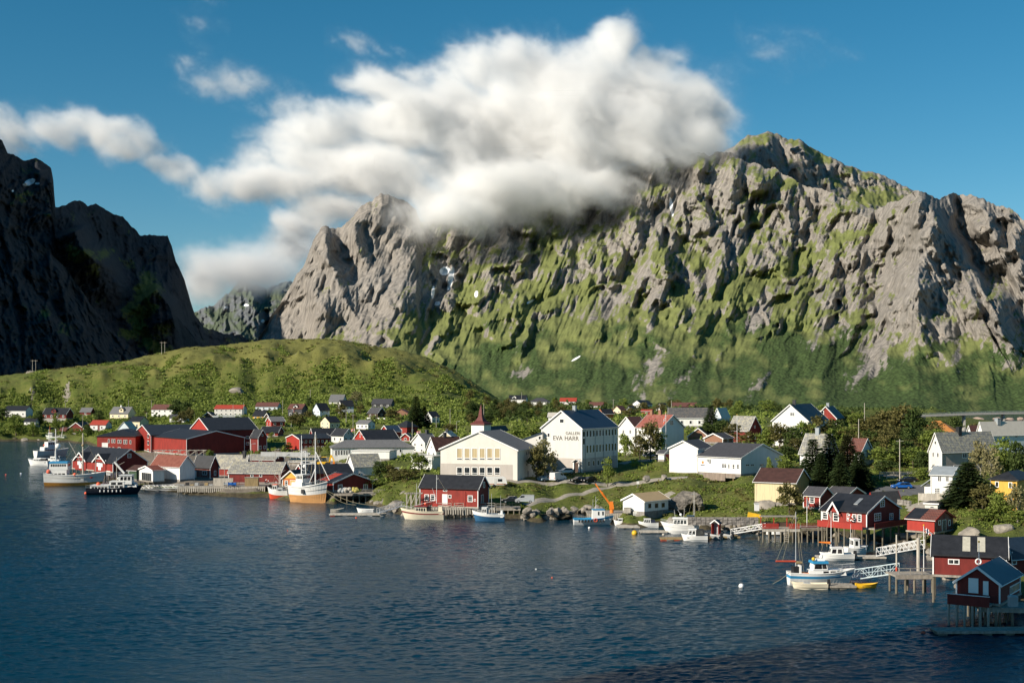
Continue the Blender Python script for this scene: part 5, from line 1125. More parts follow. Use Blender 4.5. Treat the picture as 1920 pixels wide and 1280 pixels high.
            me.materials.clear(); me.materials.append(letter); lo_ = bpy.data.objects.new('lettering', me); S.collection.objects.link(lo_); lo_.parent = root
    if sp == 'office':
        # small orange flame-like emblem with a dark blue word mark too small to read
        a, z = loc(1317.5, 866, 'L'); u = C.y/F; m = MB()
        pts = [(-.1, -3.3), (1.6, -3.0), (1.9, -1.0), (2.4, .6), (1.4, 1.6), (1.2, 3.2), (.1, 2.6), (-.6, 1.2), (-2.2, .2), (-1.4, -.6), (-.9, -1.8)]
        m.prism([(a+p*u*1.15, z+q*u) for p, q in pts], 'y', -.06, -.004); m.build('emblem', orangep, root)
        m = MB(); x = -5.0
        for w, hh in ((.9, 1.3), (.8, 2.0), (1.0, 1.3), (.9, 1.9), (1.0, 1.4), (.9, 1.4), (.7, 2.0), (1.0, 1.4), (.8, 1.9)):
            m.box(a+x*u, -.05, z-6.6*u, a+(x+w*.8)*u, -.004, z-(6.6-hh)*u); x += 1.12
        m.build('word_mark', mat('navy_letters', (.01, .015, .10), .5, .05, 1), root)
        m = MB(); m.box(-L*.74, -.25, he-1.6, -L*.70, -.003, he-.6); m.tube((-L*.76, -.4, he-.9), (-L*.76, -.1, he-.9), .28, .28, 8); m.build('wall_lamp', plasticg, root)
        m = MB(); zf = .1; m.box(-L*.72, -2.6, -.6, .0, -.01, -.35); bal = m.build('balcony', grey, root)
        m = MB(); m.box(-L*.72, -2.72, -1.4, -L*.22, -2.6, .55); m.box(-L*.22, -2.6, -.35, -L*.0, -2.5, .55); m.build('balcony_screen', mat('brown_grey_boards', (.24, .19, .155), .9, .2, 1.5, (2, 2, .2)), bal)
        for q in (.7, .35, .05):
            m = MB(); m.tube((-L*q, -2.4, -.6), (-L*q, -2.4, -5), .1); m.build('balcony_post', tan, bal)
    if sp == 'whitehouse':
        m = MB(); m.box(-L-1.6, .8, -.3, -L, 4, he*.42); w2 = m.build('side_wing', white, root)
        m = MB(); m.prism([(-L-2.3, he*.42), (-L-.01, he*.80), (-L-.01, he*.84), (-L-2.3, he*.46)], 'y', .3, 4.5); m.build('side_roof', bluegrey, w2)
    return root
for h in HS: build_house(h)
# ---- church: white tower with a dark red spire rising behind the beige hall
def church():
    b = at_d(902, 845, 470); u = 470/F; root = thing('church', 'white church tower with tapering dark red spire behind the beige hall', 'church', b, R_(-28))
    w = 27*u; m = MB(); m.box(-w/2, -w/2, -2, w/2, w/2, 49*u); m.build('tower', white, root)
    m = MB(); z0 = 49*u; e = w/2+.35
    prof = [(e, z0-.02), (e*.98, z0+.5), (e*.50, z0+1.5), (e*.26, z0+2.9), (e*.18, z0+5), (.04, z0+38*u)]
    for (r0, za), (r1, zb_) in zip(prof, prof[1:]):
        n = 4 if za < z0+1 else 4
        for i in range(4):
            q = [(-1, -1), (1, -1), (1, 1), (-1, 1)]; a, c_ = q[i], q[(i+1) % 4]
            m.face([(a[0]*r0, a[1]*r0, za), (c_[0]*r0, c_[1]*r0, za), (c_[0]*r1, c_[1]*r1, zb_), (a[0]*r1, a[1]*r1, zb_)])
    m.face([(-e, -e, z0-.02), (e, -e, z0-.02), (e, e, z0-.02), (-e, e, z0-.02)])
    sp = m.build('spire', mat('red_spire_tiles', (.12, .028, .025), .7, .2, 2), root)
    m = MB(); m.tube((0, 0, z0+37*u), (0, 0, z0+41*u), .06); m.ball((0, 0, z0+39*u), .22, 8); m.build('finial', blackm, sp)
    m = MB(); m.box(-w*.5, w*.5, -2, w*.5, w*.5+16, 24*u); m.build('nave', white, root)
    m = MB()
    for sg in (-1, 1): m.prism([(0, 44*u), (sg*(w*.5+.4), 23*u), (sg*(w*.5+.4), 24.5*u), (0, 45.5*u)], 'y', w*.5+.02, w*.5+16.4)
    m.build('nave_roof', dgrey, root)
church()
# ================================================================ boats
def wl(y, z=0.0): return F*(CH-z)/(y-HZ)
def hull_mesh(L, B, h, bow=.5, stern=.75, rake=.10, rows=((0, 0), (.35, 0), (1, 0)), mats=(gelcoat,), sternrise=.12, full=2.2, deckz=.72, deckm=None):
    m = MB(); N = 18; fr = [-.18]+[r[0] for r in rows]; grid = []
    def sh(t): return h*(1+bow*t**2.6+sternrise*(1-t)**3)
    def hb(t): return B/2*((stern+(1-stern)*sstep(0, .42, t)) if t < .42 else max(.012, 1-((t-.42)/.58)**full))
    for i in range(N+1):
        t = i/N; col = []
        for f in fr:
            ff = max(f, 0); wmul = .50+.50*(ff**.55 if f > 0 else 0)
            wmul = wmul*(1-.25*t**2*(1-ff))
            col.append((L*(t-.5)-rake*L*(1-ff)*t**5, hb(t)*wmul, sh(t)*f))
        grid.append(col)
    for sg in (-1, 1):
        for i in range(N):
            for j in range(len(fr)-1):
                q = [(grid[i][j][0], sg*grid[i][j][1], grid[i][j][2]), (grid[i+1][j][0], sg*grid[i+1][j][1], grid[i+1][j][2]), (grid[i+1][j+1][0], sg*grid[i+1][j+1][1], grid[i+1][j+1][2]), (grid[i][j+1][0], sg*grid[i][j+1][1], grid[i][j+1][2])]
                m.face(q if sg < 0 else q[::-1], rows[j][1])
    for j in range(len(fr)-1):
        a, b = grid[0][j], grid[0][j+1]; m.face([(a[0], a[1], a[2]), (a[0], -a[1], a[2]), (b[0], -b[1], b[2]), (b[0], b[1], b[2])], rows[j][1])
        a, b = grid[N][j], grid[N][j+1]; m.face([(a[0], -a[1], a[2]), (a[0], a[1], a[2]), (b[0], b[1], b[2]), (b[0], -b[1], b[2])], rows[j][1])
    # gunwale
    d = MB()
    for i in range(N):
        t0, t1 = i/N, (i+1)/N; p, q = grid[i][-1], grid[i+1][-1]
        d.face([(p[0], -p[1]*.93, sh(t0)*deckz), (q[0], -q[1]*.93, sh(t1)*deckz), (q[0], q[1]*.93, sh(t1)*deckz), (p[0], p[1]*.93, sh(t0)*deckz)])
    return m, d, sh, hb, grid
def boat(name, label, xl, xr, yw, head=0.0, B=None, h=1.2, mats=(gelcoat,), rows=((0, 0), (.35, 0), (1, 0)), group=None, deckm=None, rail=None, flip=False, **k):
    """xl..xr photo columns of the hull, yw waterline row; head degrees turned away from lying along the picture; flip = bow to the left"""
    D = wl(yw); xm = (xl+xr)/2; a = R_(head); Lp = (xr-xl)*D/F
    L = k.pop('L', None) or Lp/max(.2, math.cos(a)); B = B or L*.30
    rz = (math.pi-a) if flip else a
    root = thing(name, label, k.pop('cat', 'boat'), ((xm-CX)*D/F, D+abs(math.sin(a))*L*.5+B*.3, 0), rz, group)
    m, d, sh, hb, grid = hull_mesh(L, B, h, rows=rows, **k)
    m.build('hull', list(mats), root, smooth=False, fix=False)
    d.build('deck', deckm or plasticg, root, fix=False)
    N = len(grid)-1
    g = MB()
    for sg in (-1, 1):
        g.path([(p[-1][0], sg*p[-1][1], p[-1][2]+.02) for p in grid], max(.03, h*.045), 5)
    g.build('gunwale', k.get('gm') or mats[-1], root)
    if rail:
        f0, f1, rh = rail
        for sg in (-1, 1):
            r = MB(); pp = [(p[-1][0], sg*p[-1][1]*.96, p[-1][2]) for i, p in enumerate(grid) if f0 <= i/N <= f1]
            r.path([(x, y, z+rh) for x, y, z in pp], .028, 5); r.path([(x, y, z+rh*.5) for x, y, z in pp], .02, 4)
            for (x, y, z) in pp[::2]: r.tube((x, y, z), (x, y, z+rh), .022, n=4)
            r.build('railing', steel, root)
    root['_L'] = L
    return root, L, B, sh
def cabin(root, x, l, w, z0, z1, m=gelcoat, roofm=None, tx=.9, ty=.88, dx=0, wins=(), name='wheelhouse', roof_over=.12, rt=.10):
    b = MB(); b.tbox((x, 0), l, w, z0, z1, tx, ty, 0, dx); c = b.build(name, m, root)
    if roofm is not None:
        r = MB(); r.tbox((x+dx, 0), l*tx+2*roof_over, w*ty+2*roof_over, z1+.005, z1+rt, .96, .94); r.build('cabin_roof', roofm, c)
    for (side, f0, f1, g0, g1) in wins:      # side S (both sides), F front, B back; f along, g height fractions
        zz0, zz1 = z0+(z1-z0)*g0, z0+(z1-z0)*g1
        def at(fz):       # scale of the taper at a height
            q = (fz-z0)/(z1-z0); return 1+(tx-1)*q, 1+(ty-1)*q, dx*q
        if side == 'S':
            for sg in (-1, 1):
                p = MB(); pts = []
                for (f, zz) in ((f0, zz0), (f1, zz0), (f1, zz1), (f0, zz1)):
                    ax, ay, d = at(zz); pts.append((x+d+(f-.5)*l*ax, sg*w/2*ay, zz))
                o = [(px, py+sg*.02, pz) for px, py, pz in pts]; i_ = [(px, py-sg*.03, pz) for px, py, pz in pts]
                p.hexa([i_[0], i_[1], o[1], o[0], i_[3], i_[2], o[2], o[3]]); p.build('window', glass, c)
        else:
            sg = 1 if side == 'F' else -1; p = MB(); pts = []
            for (f, zz) in ((f0, zz0), (f1, zz0), (f1, zz1), (f0, zz1)):
                ax, ay, d = at(zz); pts.append((x+d+sg*l/2*ax, (f-.5)*w*ay, zz))
            o = [(px+sg*.02, py, pz) for px, py, pz in pts]; i_ = [(px-sg*.03, py, pz) for px, py, pz in pts]
            p.hexa([i_[0], i_[1], o[1], o[0], i_[3], i_[2], o[2], o[3]]); p.build('window', glass, c)
    return c
def win_row(n, g0=.5, g1=.85, a=.06, b=.94, gap=.25):
    w = (b-a)/n; return [('S', a+i*w+w*gap/2, a+(i+1)*w-w*gap/2, g0, g1) for i in range(n)]
def front_row(n, g0=.5, g1=.85, side='F'):
    w = .9/n; return [(side, .05+i*w+w*.1, .05+(i+1)*w-w*.1, g0, g1) for i in range(n)]
def mast(root, x, z0, z1, r=.09, m=trimw, spars=(), y=0, lean=0, stays=(), name='mast'):
    b = MB(); b.tube((x, y, z0), (x+lean, y, z1), r, r*.6, 7); o = b.build(name, m, root)
    for (za, dx, dz, dy) in spars:
        s_ = MB(); q = (za-z0)/(z1-z0); s_.tube((x+lean*q, y, za), (x+lean*q+dx, y+dy, za+dz), r*.55, r*.4, 6); s_.build('boom', m, o)
    if stays:
        s_ = MB()
        for (dx, dy, zb) in stays: s_.tube((x+lean, y, z1-.1), (x+dx, y+dy, zb), .018, n=4)
        s_.build('rigging', rope, o)
    return o
def radar(root, x, z, w=.9):
    b = MB(); b.tube((x, 0, z-.5), (x, 0, z), .06); b.tbox((x, 0), .22, w, z, z+.14); b.build('radar', trimw, root)
def ball(root, x, y, z, r, m, name): b = MB(); b.ball((x, y, z), r, 10); b.build(name, m, root, smooth=True)
def fenders(root, L, B, n, m=rubber, side=-1, z=.5):
    for i in range(n):
        x = -L*.38+L*.6*i/max(1, n-1); b = MB(); b.tube((x, side*(B*.5+.02), z), (x, side*(B*.5+.02), z+.55), .17, n=8); b.build('fender', m, root)
def lifering(root, x, y, z, r=.36, ax='y'):
    b = MB(); P = [(x+r*math.cos(t), y, z+r*math.sin(t)) for t in [2*math.pi*i/12 for i in range(13)]]; b.path(P, .08, 6); b.build('lifebuoy', buoyor, root)
def outboard(root, x, z=.5, s=1.0, y=0):
    b = MB(); b.tbox((x, y), .45*s, .42*s, z+.35*s, z+1.05*s, .8, .8); o = b.build('outboard_motor', blackm, root)
    b = MB(); b.tbox((x+.02, y), .22*s, .18*s, z-.6*s, z+.36*s); b.build('motor_leg', blackm, o)
W0 = [('S', .1, .9, .5, .86)]
# --- 1 white fishing vessel in the far left, behind the motor yacht
r, L, B, sh = boat('fishing_vessel', 'tall white fishing vessel with grey mast behind the white motor yacht', 68, 104, 858, 50, h=2.6, mats=(hullwhite, hullwhite), L=16, B=5, rail=(0, .3, .9), bow=.4)
cabin(r, -2, 6, 4, 2.0, 4.4, hullwhite, hullwhite, wins=win_row(5, .3, .6)+front_row(4)); cabin(r, -1.2, 3.6, 3.2, 4.5, 6.6, hullwhite, hullwhite, wins=win_row(3)+front_row(4), name='bridge'); mast(r, -1.5, 6.6, 12.2, .12, spars=((9, 1.6, .6, 0), (10, -1.4, .4, 0)), stays=((6, 0, 3),)); radar(r, -.8, 7.4); ball(r, -3, 1.5, 5.2, .4, buoyor, 'float_ball')
# --- 2 motor yacht
r, L, B, sh = boat('motor_yacht', 'low white motor yacht with dark glass canopy at the far left', 48, 90, 873, 12, h=1.7, mats=(gelcoat, gelcoat), flip=True, bow=.45, rail=(.5, 1, .6))
cabin(r, .2, L*.42, B*.72, 1.3, 2.9, gelcoat, gelcoat, .85, .85, -.2, win_row(4, .35, .8)+front_row(3, .35, .85)); cabin(r, -L*.28, L*.26, B*.75, 1.2, 2.8, canvas, gelcoat, .92, .9, 0, (), 'canopy', .3)
# --- 3 small white boat
r, L, B, sh = boat('cabin_boat', 'small white cabin boat lying behind the motor yacht stern', 86, 111, 868, 12, h=1.3, mats=(gelcoat,), flip=True)
cabin(r, 0, L*.5, B*.7, 1, 2.5, gelcoat, gelcoat, .85, .85, -.1, win_row(3, .4, .8)+front_row(3, .4, .85)); mast(r, -.5, 2.5, 4.8, .05)
# --- 4 green and white trawler at the far shore
r, L, B, sh = boat('trawler', 'white trawler with green hull bottom moored at the far shore', 82, 121, 826.5, 8, h=2.3, mats=(greenhull, hullwhite, greenhull), rows=((0, 0), (.3, 0), (.55, 1), (.7, 2), (1, 1)), rail=(0, .4, .9), flip=True)
cabin(r, L*.22, L*.22, B*.7, 2, 4.6, hullwhite, hullwhite, wins=win_row(3)+front_row(4)); mast(r, L*.28, 4.6, 8.5, .12, orangep); mast(r, -L*.3, 1.8, 8.2, .16, trimw, lean=-1.2); mast(r, -.5, 1.8, 6, .1, bred); cabin(r, -L*.1, L*.3, B*.6, 1.6, 2.6, bred, None, name='hatch_cover')
# --- 5 white and orange fishing vessel
r, L, B, sh = boat('fishing_vessel', 'white steel fishing vessel with rusty orange waterline and blue topped wheelhouse', 81, 191, 911, 6, h=3.1, B=6.2, mats=(hullor, hullwhite), rows=((0, 0), (.30, 0), (.33, 1), (1, 1)), bow=.35, stern=.85, sternrise=.25, rail=(0, .16, 1.0), deckm=tan, rake=.07)
cabin(r, -L*.27, L*.30, B*.72, 2.6, 5.0, hullwhite, None, .96, .94, 0, win_row(4, .35, .55)); cabin(r, -L*.26, L*.31, B*.70, 5.01, 7.0, hullwhite, stripeblue, .93, .92, 0, win_row(7, .5, .85)+front_row(5)+front_row(4, side='B'), 'bridge', .15, .5)
mast(r, -L*.33, 7.5, 17.5, .22, hullwhite, ((15, 1.4, .3, 0), (13.5, -1.3, .4, 0), (14, 0, .4, 1.2))); ball(r, -L*.29, 0, 12.2, .85, gelcoat, 'radar_dome'); radar(r, -L*.27, 9, 1.6)
mast(r, L*.12, 2.5, 16.2, .28, lgrey, ((6, -4.2, 7.5, 0),), stays=((-L*.3, 0, 7.4), (L*.3, 0, 4))); ball(r, L*.12, 0, 12.4, .45, tan, 'lamp'); mast(r, L*.33, 2.8, 9.6, .12, lgrey, ((9, 1.2, 0, 0),))
ball(r, -L*.42, -B*.3, 4.4, .75, buoyor, 'float_ball'); ball(r, L*.02, -B*.42, 3.5, .6, buoyor, 'float_ball')
cabin(r, -L*.02, L*.16, B*.5, 2.4, 3.7, tan, None, name='hatch_cover'); cabin(r, L*.22, L*.18, B*.5, 2.4, 3.6, lgrey, None, name='winch_house')
b = MB(); b.box(L*.12, -B*.5-.06, 1.5, L*.17, -B*.46, 2.3); b.build('hull_port', plasticg, r)
for i, xx in enumerate((.285, .30)): b = MB(); b.box(L*xx-.2, -B*.5+.02+i*.12, 2.4, L*xx+.25, -B*.44, 2.9); b.build('hull_number', stripered, r)
# --- 6 navy work boat
r, L, B, sh = boat('work_boat', 'dark navy work boat with white wheelhouse and a row of white fenders', 161, 262, 928, 5, h=1.75, B=6, mats=(hullnavy,), rows=((0, 0), (.35, 0), (1, 0)), bow=.5, stern=.9, deckm=plasticg, rail=(0, .95, .9))
cabin(r, -L*.26, L*.34, B*.8, 1.5, 2.7, hullwhite, hullwhite, .98, .96, 0, win_row(5, .3, .75), 'deck_house'); cabin(r, L*.05, L*.28, B*.72, 1.5, 3.8, hullwhite, hullwhite, .95, .92, 0, win_row(3, .25, .5)+win_row(2, .6, .9)); cabin(r, L*.20, L*.24, B*.66, 3.0, 5.5, hullwhite, hullwhite, .9, .9, .1, win_row(3, .45, .85)+front_row(4, .45, .85), 'bridge', .25); cabin(r, L*.28, L*.26, B*.55, 2.2, 3.4, hullwhite, None, .8, .8, -.3, win_row(3, .4, .75), 'fore_cabin')
mast(r, L*.02, 3.8, 10.5, .10, lgrey, ((8.0, 2.2, 1.2, 0), (9, -.8, .3, 0))); b = MB(); b.beam((-L*.02, 0, 9.2), (L*.16, 0, 6.0), .5, .5); b.build('crane_arm', hullwhite, r); radar(r, L*.24, 6.4, 1.4); ball(r, L*.05, .6, 4.5, .4, gelcoat, 'radar_dome')
fenders(r, L*.62, B*.98, 6, trimw, -1, 1.0); ball(r, -L*.52, -1.2, .5, .45, buoyor, 'float_ball'); ball(r, -L*.3, -.6, 3.0, .6, buoyor, 'float_ball')
# --- 7 small red and white fishing boat
r, L, B, sh = boat('fishing_boat', 'small fishing boat with red hull and white bulwark beside the wooden one', 499, 541, 936, 10, h=2.1, B=3.6, mats=(hullred, hullwhite), rows=((0, 0), (.5, 0), (.62, 1), (1, 1)), flip=True, bow=.55, stern=.9, rail=(0, .3, .6))
cabin(r, L*.12, L*.20, B*.6, 1.6, 3.9, hullwhite, buoyor, .9, .9, 0, win_row(2)+front_row(3)); cabin(r, -L*.12, L*.26, B*.55, 1.6, 3.2, plasticg, None, name='engine_house', wins=win_row(1, .4, .7)); mast(r, -L*.02, 2, 8.8, .09, lgrey, ((5, 1.6, 2, 0), (6.5, -1.8, 1.4, 0)), stays=((L*.4, 0, 2.6), (-L*.4, 0, 2.2))); lifering(r, -L*.2, -B*.3, 2.7); radar(r, L*.1, 4.6, .7)
# --- 8 big wooden fishing boat
r, L, B, sh = boat('fishing_boat', 'large white fishing boat with varnished wooden lower hull and tall masts', 540, 612, 944, -28, h=3.9, B=5.8, mats=(hullwood, hullwhite), rows=((0, 0), (.48, 0), (.52, 1), (1, 1)), bow=.42, stern=.72, sternrise=.1, rail=(.55, .98, .9), deckm=tan, full=2.6, rake=.06)
cabin(r, -L*.24, L*.30, B*.75, 3, 5.3, hullwhite, None, .98, .96, 0, win_row(4, .3, .55), 'deck_house'); cabin(r, -L*.19, L*.20, B*.62, 5.31, 7.3, hullwhite, hullwhite, .95, .94, 0, win_row(4, .45, .85)+front_row(5), 'bridge', .2)
mast(r, -L*.24, 7.3, 17.6, .15, trimw, ((13, 1.0, .3, 0), (11.5, -1, .3, 0))); mast(r, -L*.12, 7.3, 13.6, .12, trimw, ((11, 0, .3, 1.0),)); mast(r, L*.16, 3, 18.6, .2, trimw, ((13.5, 4.5, -7.5, 0), (9, -2, -4, 0)), stays=((L*.31, 0, 5.2), (-L*.2, 1, 7.3), (-L*.2, -1, 7.3), (0, B*.45, 3.8), (0, -B*.45, 3.8)))
radar(r, -L*.17, 8.4, 1.6); cabin(r, L*.05, L*.14, B*.5, 2.8, 4.6, plasticg, None, name='winch_house'); ball(r, -L*.18, .4, 9.4, .5, gelcoat, 'radar_dome'); b = MB(); b.box(-L*.06, -B*.5-.03, 2.5, L*.02, -B*.44, 3.6); b.build('hull_port', blackm, r)
# --- 9 mooring lines
for px0, py0, px1, py1 in ((611, 918, 706, 947), (611, 920, 668, 946)):
    a = at_d(px0, py0, 322); e = at_d(px1, py1, 322); b = MB(); P = [a.lerp(e, i/8)+Vector((0, 0, -1.0*math.sin(math.pi*i/8))) for i in range(9)]; b.path(P, .05, 5)
    tag(b.build('mooring_line', rope), 'pale mooring rope from the wooden fishing boat to the shore', 'rope', 'mooring ropes of the wooden fishing boat')
# --- 10 cream boat with red stripe
r, L, B, sh = boat('fishing_boat', 'cream cabin boat with dark red stripe and red roof by the red waterside house', 750, 832, 974, 4, h=1.75, B=3.3, mats=(creamhull, stripered, creamhull), rows=((0, 0), (.62, 0), (.78, 1), (1, 2)), flip=True, bow=.45, stern=.85, rail=(.55, 1, .7))
cabin(r, L*.02, L*.27, B*.75, 1.3, 3.0, creamhull, stripered, .94, .92, 0, win_row(4, .35, .8)+front_row(3, .35, .8), roof_over=.3); cabin(r, -L*.43, L*.10, B*.8, 1.3, 3.0, creamhull, None, .8, .95, name='stern_locker'); b = MB(); b.box(-L*.2, -B*.3, 1.4, -L*.12, B*.3, 3.0); b.build('cabin_door', blackm, r)
mast(r, -L*.33, 2.4, 10.2, .07, trimw, ((4.4, 5.6, -1.4, 0), (9.2, -.5, .2, 0), (4.2, 1.0, 3.0, 0)), stays=((-L*.44, 0, 2.6),)); mast(r, L*.13, 3, 8.2, .05, trimw); ball(r, -L*.07, -.5, 3.5, .35, buoyor, 'float_ball'); b = MB(); b.tbox((-L*.30, 0), 1.4, 1.0, 3.0, 3.7, .7, .7); b.build('folded_liferaft', bred, r)
# --- 11 blue boat
r, L, B, sh = boat('fishing_boat', 'small blue hulled boat with white bulwark and twin steel masts at the pier', 885, 946, 977, 5, h=1.45, B=3, mats=(hullblue, gelcoat), rows=((0, 0), (.65, 0), (.8, 1), (1, 1)), flip=True, bow=.6, stern=.85, rail=(.6, 1, .6))
cabin(r, L*.12, L*.16, B*.6, 1.1, 3.0, gelcoat, gelcoat, .9, .9, 0, win_row(2)+front_row(3)); mast(r, -L*.10, 1.1, 6.2, .07, steel, ((3, 2.4, -1.2, 0), (3, -2.4, -1.2, 0))); mast(r, -L*.38, 1.1, 5.8, .06, steel); cabin(r, -L*.42, L*.08, B*.8, .9, 2.4, gelcoat, None, .7, .9, name='stern_locker'); b = MB(); b.tube((L*.02, 0, 1), (L*.02, 0, 3.3), .25, .2, 10); b.build('funnel', steel, r)
# --- 12 white and blue work boat by the orange crane
r, L, B, sh = boat('work_boat', 'white work boat with light blue gunwale and blue cabin roof by the orange crane', 1076, 1152, 984, 4, h=1.25, B=3.2, mats=(gelcoat, stripeblue), rows=((0, 0), (.55, 0), (.8, 0), (1, 1)), bow=.55, stern=.8, rail=(0, .3, .7))
cabin(r, L*.11, L*.30, B*.7, 1.0, 3.3, gelcoat, stripeblue, .96, .93, 0, [('S', .42, .55, .5, .85), ('S', .78, .92, .5, .85)]+front_row(2)); mast(r, L*.05, 3.3, 6.2, .04, trimw, ((5, .5, .6, 0),)); mast(r, -L*.02, 3.3, 5.6, .03, trimw); fenders(r, L, B*.98, 9, rubber, -1, .65); lifering(r, L*.02, -B*.5-.12, 1.15); b = MB(); b.tbox((L*.34, 0), 1.2, 1.2, 1.1, 1.8, .7, .8); b.build('fore_locker', gelcoat, r)
# --- 13/14 small motor boats at the floating dock
r, L, B, sh = boat('motor_boat', 'tiny white motor boat half hidden behind the floating dock', 1151, 1175, 985, 6, h=.8, mats=(gelcoat,), flip=True)
cabin(r, L*.02, L*.4, B*.7, .6, 1.5, gelcoat, gelcoat, .8, .85, -.1, W0)
r, L, B, sh = boat('motor_boat', 'white motor boat with dark blue rear canopy beside the floating dock', 1197, 1235, 988, 4, h=.85, mats=(gelcoat,), flip=True, bow=.45)
cabin(r, L*.08, L*.40, B*.74, .7, 1.75, gelcoat, gelcoat, .75, .85, -.15, win_row(3, .3, .85)+front_row(2, .3, .85)); cabin(r, -L*.26, L*.26, B*.72, .65, 1.6, mat('navy_canvas', (.012, .018, .045), .8, .1, 1), None, .7, .85, .15, name='canopy')
# --- 15 big white sport fishing boat
r, L, B, sh = boat('cabin_cruiser', 'large white cabin cruiser with flared bow and antenna arch', 1241, 1312, 1001, 8, h=1.75, B=3.4, mats=(gelcoat,), flip=True, bow=.35, stern=.9, rail=(.5, 1, .6), rake=.16)
cabin(r, L*.0, L*.42, B*.74, 1.4, 3.1, gelcoat, gelcoat, .86, .9, -.15, win_row(4, .42, .85)+front_row(3, .4, .88), roof_over=.25, rt=.16); b = MB(); b.box(-L*.44, -B*.42, 2.9, -L*.2, B*.42, 3.0); o = b.build('aft_roof', gelcoat, r)
for x in (-.43, -.3):
    for y in (-.4, .4): b = MB(); b.tube((L*x, B*y, 1.5), (L*x, B*y, 2.9), .035, n=5); b.build('roof_post', steel, o)
mast(r, L*.12, 3.2, 4.9, .03, trimw, lean=.2); mast(r, -L*.1, 3.2, 5.2, .03, trimw, lean=-.2); ball(r, -.2, 0, 3.9, .28, gelcoat, 'radar_dome'); mast(r, -L*.06, 3.2, 5, .03, trimw, lean=.9)
# --- sailing boat mast behind
r, L, B, sh = boat('sailing_boat', 'sailing boat with tall white mast and blue sail cover behind the cruiser', 1285, 1320, 985, 20, h=.9, B=2.2, mats=(gelcoat,), flip=False)
cabin(r, 0, L*.4, B*.6, .7, 1.3, gelcoat, None, .85, .85, 0, win_row(3, .3, .7)); o = mast(r, L*.02, .9, 7.4, .06, trimw, ((6.8, .7, 0, 0), (6.8, -.7, 0, 0)), stays=((-L*.42, 0, .9), (L*.45, 0, 1), (0, .9, .9), (0, -.9, .9))); b = MB(); b.tube((L*.02, 0, 2.0), (-L*.4, 0, 2.1), .16, .1, 8); b.build('sail_cover', hullblue, r)
# --- 16 white cabin boat with black canopy
r, L, B, sh = boat('motor_boat', 'white motor boat with black rear canopy and outboard motor', 1279, 1328, 1015, 8, h=1.0, B=2.4, mats=(gelcoat,), flip=True, bow=.4, stern=.92, rail=(.6, 1, .5))
cabin(r, L*.12, L*.36, B*.78, .8, 2.3, gelcoat, gelcoat, .72, .9, -.25, win_row(2, .4, .85)+front_row(2, .4, .88), rt=.14); cabin(r, -L*.22, L*.34, B*.8, .8, 2.35, canvas, None, .85, .9, .1, [('S', .15, .45, .35, .85), ('S', .52, .85, .35, .85)], 'canopy'); outboard(r, -L*.5-.2, .4, 1.2)
# --- 17 skiffs at the pontoon
for (xl, xr_, y, lb) in ((1330, 1350, 1012, 'open grey skiff with black outboard beside the red pontoon hut'), (1351, 1372, 1011, 'open white skiff right of the grey one at the pontoon')):
    r, L, B, sh = boat('skiff', lb, xl, xr_, y, 55, h=.6, B=1.7, mats=(plasticg if 'grey' in lb else gelcoat,), flip=True, L=4.6); outboard(r, -L*.5-.1, .2)
# --- 18 two white boats at the right jetty
r, L, B, sh = boat('motor_boat', 'white motor cruiser with red outboard, mast and orange furled sail at the right jetty', 1540, 1603, 1051, 5, h=1.05, B=2.8, mats=(gelcoat,), flip=True, bow=.3, stern=.92)
cabin(r, L*.02, L*.42, B*.7, .9, 2.2, gelcoat, gelcoat, .8, .85, -.1, win_row(2, .3, .85)+front_row(2, .4, .85)); outboard(r, -L*.5-.25, .3, 1.3); b = MB(); b.box(-L*.5-.45, -.22, 1.35, -L*.5-.05, .22, 1.5); b.build('motor_band', hullred, r); mast(r, L*.16, 1.5, 8.6, .07, trimw, ((2.6, 1.2, .6, 0),), stays=((-L*.2, 0, 2.2), (L*.28, 0, 1.6))); b = MB(); b.tube((L*.18, 0, 3.0), (L*.52, 0, 3.1), .22, .1, 7); b.build('furled_sail', orangep, r)
r, L, B, sh = boat('cabin_boat', 'white boat with square windowed cabin behind the red motored cruiser', 1588, 1631, 1041, 8, h=1.25, B=2.6, mats=(gelcoat,), bow=.3, stern=.85)
cabin(r, -L*.10, L*.30, B*.75, 1.0, 2.9, gelcoat, gelcoat, .88, .9, 0, win_row(1, .4, .85, .2, .8)+front_row(2, .45, .85)+front_row(2, .45, .85, 'B')); cabin(r, L*.2, L*.3, B*.65, 1.0, 1.7, gelcoat, None, .9, .9, 0, win_row(1, .2, .8), 'fore_cabin'); mast(r, -L*.28, 1.5, 5.6, .04, trimw)
# --- 19 blue and white sailing cruiser
r, L, B, sh = boat('sailing_boat', 'white sailing cruiser with broad blue stripe, blue cabin top and red furled sail', 1481, 1609, 1098, 4, h=1.75, B=3.4, mats=(gelcoat, stripeblue, gelcoat), rows=((0, 0), (.58, 0), (.80, 1), (1, 2)), bow=.38, stern=.7, rail=(.6, 1, .8), deckm=lgrey)
cabin(r, L*.06, L*.56, B*.62, 1.5, 2.35, gelcoat, None, .93, .92, 0, win_row(3, .25, .8, .35, .95)); cabin(r, -L*.05, L*.22, B*.62, 2.36, 3.35, gelcoat, stripeblue, .85, .92, 0, [('S', .08, .60, .2, .9), ('S', .64, .94, .2, .9)]+front_row(2, .2, .9), 'wheelhouse', .25, .34); b = MB(); b.tbox((-L*.03, 0), 1.4, .9, 3.7, 4.0, .85, .8); b.build('liferaft_canister', gelcoat, r); ball(r, -L*.14, -.5, 4.0, .28, yellowp, 'fog_light'); ball(r, 0, .3, 4.25, .3, gelcoat, 'radar_dome')
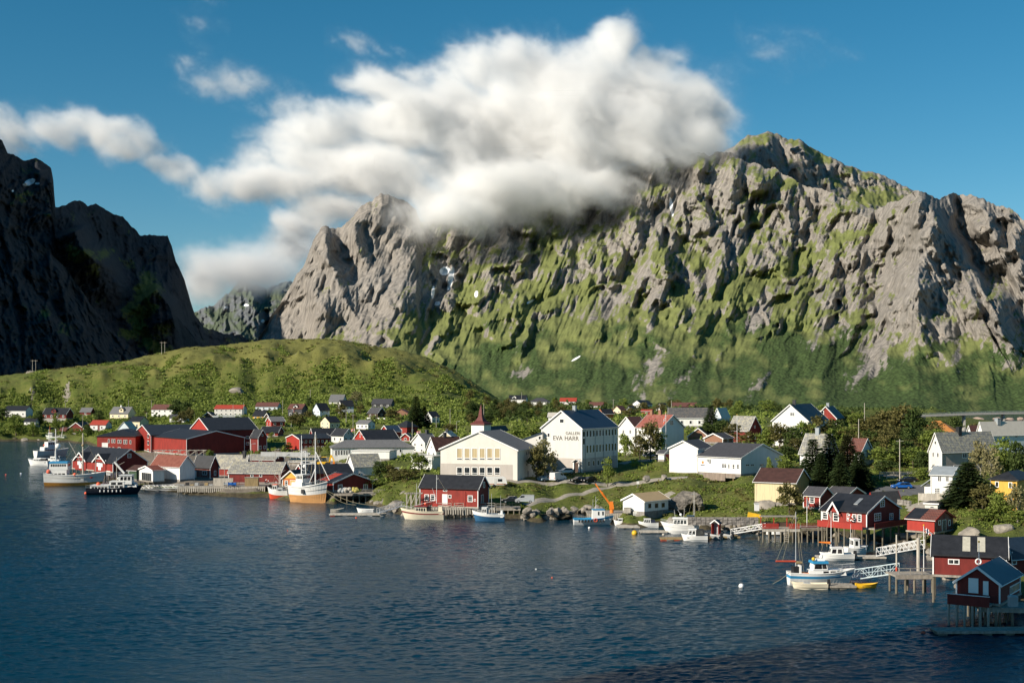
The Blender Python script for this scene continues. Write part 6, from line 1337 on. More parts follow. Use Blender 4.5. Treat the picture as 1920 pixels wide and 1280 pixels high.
b = MB(); b.box(-L*.44, -.75, 1.4, -L*.36, .75, 2.9); b.build('stern_box', blackm, r); b = MB(); b.box(-L*.36, -.9, 1.4, -L*.33, .9, 3.1); b.build('stern_screen', gelcoat, r); cabin(r, -L*.25, L*.14, B*.6, 1.3, 1.9, orangep, None, name='seat')
mast(r, -L*.39, 1.4, 11.2, .10, steel, ((10.2, .5, 0, .5), (10.2, -.5, 0, -.5)), stays=((-L*.29, 0, 3.7), (-L*.20, 0, 3.7), (L*.10, .8, 2.0), (L*.1, -.8, 2.0))); b = MB(); b.tube((-L*.39, 0, 3.6), (-L*.69, 0, 3.65), .16, .13, 8); b.build('furled_sail', hullred, r); b = MB(); b.tube((-L*.39, 0, 3.4), (-L*.30, 0, 3.4), .25, .2, 8); b.build('sail_bag', tan, r)
b = MB(); b.path([at_d(1480, 1073, 192), at_d(1465, 1085, 191), at_d(1449, 1094, 190)], .035, 5); tag(b.build('mooring_line', rope), 'mooring rope off the stern of the blue striped sailing cruiser', 'rope')
# --- 20 skiff, 21 yellow rowing boat
r, L, B, sh = boat('skiff', 'long open white skiff with grey outboard alongside the blue striped cruiser', 1484, 1553, 1104, 3, h=.72, B=1.7, mats=(creamhull,), flip=True, bow=.5, stern=.9); outboard(r, -L*.5-.2, .25, 1.1)
b = MB(); b.tbox((L*.05, 0), 1.2, 1.0, .5, .95, .7, .7); b.build('net_heap', plasticg, r)
r, L, B, sh = boat('rowing_boat', 'small bright yellow rowing boat tied at the gangway', 1605, 1648, 1103, 3, h=.52, B=1.3, mats=(yellowp,), bow=.55, sternrise=.5, stern=.35, deckm=tan)
for xx in (-.2, .12): b = MB(); b.box(L*xx-.12, -B*.42, .33, L*xx+.12, B*.42, .38); b.build('thwart', tan, r)
# --- skiffs lying on the float below the wooden boat
for i, (xl, xr_, y, lb) in enumerate(((619, 645, 962, 'grey skiff on the outer end of the orange floated pontoon'), (668, 700, 962, 'white skiff in the middle of the orange floated pontoon'))):
    r, L, B, sh = boat('skiff', lb, xl, xr_, y, 4, h=.85, B=1.6, mats=(lgrey if i == 0 else gelcoat,), flip=i == 1)
    for xx in (-.2, .12): b = MB(); b.box(L*xx-.12, -B*.42, .6, L*xx+.12, B*.42, .66); b.build('thwart', tan, r)
# --- boats pulled up on land
for (px, py, D, rz, lb, mt) in ((1456, 958, 262, .2, 'white upturned boat in the weeds above the red fenced deck', gelcoat), (1205, 968, 284, .1, 'small pale boat pulled up on the stones by the tan roofed boathouse', gelcoat), (1890, 1000, 196, .25, 'long grey upturned boat on the grass above the black roof', plasticg), (1012, 886, 334, 1.2, 'white boat on land between the hall and parked cars', gelcoat)):
    p = at_d(px, py, D); z = tz(p.x, p.y)
    rt = thing('rowing_boat', lb, 'boat', (p.x, p.y, z+.75 if mt is plasticg else z+.1), rz); m, d, sh, hb, gr = hull_mesh(5.2 if mt is plasticg else 4.2, 1.5, .62, bow=.4, stern=.5)
    hu = m.build('hull', mt, rt, fix=False)
    if 'upturned' in lb: hu.rotation_euler = (math.pi, 0, 0); hu.location = (0, 0, .75)
    g = MB(); g.box(-1.2, -.3, -.75 if mt is plasticg else -.1, -1, .3, .1); g.box(1, -.3, -.75 if mt is plasticg else -.1, 1.2, .3, .1); g.build('keel_block', tan, rt)
# --- buoys
for (x, y, rr, mt, lb) in ((1390, 1100, .42, trimw, 'pale round buoy alone in the open water'), (1190, 1001, .62, yellowp, 'big yellow buoy off the floating dock'), (1105, 990, .28, trimw, 'small white buoy below the blue gunwaled boat'), (1731, 1188, .3, hullred, 'small dark red buoy near the lower right pontoon'), (421, 922, .4, buoyor, 'red fender ball hanging at the plank quay'), (1244, 1003, .3, lgrey, 'grey fender ball on the long pontoon'),
                           (539, 995, .14, hullred, 'tiny red net float off the red fishing boat'), (668, 971, .22, buoyor, 'tiny pink float below the skiff pontoon'), (1005, 1067, .14, trimw, 'tiny white float in mid fjord'), (1035, 1083, .14, buoyor, 'tiny orange float in mid fjord'), (60, 825, .35, buoyor, 'orange float near the left stony shore'), (11, 890, .3, buoyor, 'orange float in dark water at the left edge'), (39, 888, .3, trimw, 'white float in dark water at the left edge')):
    D = wl(y); b = MB(); b.ball((0, 0, rr*.35), rr, 12, 0); t_ = thing('buoy', lb, 'buoy', ((x-CX)*D/F, D, 0)); b.build('float', mt, t_, smooth=True); b = MB(); b.tube((0, 0, rr*1.3), (0, 0, rr*1.6), rr*.18, n=6); b.build('eye', blackm, t_)
# ================================================================ paths, roads
def strip(name, pts, w, m, lift=.12, label=None):
    P3 = []
    for a, b in zip(pts, pts[1:]):
        for i in range(10):
            t = i/10; P3.append((a[0]+(b[0]-a[0])*t, a[1]+(b[1]-a[1])*t))
    P3.append(pts[-1]); ws = [Vector((*on_ground(x, D)[:2], 0)) for x, D in P3]; mb = MB(); rows = []
    for i, p in enumerate(ws):
        d = (ws[min(i+1, len(ws)-1)]-ws[max(i-1, 0)]).normalized(); nrm = Vector((-d.y, d.x, 0)); r = []
        for k in (-1, -.5, 0, .5, 1):
            ww = w*(1+.12*math.sin(i*1.7+k)); q = p+nrm*(ww/2*k); r.append((q.x, q.y, tz(q.x, q.y)+lift+(.05 if abs(k) < .9 else -.15)))
        rows.append(r)
    for r0, r1 in zip(rows, rows[1:]):
        for j in range(4): mb.face([r0[j], r0[j+1], r1[j+1], r1[j]])
    o = mb.build(name, m, smooth=True); o['kind'] = 'structure'
    if label: o['label'] = label
gravel = mat('gravel', (.30, .27, .225), .95, .18, 1.5); asphalt = mat('asphalt', (.11, .11, .115), .9, .12, .5)
def PD(*l): return [(x, F*(CH-z)/(y-HZ)) for x, y, z in l]
strip('path', PD((985, 944, 2.5), (1040, 935, 2.9), (1090, 925, 3.7), (1140, 914, 4.7), (1180, 907, 5.5), (1215, 902, 6.2), (1262, 897, 6.9)), 2.6, gravel)
strip('road', PD((930, 907, 5.9), (1000, 904, 6.0), (1100, 902.5, 6.0), (1160, 902, 6.1), (1220, 900, 6.4), (1290, 897, 7)), 4.0, gravel)
strip('road', PD((1262, 917, 5.7), (1247, 930, 4.1), (1235, 943, 2.9), (1260, 960, 2.3)), 3.2, gravel)
strip('road', PD((1250, 966, 2.1), (1300, 970, 1.95), (1350, 973, 1.9), (1410, 972, 2.0)), 3.4, gravel)
strip('road', PD((1545, 912, 7), (1600, 914, 6.95), (1650, 917, 6.8), (1700, 919, 6.5), (1752, 918, 6.4)), 11, asphalt)
strip('road', PD((1655, 893, 8.4), (1700, 889, 8.4), (1745, 887, 8.8)), 4, gravel)
strip('road', PD((1160, 866, 9), (1200, 863, 9.1), (1245, 860, 9.2)), 5, gravel)
strip('road', PD((505, 866, 4), (560, 868, 4.3), (610, 872, 4.7), (650, 884, 4.6), (700, 900, 4.3)), 6, gravel)
strip('path', PD((1725, 950, 4.6), (1735, 962, 4.1), (1745, 975, 3.4)), 6, gravel)
# ================================================================ quays and jetties
def quay(label, xl, xr, yt, z, depth, npost=12, post=lgrey, rail=None, boards=0, deckm=grey, turn=0.0, hollow=True):
    D = F*(CH-z)/(yt-HZ); a = R_(turn); xm = (xl+xr)/2; L = (xr-xl)*D/F/math.cos(a)
    root = thing('jetty', label, 'jetty', ((xm-CX)*D/F, D, z), a)
    m = MB(); m.box(-L/2, 0, -.22, L/2, depth, 0)
    for i in range(int(L/.6)): m.box(-L/2+i*.6+.02, -.03, -.02, -L/2+i*.6+.56, depth, .03)
    m.build('deck', deckm, root)
    m = MB(); m.box(-L/2, -.12, -.55, L/2, -.035, -.1); m.build('edge_beam', post, root)
    n = npost
    for i in range(n):
        x = -L/2+.2+(L-.4)*i/max(1, n-1)
        p = MB(); p.tube((x, .1, -.22), (x, .1, -z-1.2), .17, .17, 7); p.build('pile', pile, root)
        if i % 2 == 0: p = MB(); p.tube((x, depth*.7, -.22), (x, depth*.7, -z-1.2), .17, .17, 7); p.build('pile', pile, root)
    for i in range(boards):
        x = -L/2+.15+(L-.3)*i/max(1, boards-1); w = .30; p = MB(); p.box(x-w/2, -.20, -z+.55+.25*rng.random(), x+w/2, -.125, -.02); p.build('fender_board', post, root)
    if rail:
        for (f0, f1) in rail:
            x0, x1 = -L/2+L*f0, -L/2+L*f1; r = MB()
            for zz in (.5, 1.0): r.beam((x0, .15, zz), (x1, .15, zz), .06, .1)
            k = max(2, int((x1-x0)/1.6))
            for i in range(k+1): r.box(x0+(x1-x0)*i/k-.05, .1, .03, x0+(x1-x0)*i/k+.05, .2, 1.08)
            r.build('railing', post, root)
    return root, L, D
q1, L1, D1 = quay('long plank faced quay in front of the slate roofed sheds', 333, 497, 911.5, 2.3, 9, 14, lgrey, boards=46)
quay('dark jetty with rail in front of the red gabled boathouse with red roof patch', 626, 722, 925, 2.4, 8, 9, grey, rail=[(.5, 1)])
quay('jetty with white fender boards and rail below the red waterside house', 776, 928, 951, 2.3, 5, 13, lgrey, rail=[(.25, .46), (.5, .72), (.76, 1)], boards=34)
quay('short dark jetty at the stern of the blue hulled boat', 930, 976, 952, 2.2, 5, 5, grey, rail=[(0, 1)])
quay('board faced landing stage carrying the orange crane', 1101, 1204, 962, 2.0, 7, 8, lgrey, boards=30, rail=[(.78, 1)])
q6, L6, D6 = quay('piled deck with bright red fence panels at the gangway foot', 1429, 1500, 991, 2.7, 6, 7, lgrey, boards=0)
for f0, f1 in ((0, .44), (.70, .99)):
    m = MB()
    for zz in (.05, .30, .55, .80): m.box(-L6/2+L6*f0, -.05, zz+.03, -L6/2+L6*f1, .0, zz+.24)
    m.build('fence_panel', bred, q6)
m = MB(); m.box(-L6/2+.4, 3, 2.0, L6/2, 5.2, 2.12); ro = m.build('canopy_roof', grey, q6)
for x in (-.45, -.1, .25, .48):
    m = MB(); m.box(L6*x-.08, 3.2, 0, L6*x+.08, 3.4, 2.0); m.build('canopy_post', bred, q6)
m = MB(); m.box(-L6*.4, 4.0, .0, L6*.45, 5, .8); m.build('bench', brown, q6)
m = MB()
for i in range(7): m.box(L6*.14-.35, -.22, -.4-.4*i, L6*.14+.35, -.15, -.32-.4*i)
m.box(L6*.14-.42, -.23, -3, L6*.14-.34, -.14, 0); m.box(L6*.14+.34, -.23, -3, L6*.14+.42, -.14, 0); m.build('ladder', lgrey, q6)
q7, L7, D7 = quay('dark red fenced walkway between the red fenced deck and the hall', 1502, 1548, 989, 2.9, 5, 5, pile)
m = MB()
for zz in (.1, .4, .7): m.box(-L7/2, -.05, zz+.03, L7/2, 0, zz+.2)
m.build('fence_panel', dred, q7)
# red fence round the foot of the hall and beside it
def deckfence(label, h, face, off, hgt, m, f0=0, f1=1):
    C, th, L, R = h['C'], h['th'], h['L'], h['R']; rt = thing('deck', label, 'deck', C, -th)
    b = MB(); f = MB(); p_ = []
    if face == 'L':
        x0, x1 = -L+L*f0, -L+L*f1
        b.box(x0, -off, -.28, x1, -.22, -.04); f.box(x0, -off-.06, -.3, x1, -off, hgt); P = [(x, -off+.1) for x in np.linspace(x0+.15, x1-.15, 6)]
        for i in range(int((x1-x0)/.25)): f.box(x0+i*.25, -off-.075, -.28, x0+i*.25+.2, -off-.062, hgt-.03)
        cap = MB(); cap.box(x0-.05, -off-.12, hgt, x1+.05, -off+.06, hgt+.07)
    else:
        y0, y1 = R*f0, R*f1; b.box(.22, y0, -.28, off, y1, -.04); f.box(off, y0, -.1, off+.06, y1, hgt); P = [(off-.1, y) for y in np.linspace(y0+.15, y1-.15, 6)]
        cap = MB(); cap.box(off-.05, y0, hgt, off+.1, y1, hgt+.07)
    b.build('deck_boards', grey, rt); f.build('fence_panel', m, rt); cap.build('top_rail', trimw if hgt > .9 else m, rt)
    for x, y in P:
        q = MB(); q.tube((x, y, -.28), (x, y, -C.z-1), .15, n=7); q.build('pile', pile if hgt < .9 else grey, rt)
by = {h['label']: h for h in HS}
hall = by['red waterside hall with black roof, porch gable and white windows on stilts']
deckfence('red boarded front deck of the waterside hall', hall, 'L', 1.6, .85, bred)
deckfence('dark red side deck below the hall gable', hall, 'R', 1.6, .85, dred, .0, 1.25)
low = by['red boathouse with dark blue roof, white doors and red fenced deck on stilts']
deckfence('red fenced deck with white top rail in front of the lowest boathouse', low, 'L', 2.0, 1.0, dred, -.12, .86)
quay('grey piled walkway at the foot of the lowest red boathouse', 1838, 1990, 1140, 2.5, 5, 6, grey, turn=-8)
quay('weathered jetty between the two gangways and the boathouse with pale panels', 1678, 1752, 1078, 2.6, 4, 5, grey, rail=[(.1, 1)], turn=4)
quay('stone edged landing behind the flagpole beside the weathered boat shed', 1688, 1775, 1003, 1.9, 4, 5, lgrey)
def pontoon(label, xl, xr, y, w=2.0, deckm=grey, flo=plasticg, turn=0, z=.5):
    D = wl(y); L = (xr-xl)*D/F; xm = (xl+xr)/2
    rt = thing('pontoon', label, 'pontoon', ((xm-CX)*D/F, D, 0), R_(turn)); m = MB()
    for i in range(int(L/.35)): m.box(-L/2+i*.35, 0, z-.08, -L/2+i*.35+.31, w, z)
    m.build('deck', deckm, rt)
    for y0 in (-.06, w+.005): m = MB(); m.box(-L/2, y0, z-.3, L/2, y0+.055, z+.03); m.build('edge_beam', deckm, rt)
    n = max(3, int(L/2.4))
    for i in range(n):
        x = -L/2+.2+(L-1.4)*i/(n-1); f = MB(); f.box(x, .1, -.3, x+1.1, w-.1, z-.09); f.build('float', flo[i % len(flo)] if isinstance(flo, list) else flo, rt)
    return rt
pontoon('orange and white floated pontoon below the wooden fishing boat', 617, 722, 967, 2.4, lgrey, [buoyor, plasticg, trimw, trimw, plasticg])
pontoon('stubby grey floating dock beside the motor boat with blue canopy', 1158, 1200, 991, 3.5, lgrey, plasticg)
pontoon('low grey pontoon under the bow of the cabin cruiser', 1200, 1252, 1000, 1.8, lgrey, plasticg)
pontoon('narrow wooden pontoon with orange floats before the black canopied boat', 1238, 1300, 1013, 1.6, tan, [buoyor, buoyor, plasticg, plasticg])
pontoon('wooden pontoon carrying the small red hut', 1322, 1388, 1010, 2.6, tan, tan)
pontoon('floating jetty under the white cruisers at right', 1534, 1662, 1049, 2.4, lgrey, grey)
pontoon('floating dock under the end of the lower gangway', 1556, 1606, 1104, 2.4, grey, pile)
pontoon('long dark log pontoon in the lower right corner', 1756, 1990, 1190, 2.6, grey, pile, turn=2)
pontoon('small grey float between the left quay and the work boat', 270, 336, 921, 1.4, steel, plasticg)
def gangway(label, x0, y0, D0, x1, y1, D1, w=1.1, hgt=1.1, m=trimw):
    a = at_d(x0, y0, D0); b = at_d(x1, y1, D1); d = b-a; L = d.length
    rt = thing('gangway', label, 'gangway', a, math.atan2(d.y, d.x)); hx = math.hypot(d.x, d.y); pt = lambda t, y, z: (hx*t, y, d.z*t+z)
    f = MB(); f.hexa([pt(0, 0, 0), pt(1, 0, 0), pt(1, w, 0), pt(0, w, 0), pt(0, 0, .1), pt(1, 0, .1), pt(1, w, .1), pt(0, w, .1)]); f.build('walkway', steel, rt)
    n = max(4, int(L/1.5))
    for y in (0, w):
        r = MB(); r.tube(pt(0, y, hgt), pt(1, y, hgt), .06, n=6); r.tube(pt(0, y, .1), pt(1, y, .1), .07, n=6); r.tube(pt(0, y, hgt*.55), pt(1, y, hgt*.55), .035, n=5)
        for i in range(n+1):
            r.tube(pt(i/n, y, .1), pt(i/n, y, hgt), .04, n=5)
            if i < n: r.tube(pt(i/n, y, .1 if i % 2 else hgt), pt((i+1)/n, y, hgt if i % 2 else .1), .035, n=5)
        r.build('truss_side', m, rt)
gangway('white truss gangway to the pontoon below the wooden fishing boat', 712, 962, 300, 758, 949, 305, m=trimw)
gangway('white railed gangway from the red hut pontoon up to the red fenced deck', 1370, 1002, 256, 1429, 992, 250, m=trimw)
gangway('upper white truss gangway to the jetty of the white cruisers', 1643, 1043, 222, 1722, 1029, 208, m=trimw, hgt=1.5)
gangway('lower pale blue truss gangway to the striped sailing cruiser', 1580, 1090, 199, 1680, 1076, 193, m=mat('pale_blue_metal', (.50, .58, .60), .5, .05, 1), hgt=1.6)
gangway('long grey railed walkway from the work boat to the plank quay', 258, 917, 372, 334, 915, 364, m=steel)
# tall mooring posts of the right jetties
for x, yt_, yb_, D, lb in ((1681, 1002, 1100, 193, 'tall pale mooring post with a red band at the lower gangway'), (1722, 1008, 1075, 205, 'thick weathered post at the end of the upper gangway')):
    p = at_d(x, yb_, D); t_ = thing('mooring_post', lb, 'mooring post', (p.x, p.y, -.8)); b = MB(); b.tube((0, 0, 0), (0, 0, at_d(x, yt_, D).z+.8), .14 if x < 1700 else .3, .11 if x < 1700 else .28, 9); o = b.build('post', lgrey, t_)
    if x < 1700: b = MB(); b.tube((0, 0, 3.3), (0, 0, 3.9), .16, n=9); b.build('band', hullred, t_)
# red pontoon hut
p = at_d(1345, 1001, 258); t_ = thing('hut', 'narrow red open hut with black gable roof on the pontoon', 'hut', (p.x, p.y, .52), R_(-30)); u = 1.0
m = MB(); m.box(-1.0, -.7, 0, -.92, .7, 2.3); m.box(-1, .62, 0, .5, .7, 2.3); m.box(.42, -.7, 0, .5, .62, 2.3); m.build('wall', bred, t_); m = MB(); m.box(-.9, .5, .02, .4, .6, 2.2); m.build('lining', bluegrey, t_)
m = MB()
for sg in (-1, 1): m.prism([(-.25, 3.0), (-.25+sg*1.0, 2.25), (-.25+sg*1.0, 2.37), (-.25, 3.12)], 'y', -.85, .85)
m.build('roof', blackr, t_); m = MB()
for sg in (-1, 1): m.prism([(-.25, 2.9), (-.25+sg*1.0, 2.15), (-.25+sg*1.0, 2.4), (-.25, 3.14)], 'y', -.93, -.86)
m.build('barge_board', trimw, t_)
# orange crane
p = at_d(1147, 961, 288); t_ = thing('crane', 'orange lattice jib crane standing on the landing stage', 'crane', (p.x, p.y, 2.0)); q = at_d(1116, 914, 288)-p
m = MB(); m.tube((0, 0, 0), (0, 0, 1.2), .45, .4, 10); m.tbox((0, 0), 1.0, .9, .9, 2.6, .7, .8, dx=-.1); m.build('slewing_base', orangep, t_)
m = MB(); e = Vector((q.x, 0, q.z+1.0)); s0 = Vector((-.1, 0, 1.3))
for oy, oz in ((-.3, 0), (.3, 0), (-.3, .55), (.3, .55)): m.tube(s0+Vector((0, oy, oz)), s0.lerp(e, .55)+Vector((0, oy*.6, oz*.5)), .07, n=5); m.tube(s0.lerp(e, .55)+Vector((0, oy*.6, oz*.5)), e, .08, .07, 5)
for i in range(10):
    a = s0.lerp(e, i/18); b = s0.lerp(e, (i+1)/18); m.tube(a+Vector((0, -.3, 0)), b+Vector((0, -.28, .5)), .04, n=4); m.tube(a+Vector((0, .3, 0)), b+Vector((0, .28, .5)), .04, n=4)
m.beam(s0.lerp(e, .45), e, .26, .26); m.build('jib', orangep, t_)
m = MB(); m.tube(e, e+Vector((0, 0, -.6)), .05, n=5); m.ball(e, .18, 8); m.build('hook', blackm, t_)
# board screen and timber box on the left quay, yellow tarpaulin heap, crates, net heaps
def simple(name, lb, cat, px, py, D, parts, rz=0, group=None):
    p = at_d(px, py, D); t_ = thing(name, lb, cat, p, rz, group)
    for nm, mt, fn in parts: b = MB(); fn(b); b.build(nm, mt, t_)
    return t_
simple('windbreak', 'pale vertical board screen standing on the plank quay', 'windbreak', 418.5, 911, 364, [('boards', lgrey, lambda b: [b.box(-2.8+i*.2, 0, 0, -2.8+i*.2+.18, .08, 2.3) for i in range(28)]), ('post', grey, lambda b: [b.box(x, .09, 0, x+.15, .3, 2.35) for x in (-2.8, 0, 2.6)])])
simple('shed', 'small tan slatted shed on the right end of the plank quay', 'shed', 471.5, 912, 363, [('slatted_wall', tan, lambda b: [b.box(-1.9+i*.2, 0, 0, -1.9+i*.2+.17, 1.6, 2.5) for i in range(19)]), ('roof', grey, lambda b: b.box(-2.05, -.1, 2.51, 2.05, 1.75, 2.65))])
simple('railing', 'dark red rail fence behind the plank quay', 'fence', 448, 909, 368, [('rail', dred, lambda b: [b.box(-1.8, 0, z, 1.8, .06, z+.14) for z in (.3, .8, 1.3)]), ('post', dred, lambda b: [b.box(x, .07, 0, x+.12, .18, 1.5) for x in (-1.8, 0, 1.7)])])
def lump(b, n, r, h, sd):
    q = random.Random(sd)
    for i in range(n): b.ball((q.uniform(-r, r), q.uniform(-r*.6, r*.6), h*q.uniform(.2, .8)), h*q.uniform(.35, .6), 8, sz=.8)
simple('tarpaulin', 'bright yellow tarpaulin heap on the shore by the red fenced deck', 'tarpaulin', 1411, 967, 268, [('cover', yellowp, lambda b: [b.hexa([(-1.1, -.6, -.3), (1.1, -.7, -.3), (1.2, .6, -.3), (-1, .6, -.3), (-1.0, -.4, .9), (.8, -.5, .55), (.9, .4, .5), (-.8, .4, .85)]), b.hexa([(.5, -.8, -.3), (1.9, -.7, -.3), (1.9, .5, -.3), (.5, .5, -.3), (.7, -.5, .5), (1.6, -.5, .4), (1.6, .3, .35), (.7, .3, .5)])])])
for px, py, mt, lb in ((643, 923, plasticg, 'grey net heap left on the dark jetty'), (655, 922, lgrey, 'pale fish crates and net heap in the middle of the dark jetty'), (668, 922, mat('yellow_net', (.42, .36, .10), .9, .2, 2), 'yellow net heap on the dark jetty')):
    simple('net_heap', lb, 'net heap', px, py, 334, [('net', mt, lambda b, s_=px: lump(b, 9, .9, 1.1, s_))])
for i in range(7):
    px = 342+i*9; simple('fish_crate', 'stacked fish crate on the left end of the plank quay', 'crate', px, 911, 366, [('crate', (plasticg, blackm, tan)[i % 3], lambda b: (b.box(-.5, -.4, 0, .5, .4, .5), b.box(-.45, -.35, .5, .5, .4, 1.0 if i % 2 else .55)))], group='fish crates on the left end of the plank quay')
for i, px in enumerate((452, 460, 467)):
    simple('winch', 'blue steel frame drum on the plank quay', 'winch', px-28, 911, 362, [('drum', bluep if i else steel, lambda b: (b.tube((-.5, 0, .6), (.5, 0, .6), .4, n=10), b.box(-.6, -.4, 0, -.5, .4, 1.2), b.box(.5, -.4, 0, .6, .4, 1.2)))], group='steel drums on the plank quay')
simple('crate', 'grey timber crate on the landing stage beside the tan roofed boathouse', 'crate', 1176, 961, 284, [('crate', lgrey, lambda b: b.box(-.7, -.5, 0, .7, .5, 1.1)), ('lid', grey, lambda b: b.box(-.75, -.55, 1.105, .75, .55, 1.18))])
simple('letter_box', 'white board cabinet standing against the boulder below the barn', 'cabinet', 1419, 957, 262, [('cabinet', trimw, lambda b: b.box(-.45, -.3, 0, .45, .3, 1.4)), ('top', trimw, lambda b: b.box(-.55, -.4, 1.405, .55, .4, 1.5))])
simple('heat_pump', 'grey machine box on the walkway by the lowest boathouse', 'machine', 1900, 1136, 158, [('casing', plasticg, lambda b: b.box(-.55, -.4, 0, .45, .4, 1.1)), ('lid', plasticg, lambda b: b.tbox((-.05, 0), 1.1, .9, 1.105, 1.35, .8, .8))])
simple('sign', 'small white road sign on a post beside the grass path', 'sign', 1196, 912, 320, [('post', steel, lambda b: b.tube((0, 0, -.3), (0, 0, .9), .04, n=6)), ('plate', trimw, lambda b: b.box(-.32, -.06, .7, .32, -.045, 1.35))])
simple('sign', 'round red and white warning sign on the waterside house', 'sign', 890.3, 937, 296, [('plate', hullred, lambda b: b.tube((0, -.12, 0), (0, -.05, 0), .42, n=18)), ('face', trimw, lambda b: b.tube((0, -.14, 0), (0, -.121, 0), .3, n=18)), ('bar', hullred, lambda b: b.box(-.27, -.16, -.07, .27, -.141, .07))])
for px, py, D, rr, lb in ((1834, 1052, 175.5, .36, 'white lifebuoy on the wall under the pale roof panels'), (1595, 970, 240.5, .5, 'red and white lifebuoy on the hall wall'), (500.5, 902, 366, .5, 'orange lifebuoy on the porch of the slate roofed quay house')):
    p = at_d(px, py, D); t_ = thing('lifebuoy', lb, 'lifebuoy', p, -.1 if px != 1595 else -.75)
    for k in range(8):
        b = MB(); b.path([(rr*math.cos(a), -.12, rr*math.sin(a)) for a in np.linspace(2*math.pi*k/8, 2*math.pi*(k+1)/8, 4)], rr*.28, 6); b.build('ring_segment', (hullred if px != 1834 else trimw) if k % 2 else trimw, t_)
# timber fences, racks, walls
def rack(label, x0, x1, yt, yb, D, n, m=lgrey, cross=True, depth=2.0):
    a = at_d(x0, yb, D); b_ = at_d(x1, yb, D); L = b_.x-a.x; h_ = (yb-yt)*D/F; t_ = thing('drying_rack', label, 'fish rack', a)
    for y in (0, depth):
        for i in range(n+1):
            p = MB(); x = L*i/n; p.tube((x, y, -1), (x, y, h_), .10, .08, 6); p.build('post', m, t_)
        p = MB(); p.tube((-.6, y, h_), (L+.6, y, h_), .09, .08, 6); p.build('top_pole', m, t_)
        if cross:
            for i in range(n): p = MB(); p.tube((L*i/n, y, h_*.1), (L*(i+1)/n, y, h_*.95), .06, n=5); p.build('brace', m, t_)
    for i in range(n*2): p = MB(); p.tube((L*i/n/2, -.4, h_+.1), (L*i/n/2+.3, depth+.4, h_+.1), .07, n=5); p.build('cross_pole', m, t_)
rack('long timber drying rack in front of the red warehouses', 290, 382, 844, 857, 440, 6)
rack('weathered timber drying rack on the rock left of the red waterside house', 762, 787, 925, 950, 298, 3)
def fence(label, x0, y0, D0, x1, y1, D1, hgt, m, solid=False):
    a = at_d(x0, y0, D0); b = at_d(x1, y1, D1); d = b-a; L = math.hypot(d.x, d.y); t_ = thing('fence', label, 'fence', a, math.atan2(d.y, d.x)); n = max(2, int(L/2)); sl_ = d.z/L
    r = MB()
    if solid: r.hexa([(0, 0, 0), (L, 0, d.z), (L, .06, d.z), (0, .06, 0), (0, 0, hgt), (L, 0, d.z+hgt), (L, .06, d.z+hgt), (0, .06, hgt)]); r.build('panel', m, t_)
    else:
        for zz in (.4, .75, 1.0): r.beam((0, 0, zz*hgt), (L, 0, d.z+zz*hgt), .05, .1)
        r.build('rail', m, t_)
    for i in range(n+1): p = MB(); x = L*i/n; p.box(x-.06, .07, d.z*i/n-.8, x+.06, .19, d.z*i/n+hgt+.05); p.build('post', m, t_)
fence('grey panel fence behind the quay sheds with a white car behind it', 489, 855, 430, 578, 856, 425, 1.5, plasticg, True)
fence('pale terrace fence below the narrow white house', 1722, 938, 264, 1781, 938, 262, 1.5, lgrey, True)
fence('white rail fence at the foot of the brown wooden house', 688, 787, 684, 722, 788, 682, 1.3, trimw, True)
fence('low white fence below the red roofed terrace house', 400, 783, 730, 455, 782, 735, 1.3, trimw, True)
fence('white balustrade of the long white building', 634, 861, 418, 656, 861, 418, 1.4, trimw)
fence('pale timber fence behind the road by the dark trees', 1650, 891, 305, 1742, 889, 312, .8, lgrey)
fence('white rail round the flat white garage', 771, 857, 376, 812, 857, 376, 1.1, trimw)
def wall_thing(label, x0, y0, D0, x1, y1, D1, hgt):
    a = at_d(x0, y0, D0); b = at_d(x1, y1, D1); d = b-a; L = math.hypot(d.x, d.y); m = MB(); n = int(L/.9); q = random.Random(3)
    for r_ in range(max(1, int(hgt/.55))):
        for i in range(n):
            x = L*i/n; w = L/n; m.hexa([(x+q.uniform(0, .08), q.uniform(-.12, .1), r_*.55), (x+w-q.uniform(0, .08), q.uniform(-.12, .1), r_*.55), (x+w, .5, r_*.55), (x, .5, r_*.55), (x+q.uniform(0, .1), q.uniform(-.05, .12), r_*.55+.5), (x+w-q.uniform(0, .1), q.uniform(-.05, .12), r_*.55+.5), (x+w, .5, r_*.55+.5), (x, .5, r_*.55+.5)])
    o = m.build('stone_wall', stone); o.location = a; o.rotation_euler = (0, 0, math.atan2(d.y, d.x)); tag(o, label, 'wall')
wall_thing('dark stone retaining wall along the shore road', 1290, 984, 262, 1422, 990, 262, 1.8)
wall_thing('rough stone wall beside the parking area', 1682, 945, 266, 1705, 955, 262, 1.2)
wall_thing('stone quay wall under the dark red gabled boathouse on the far shore', 120, 824, 744, 160, 824, 742, 2.6)
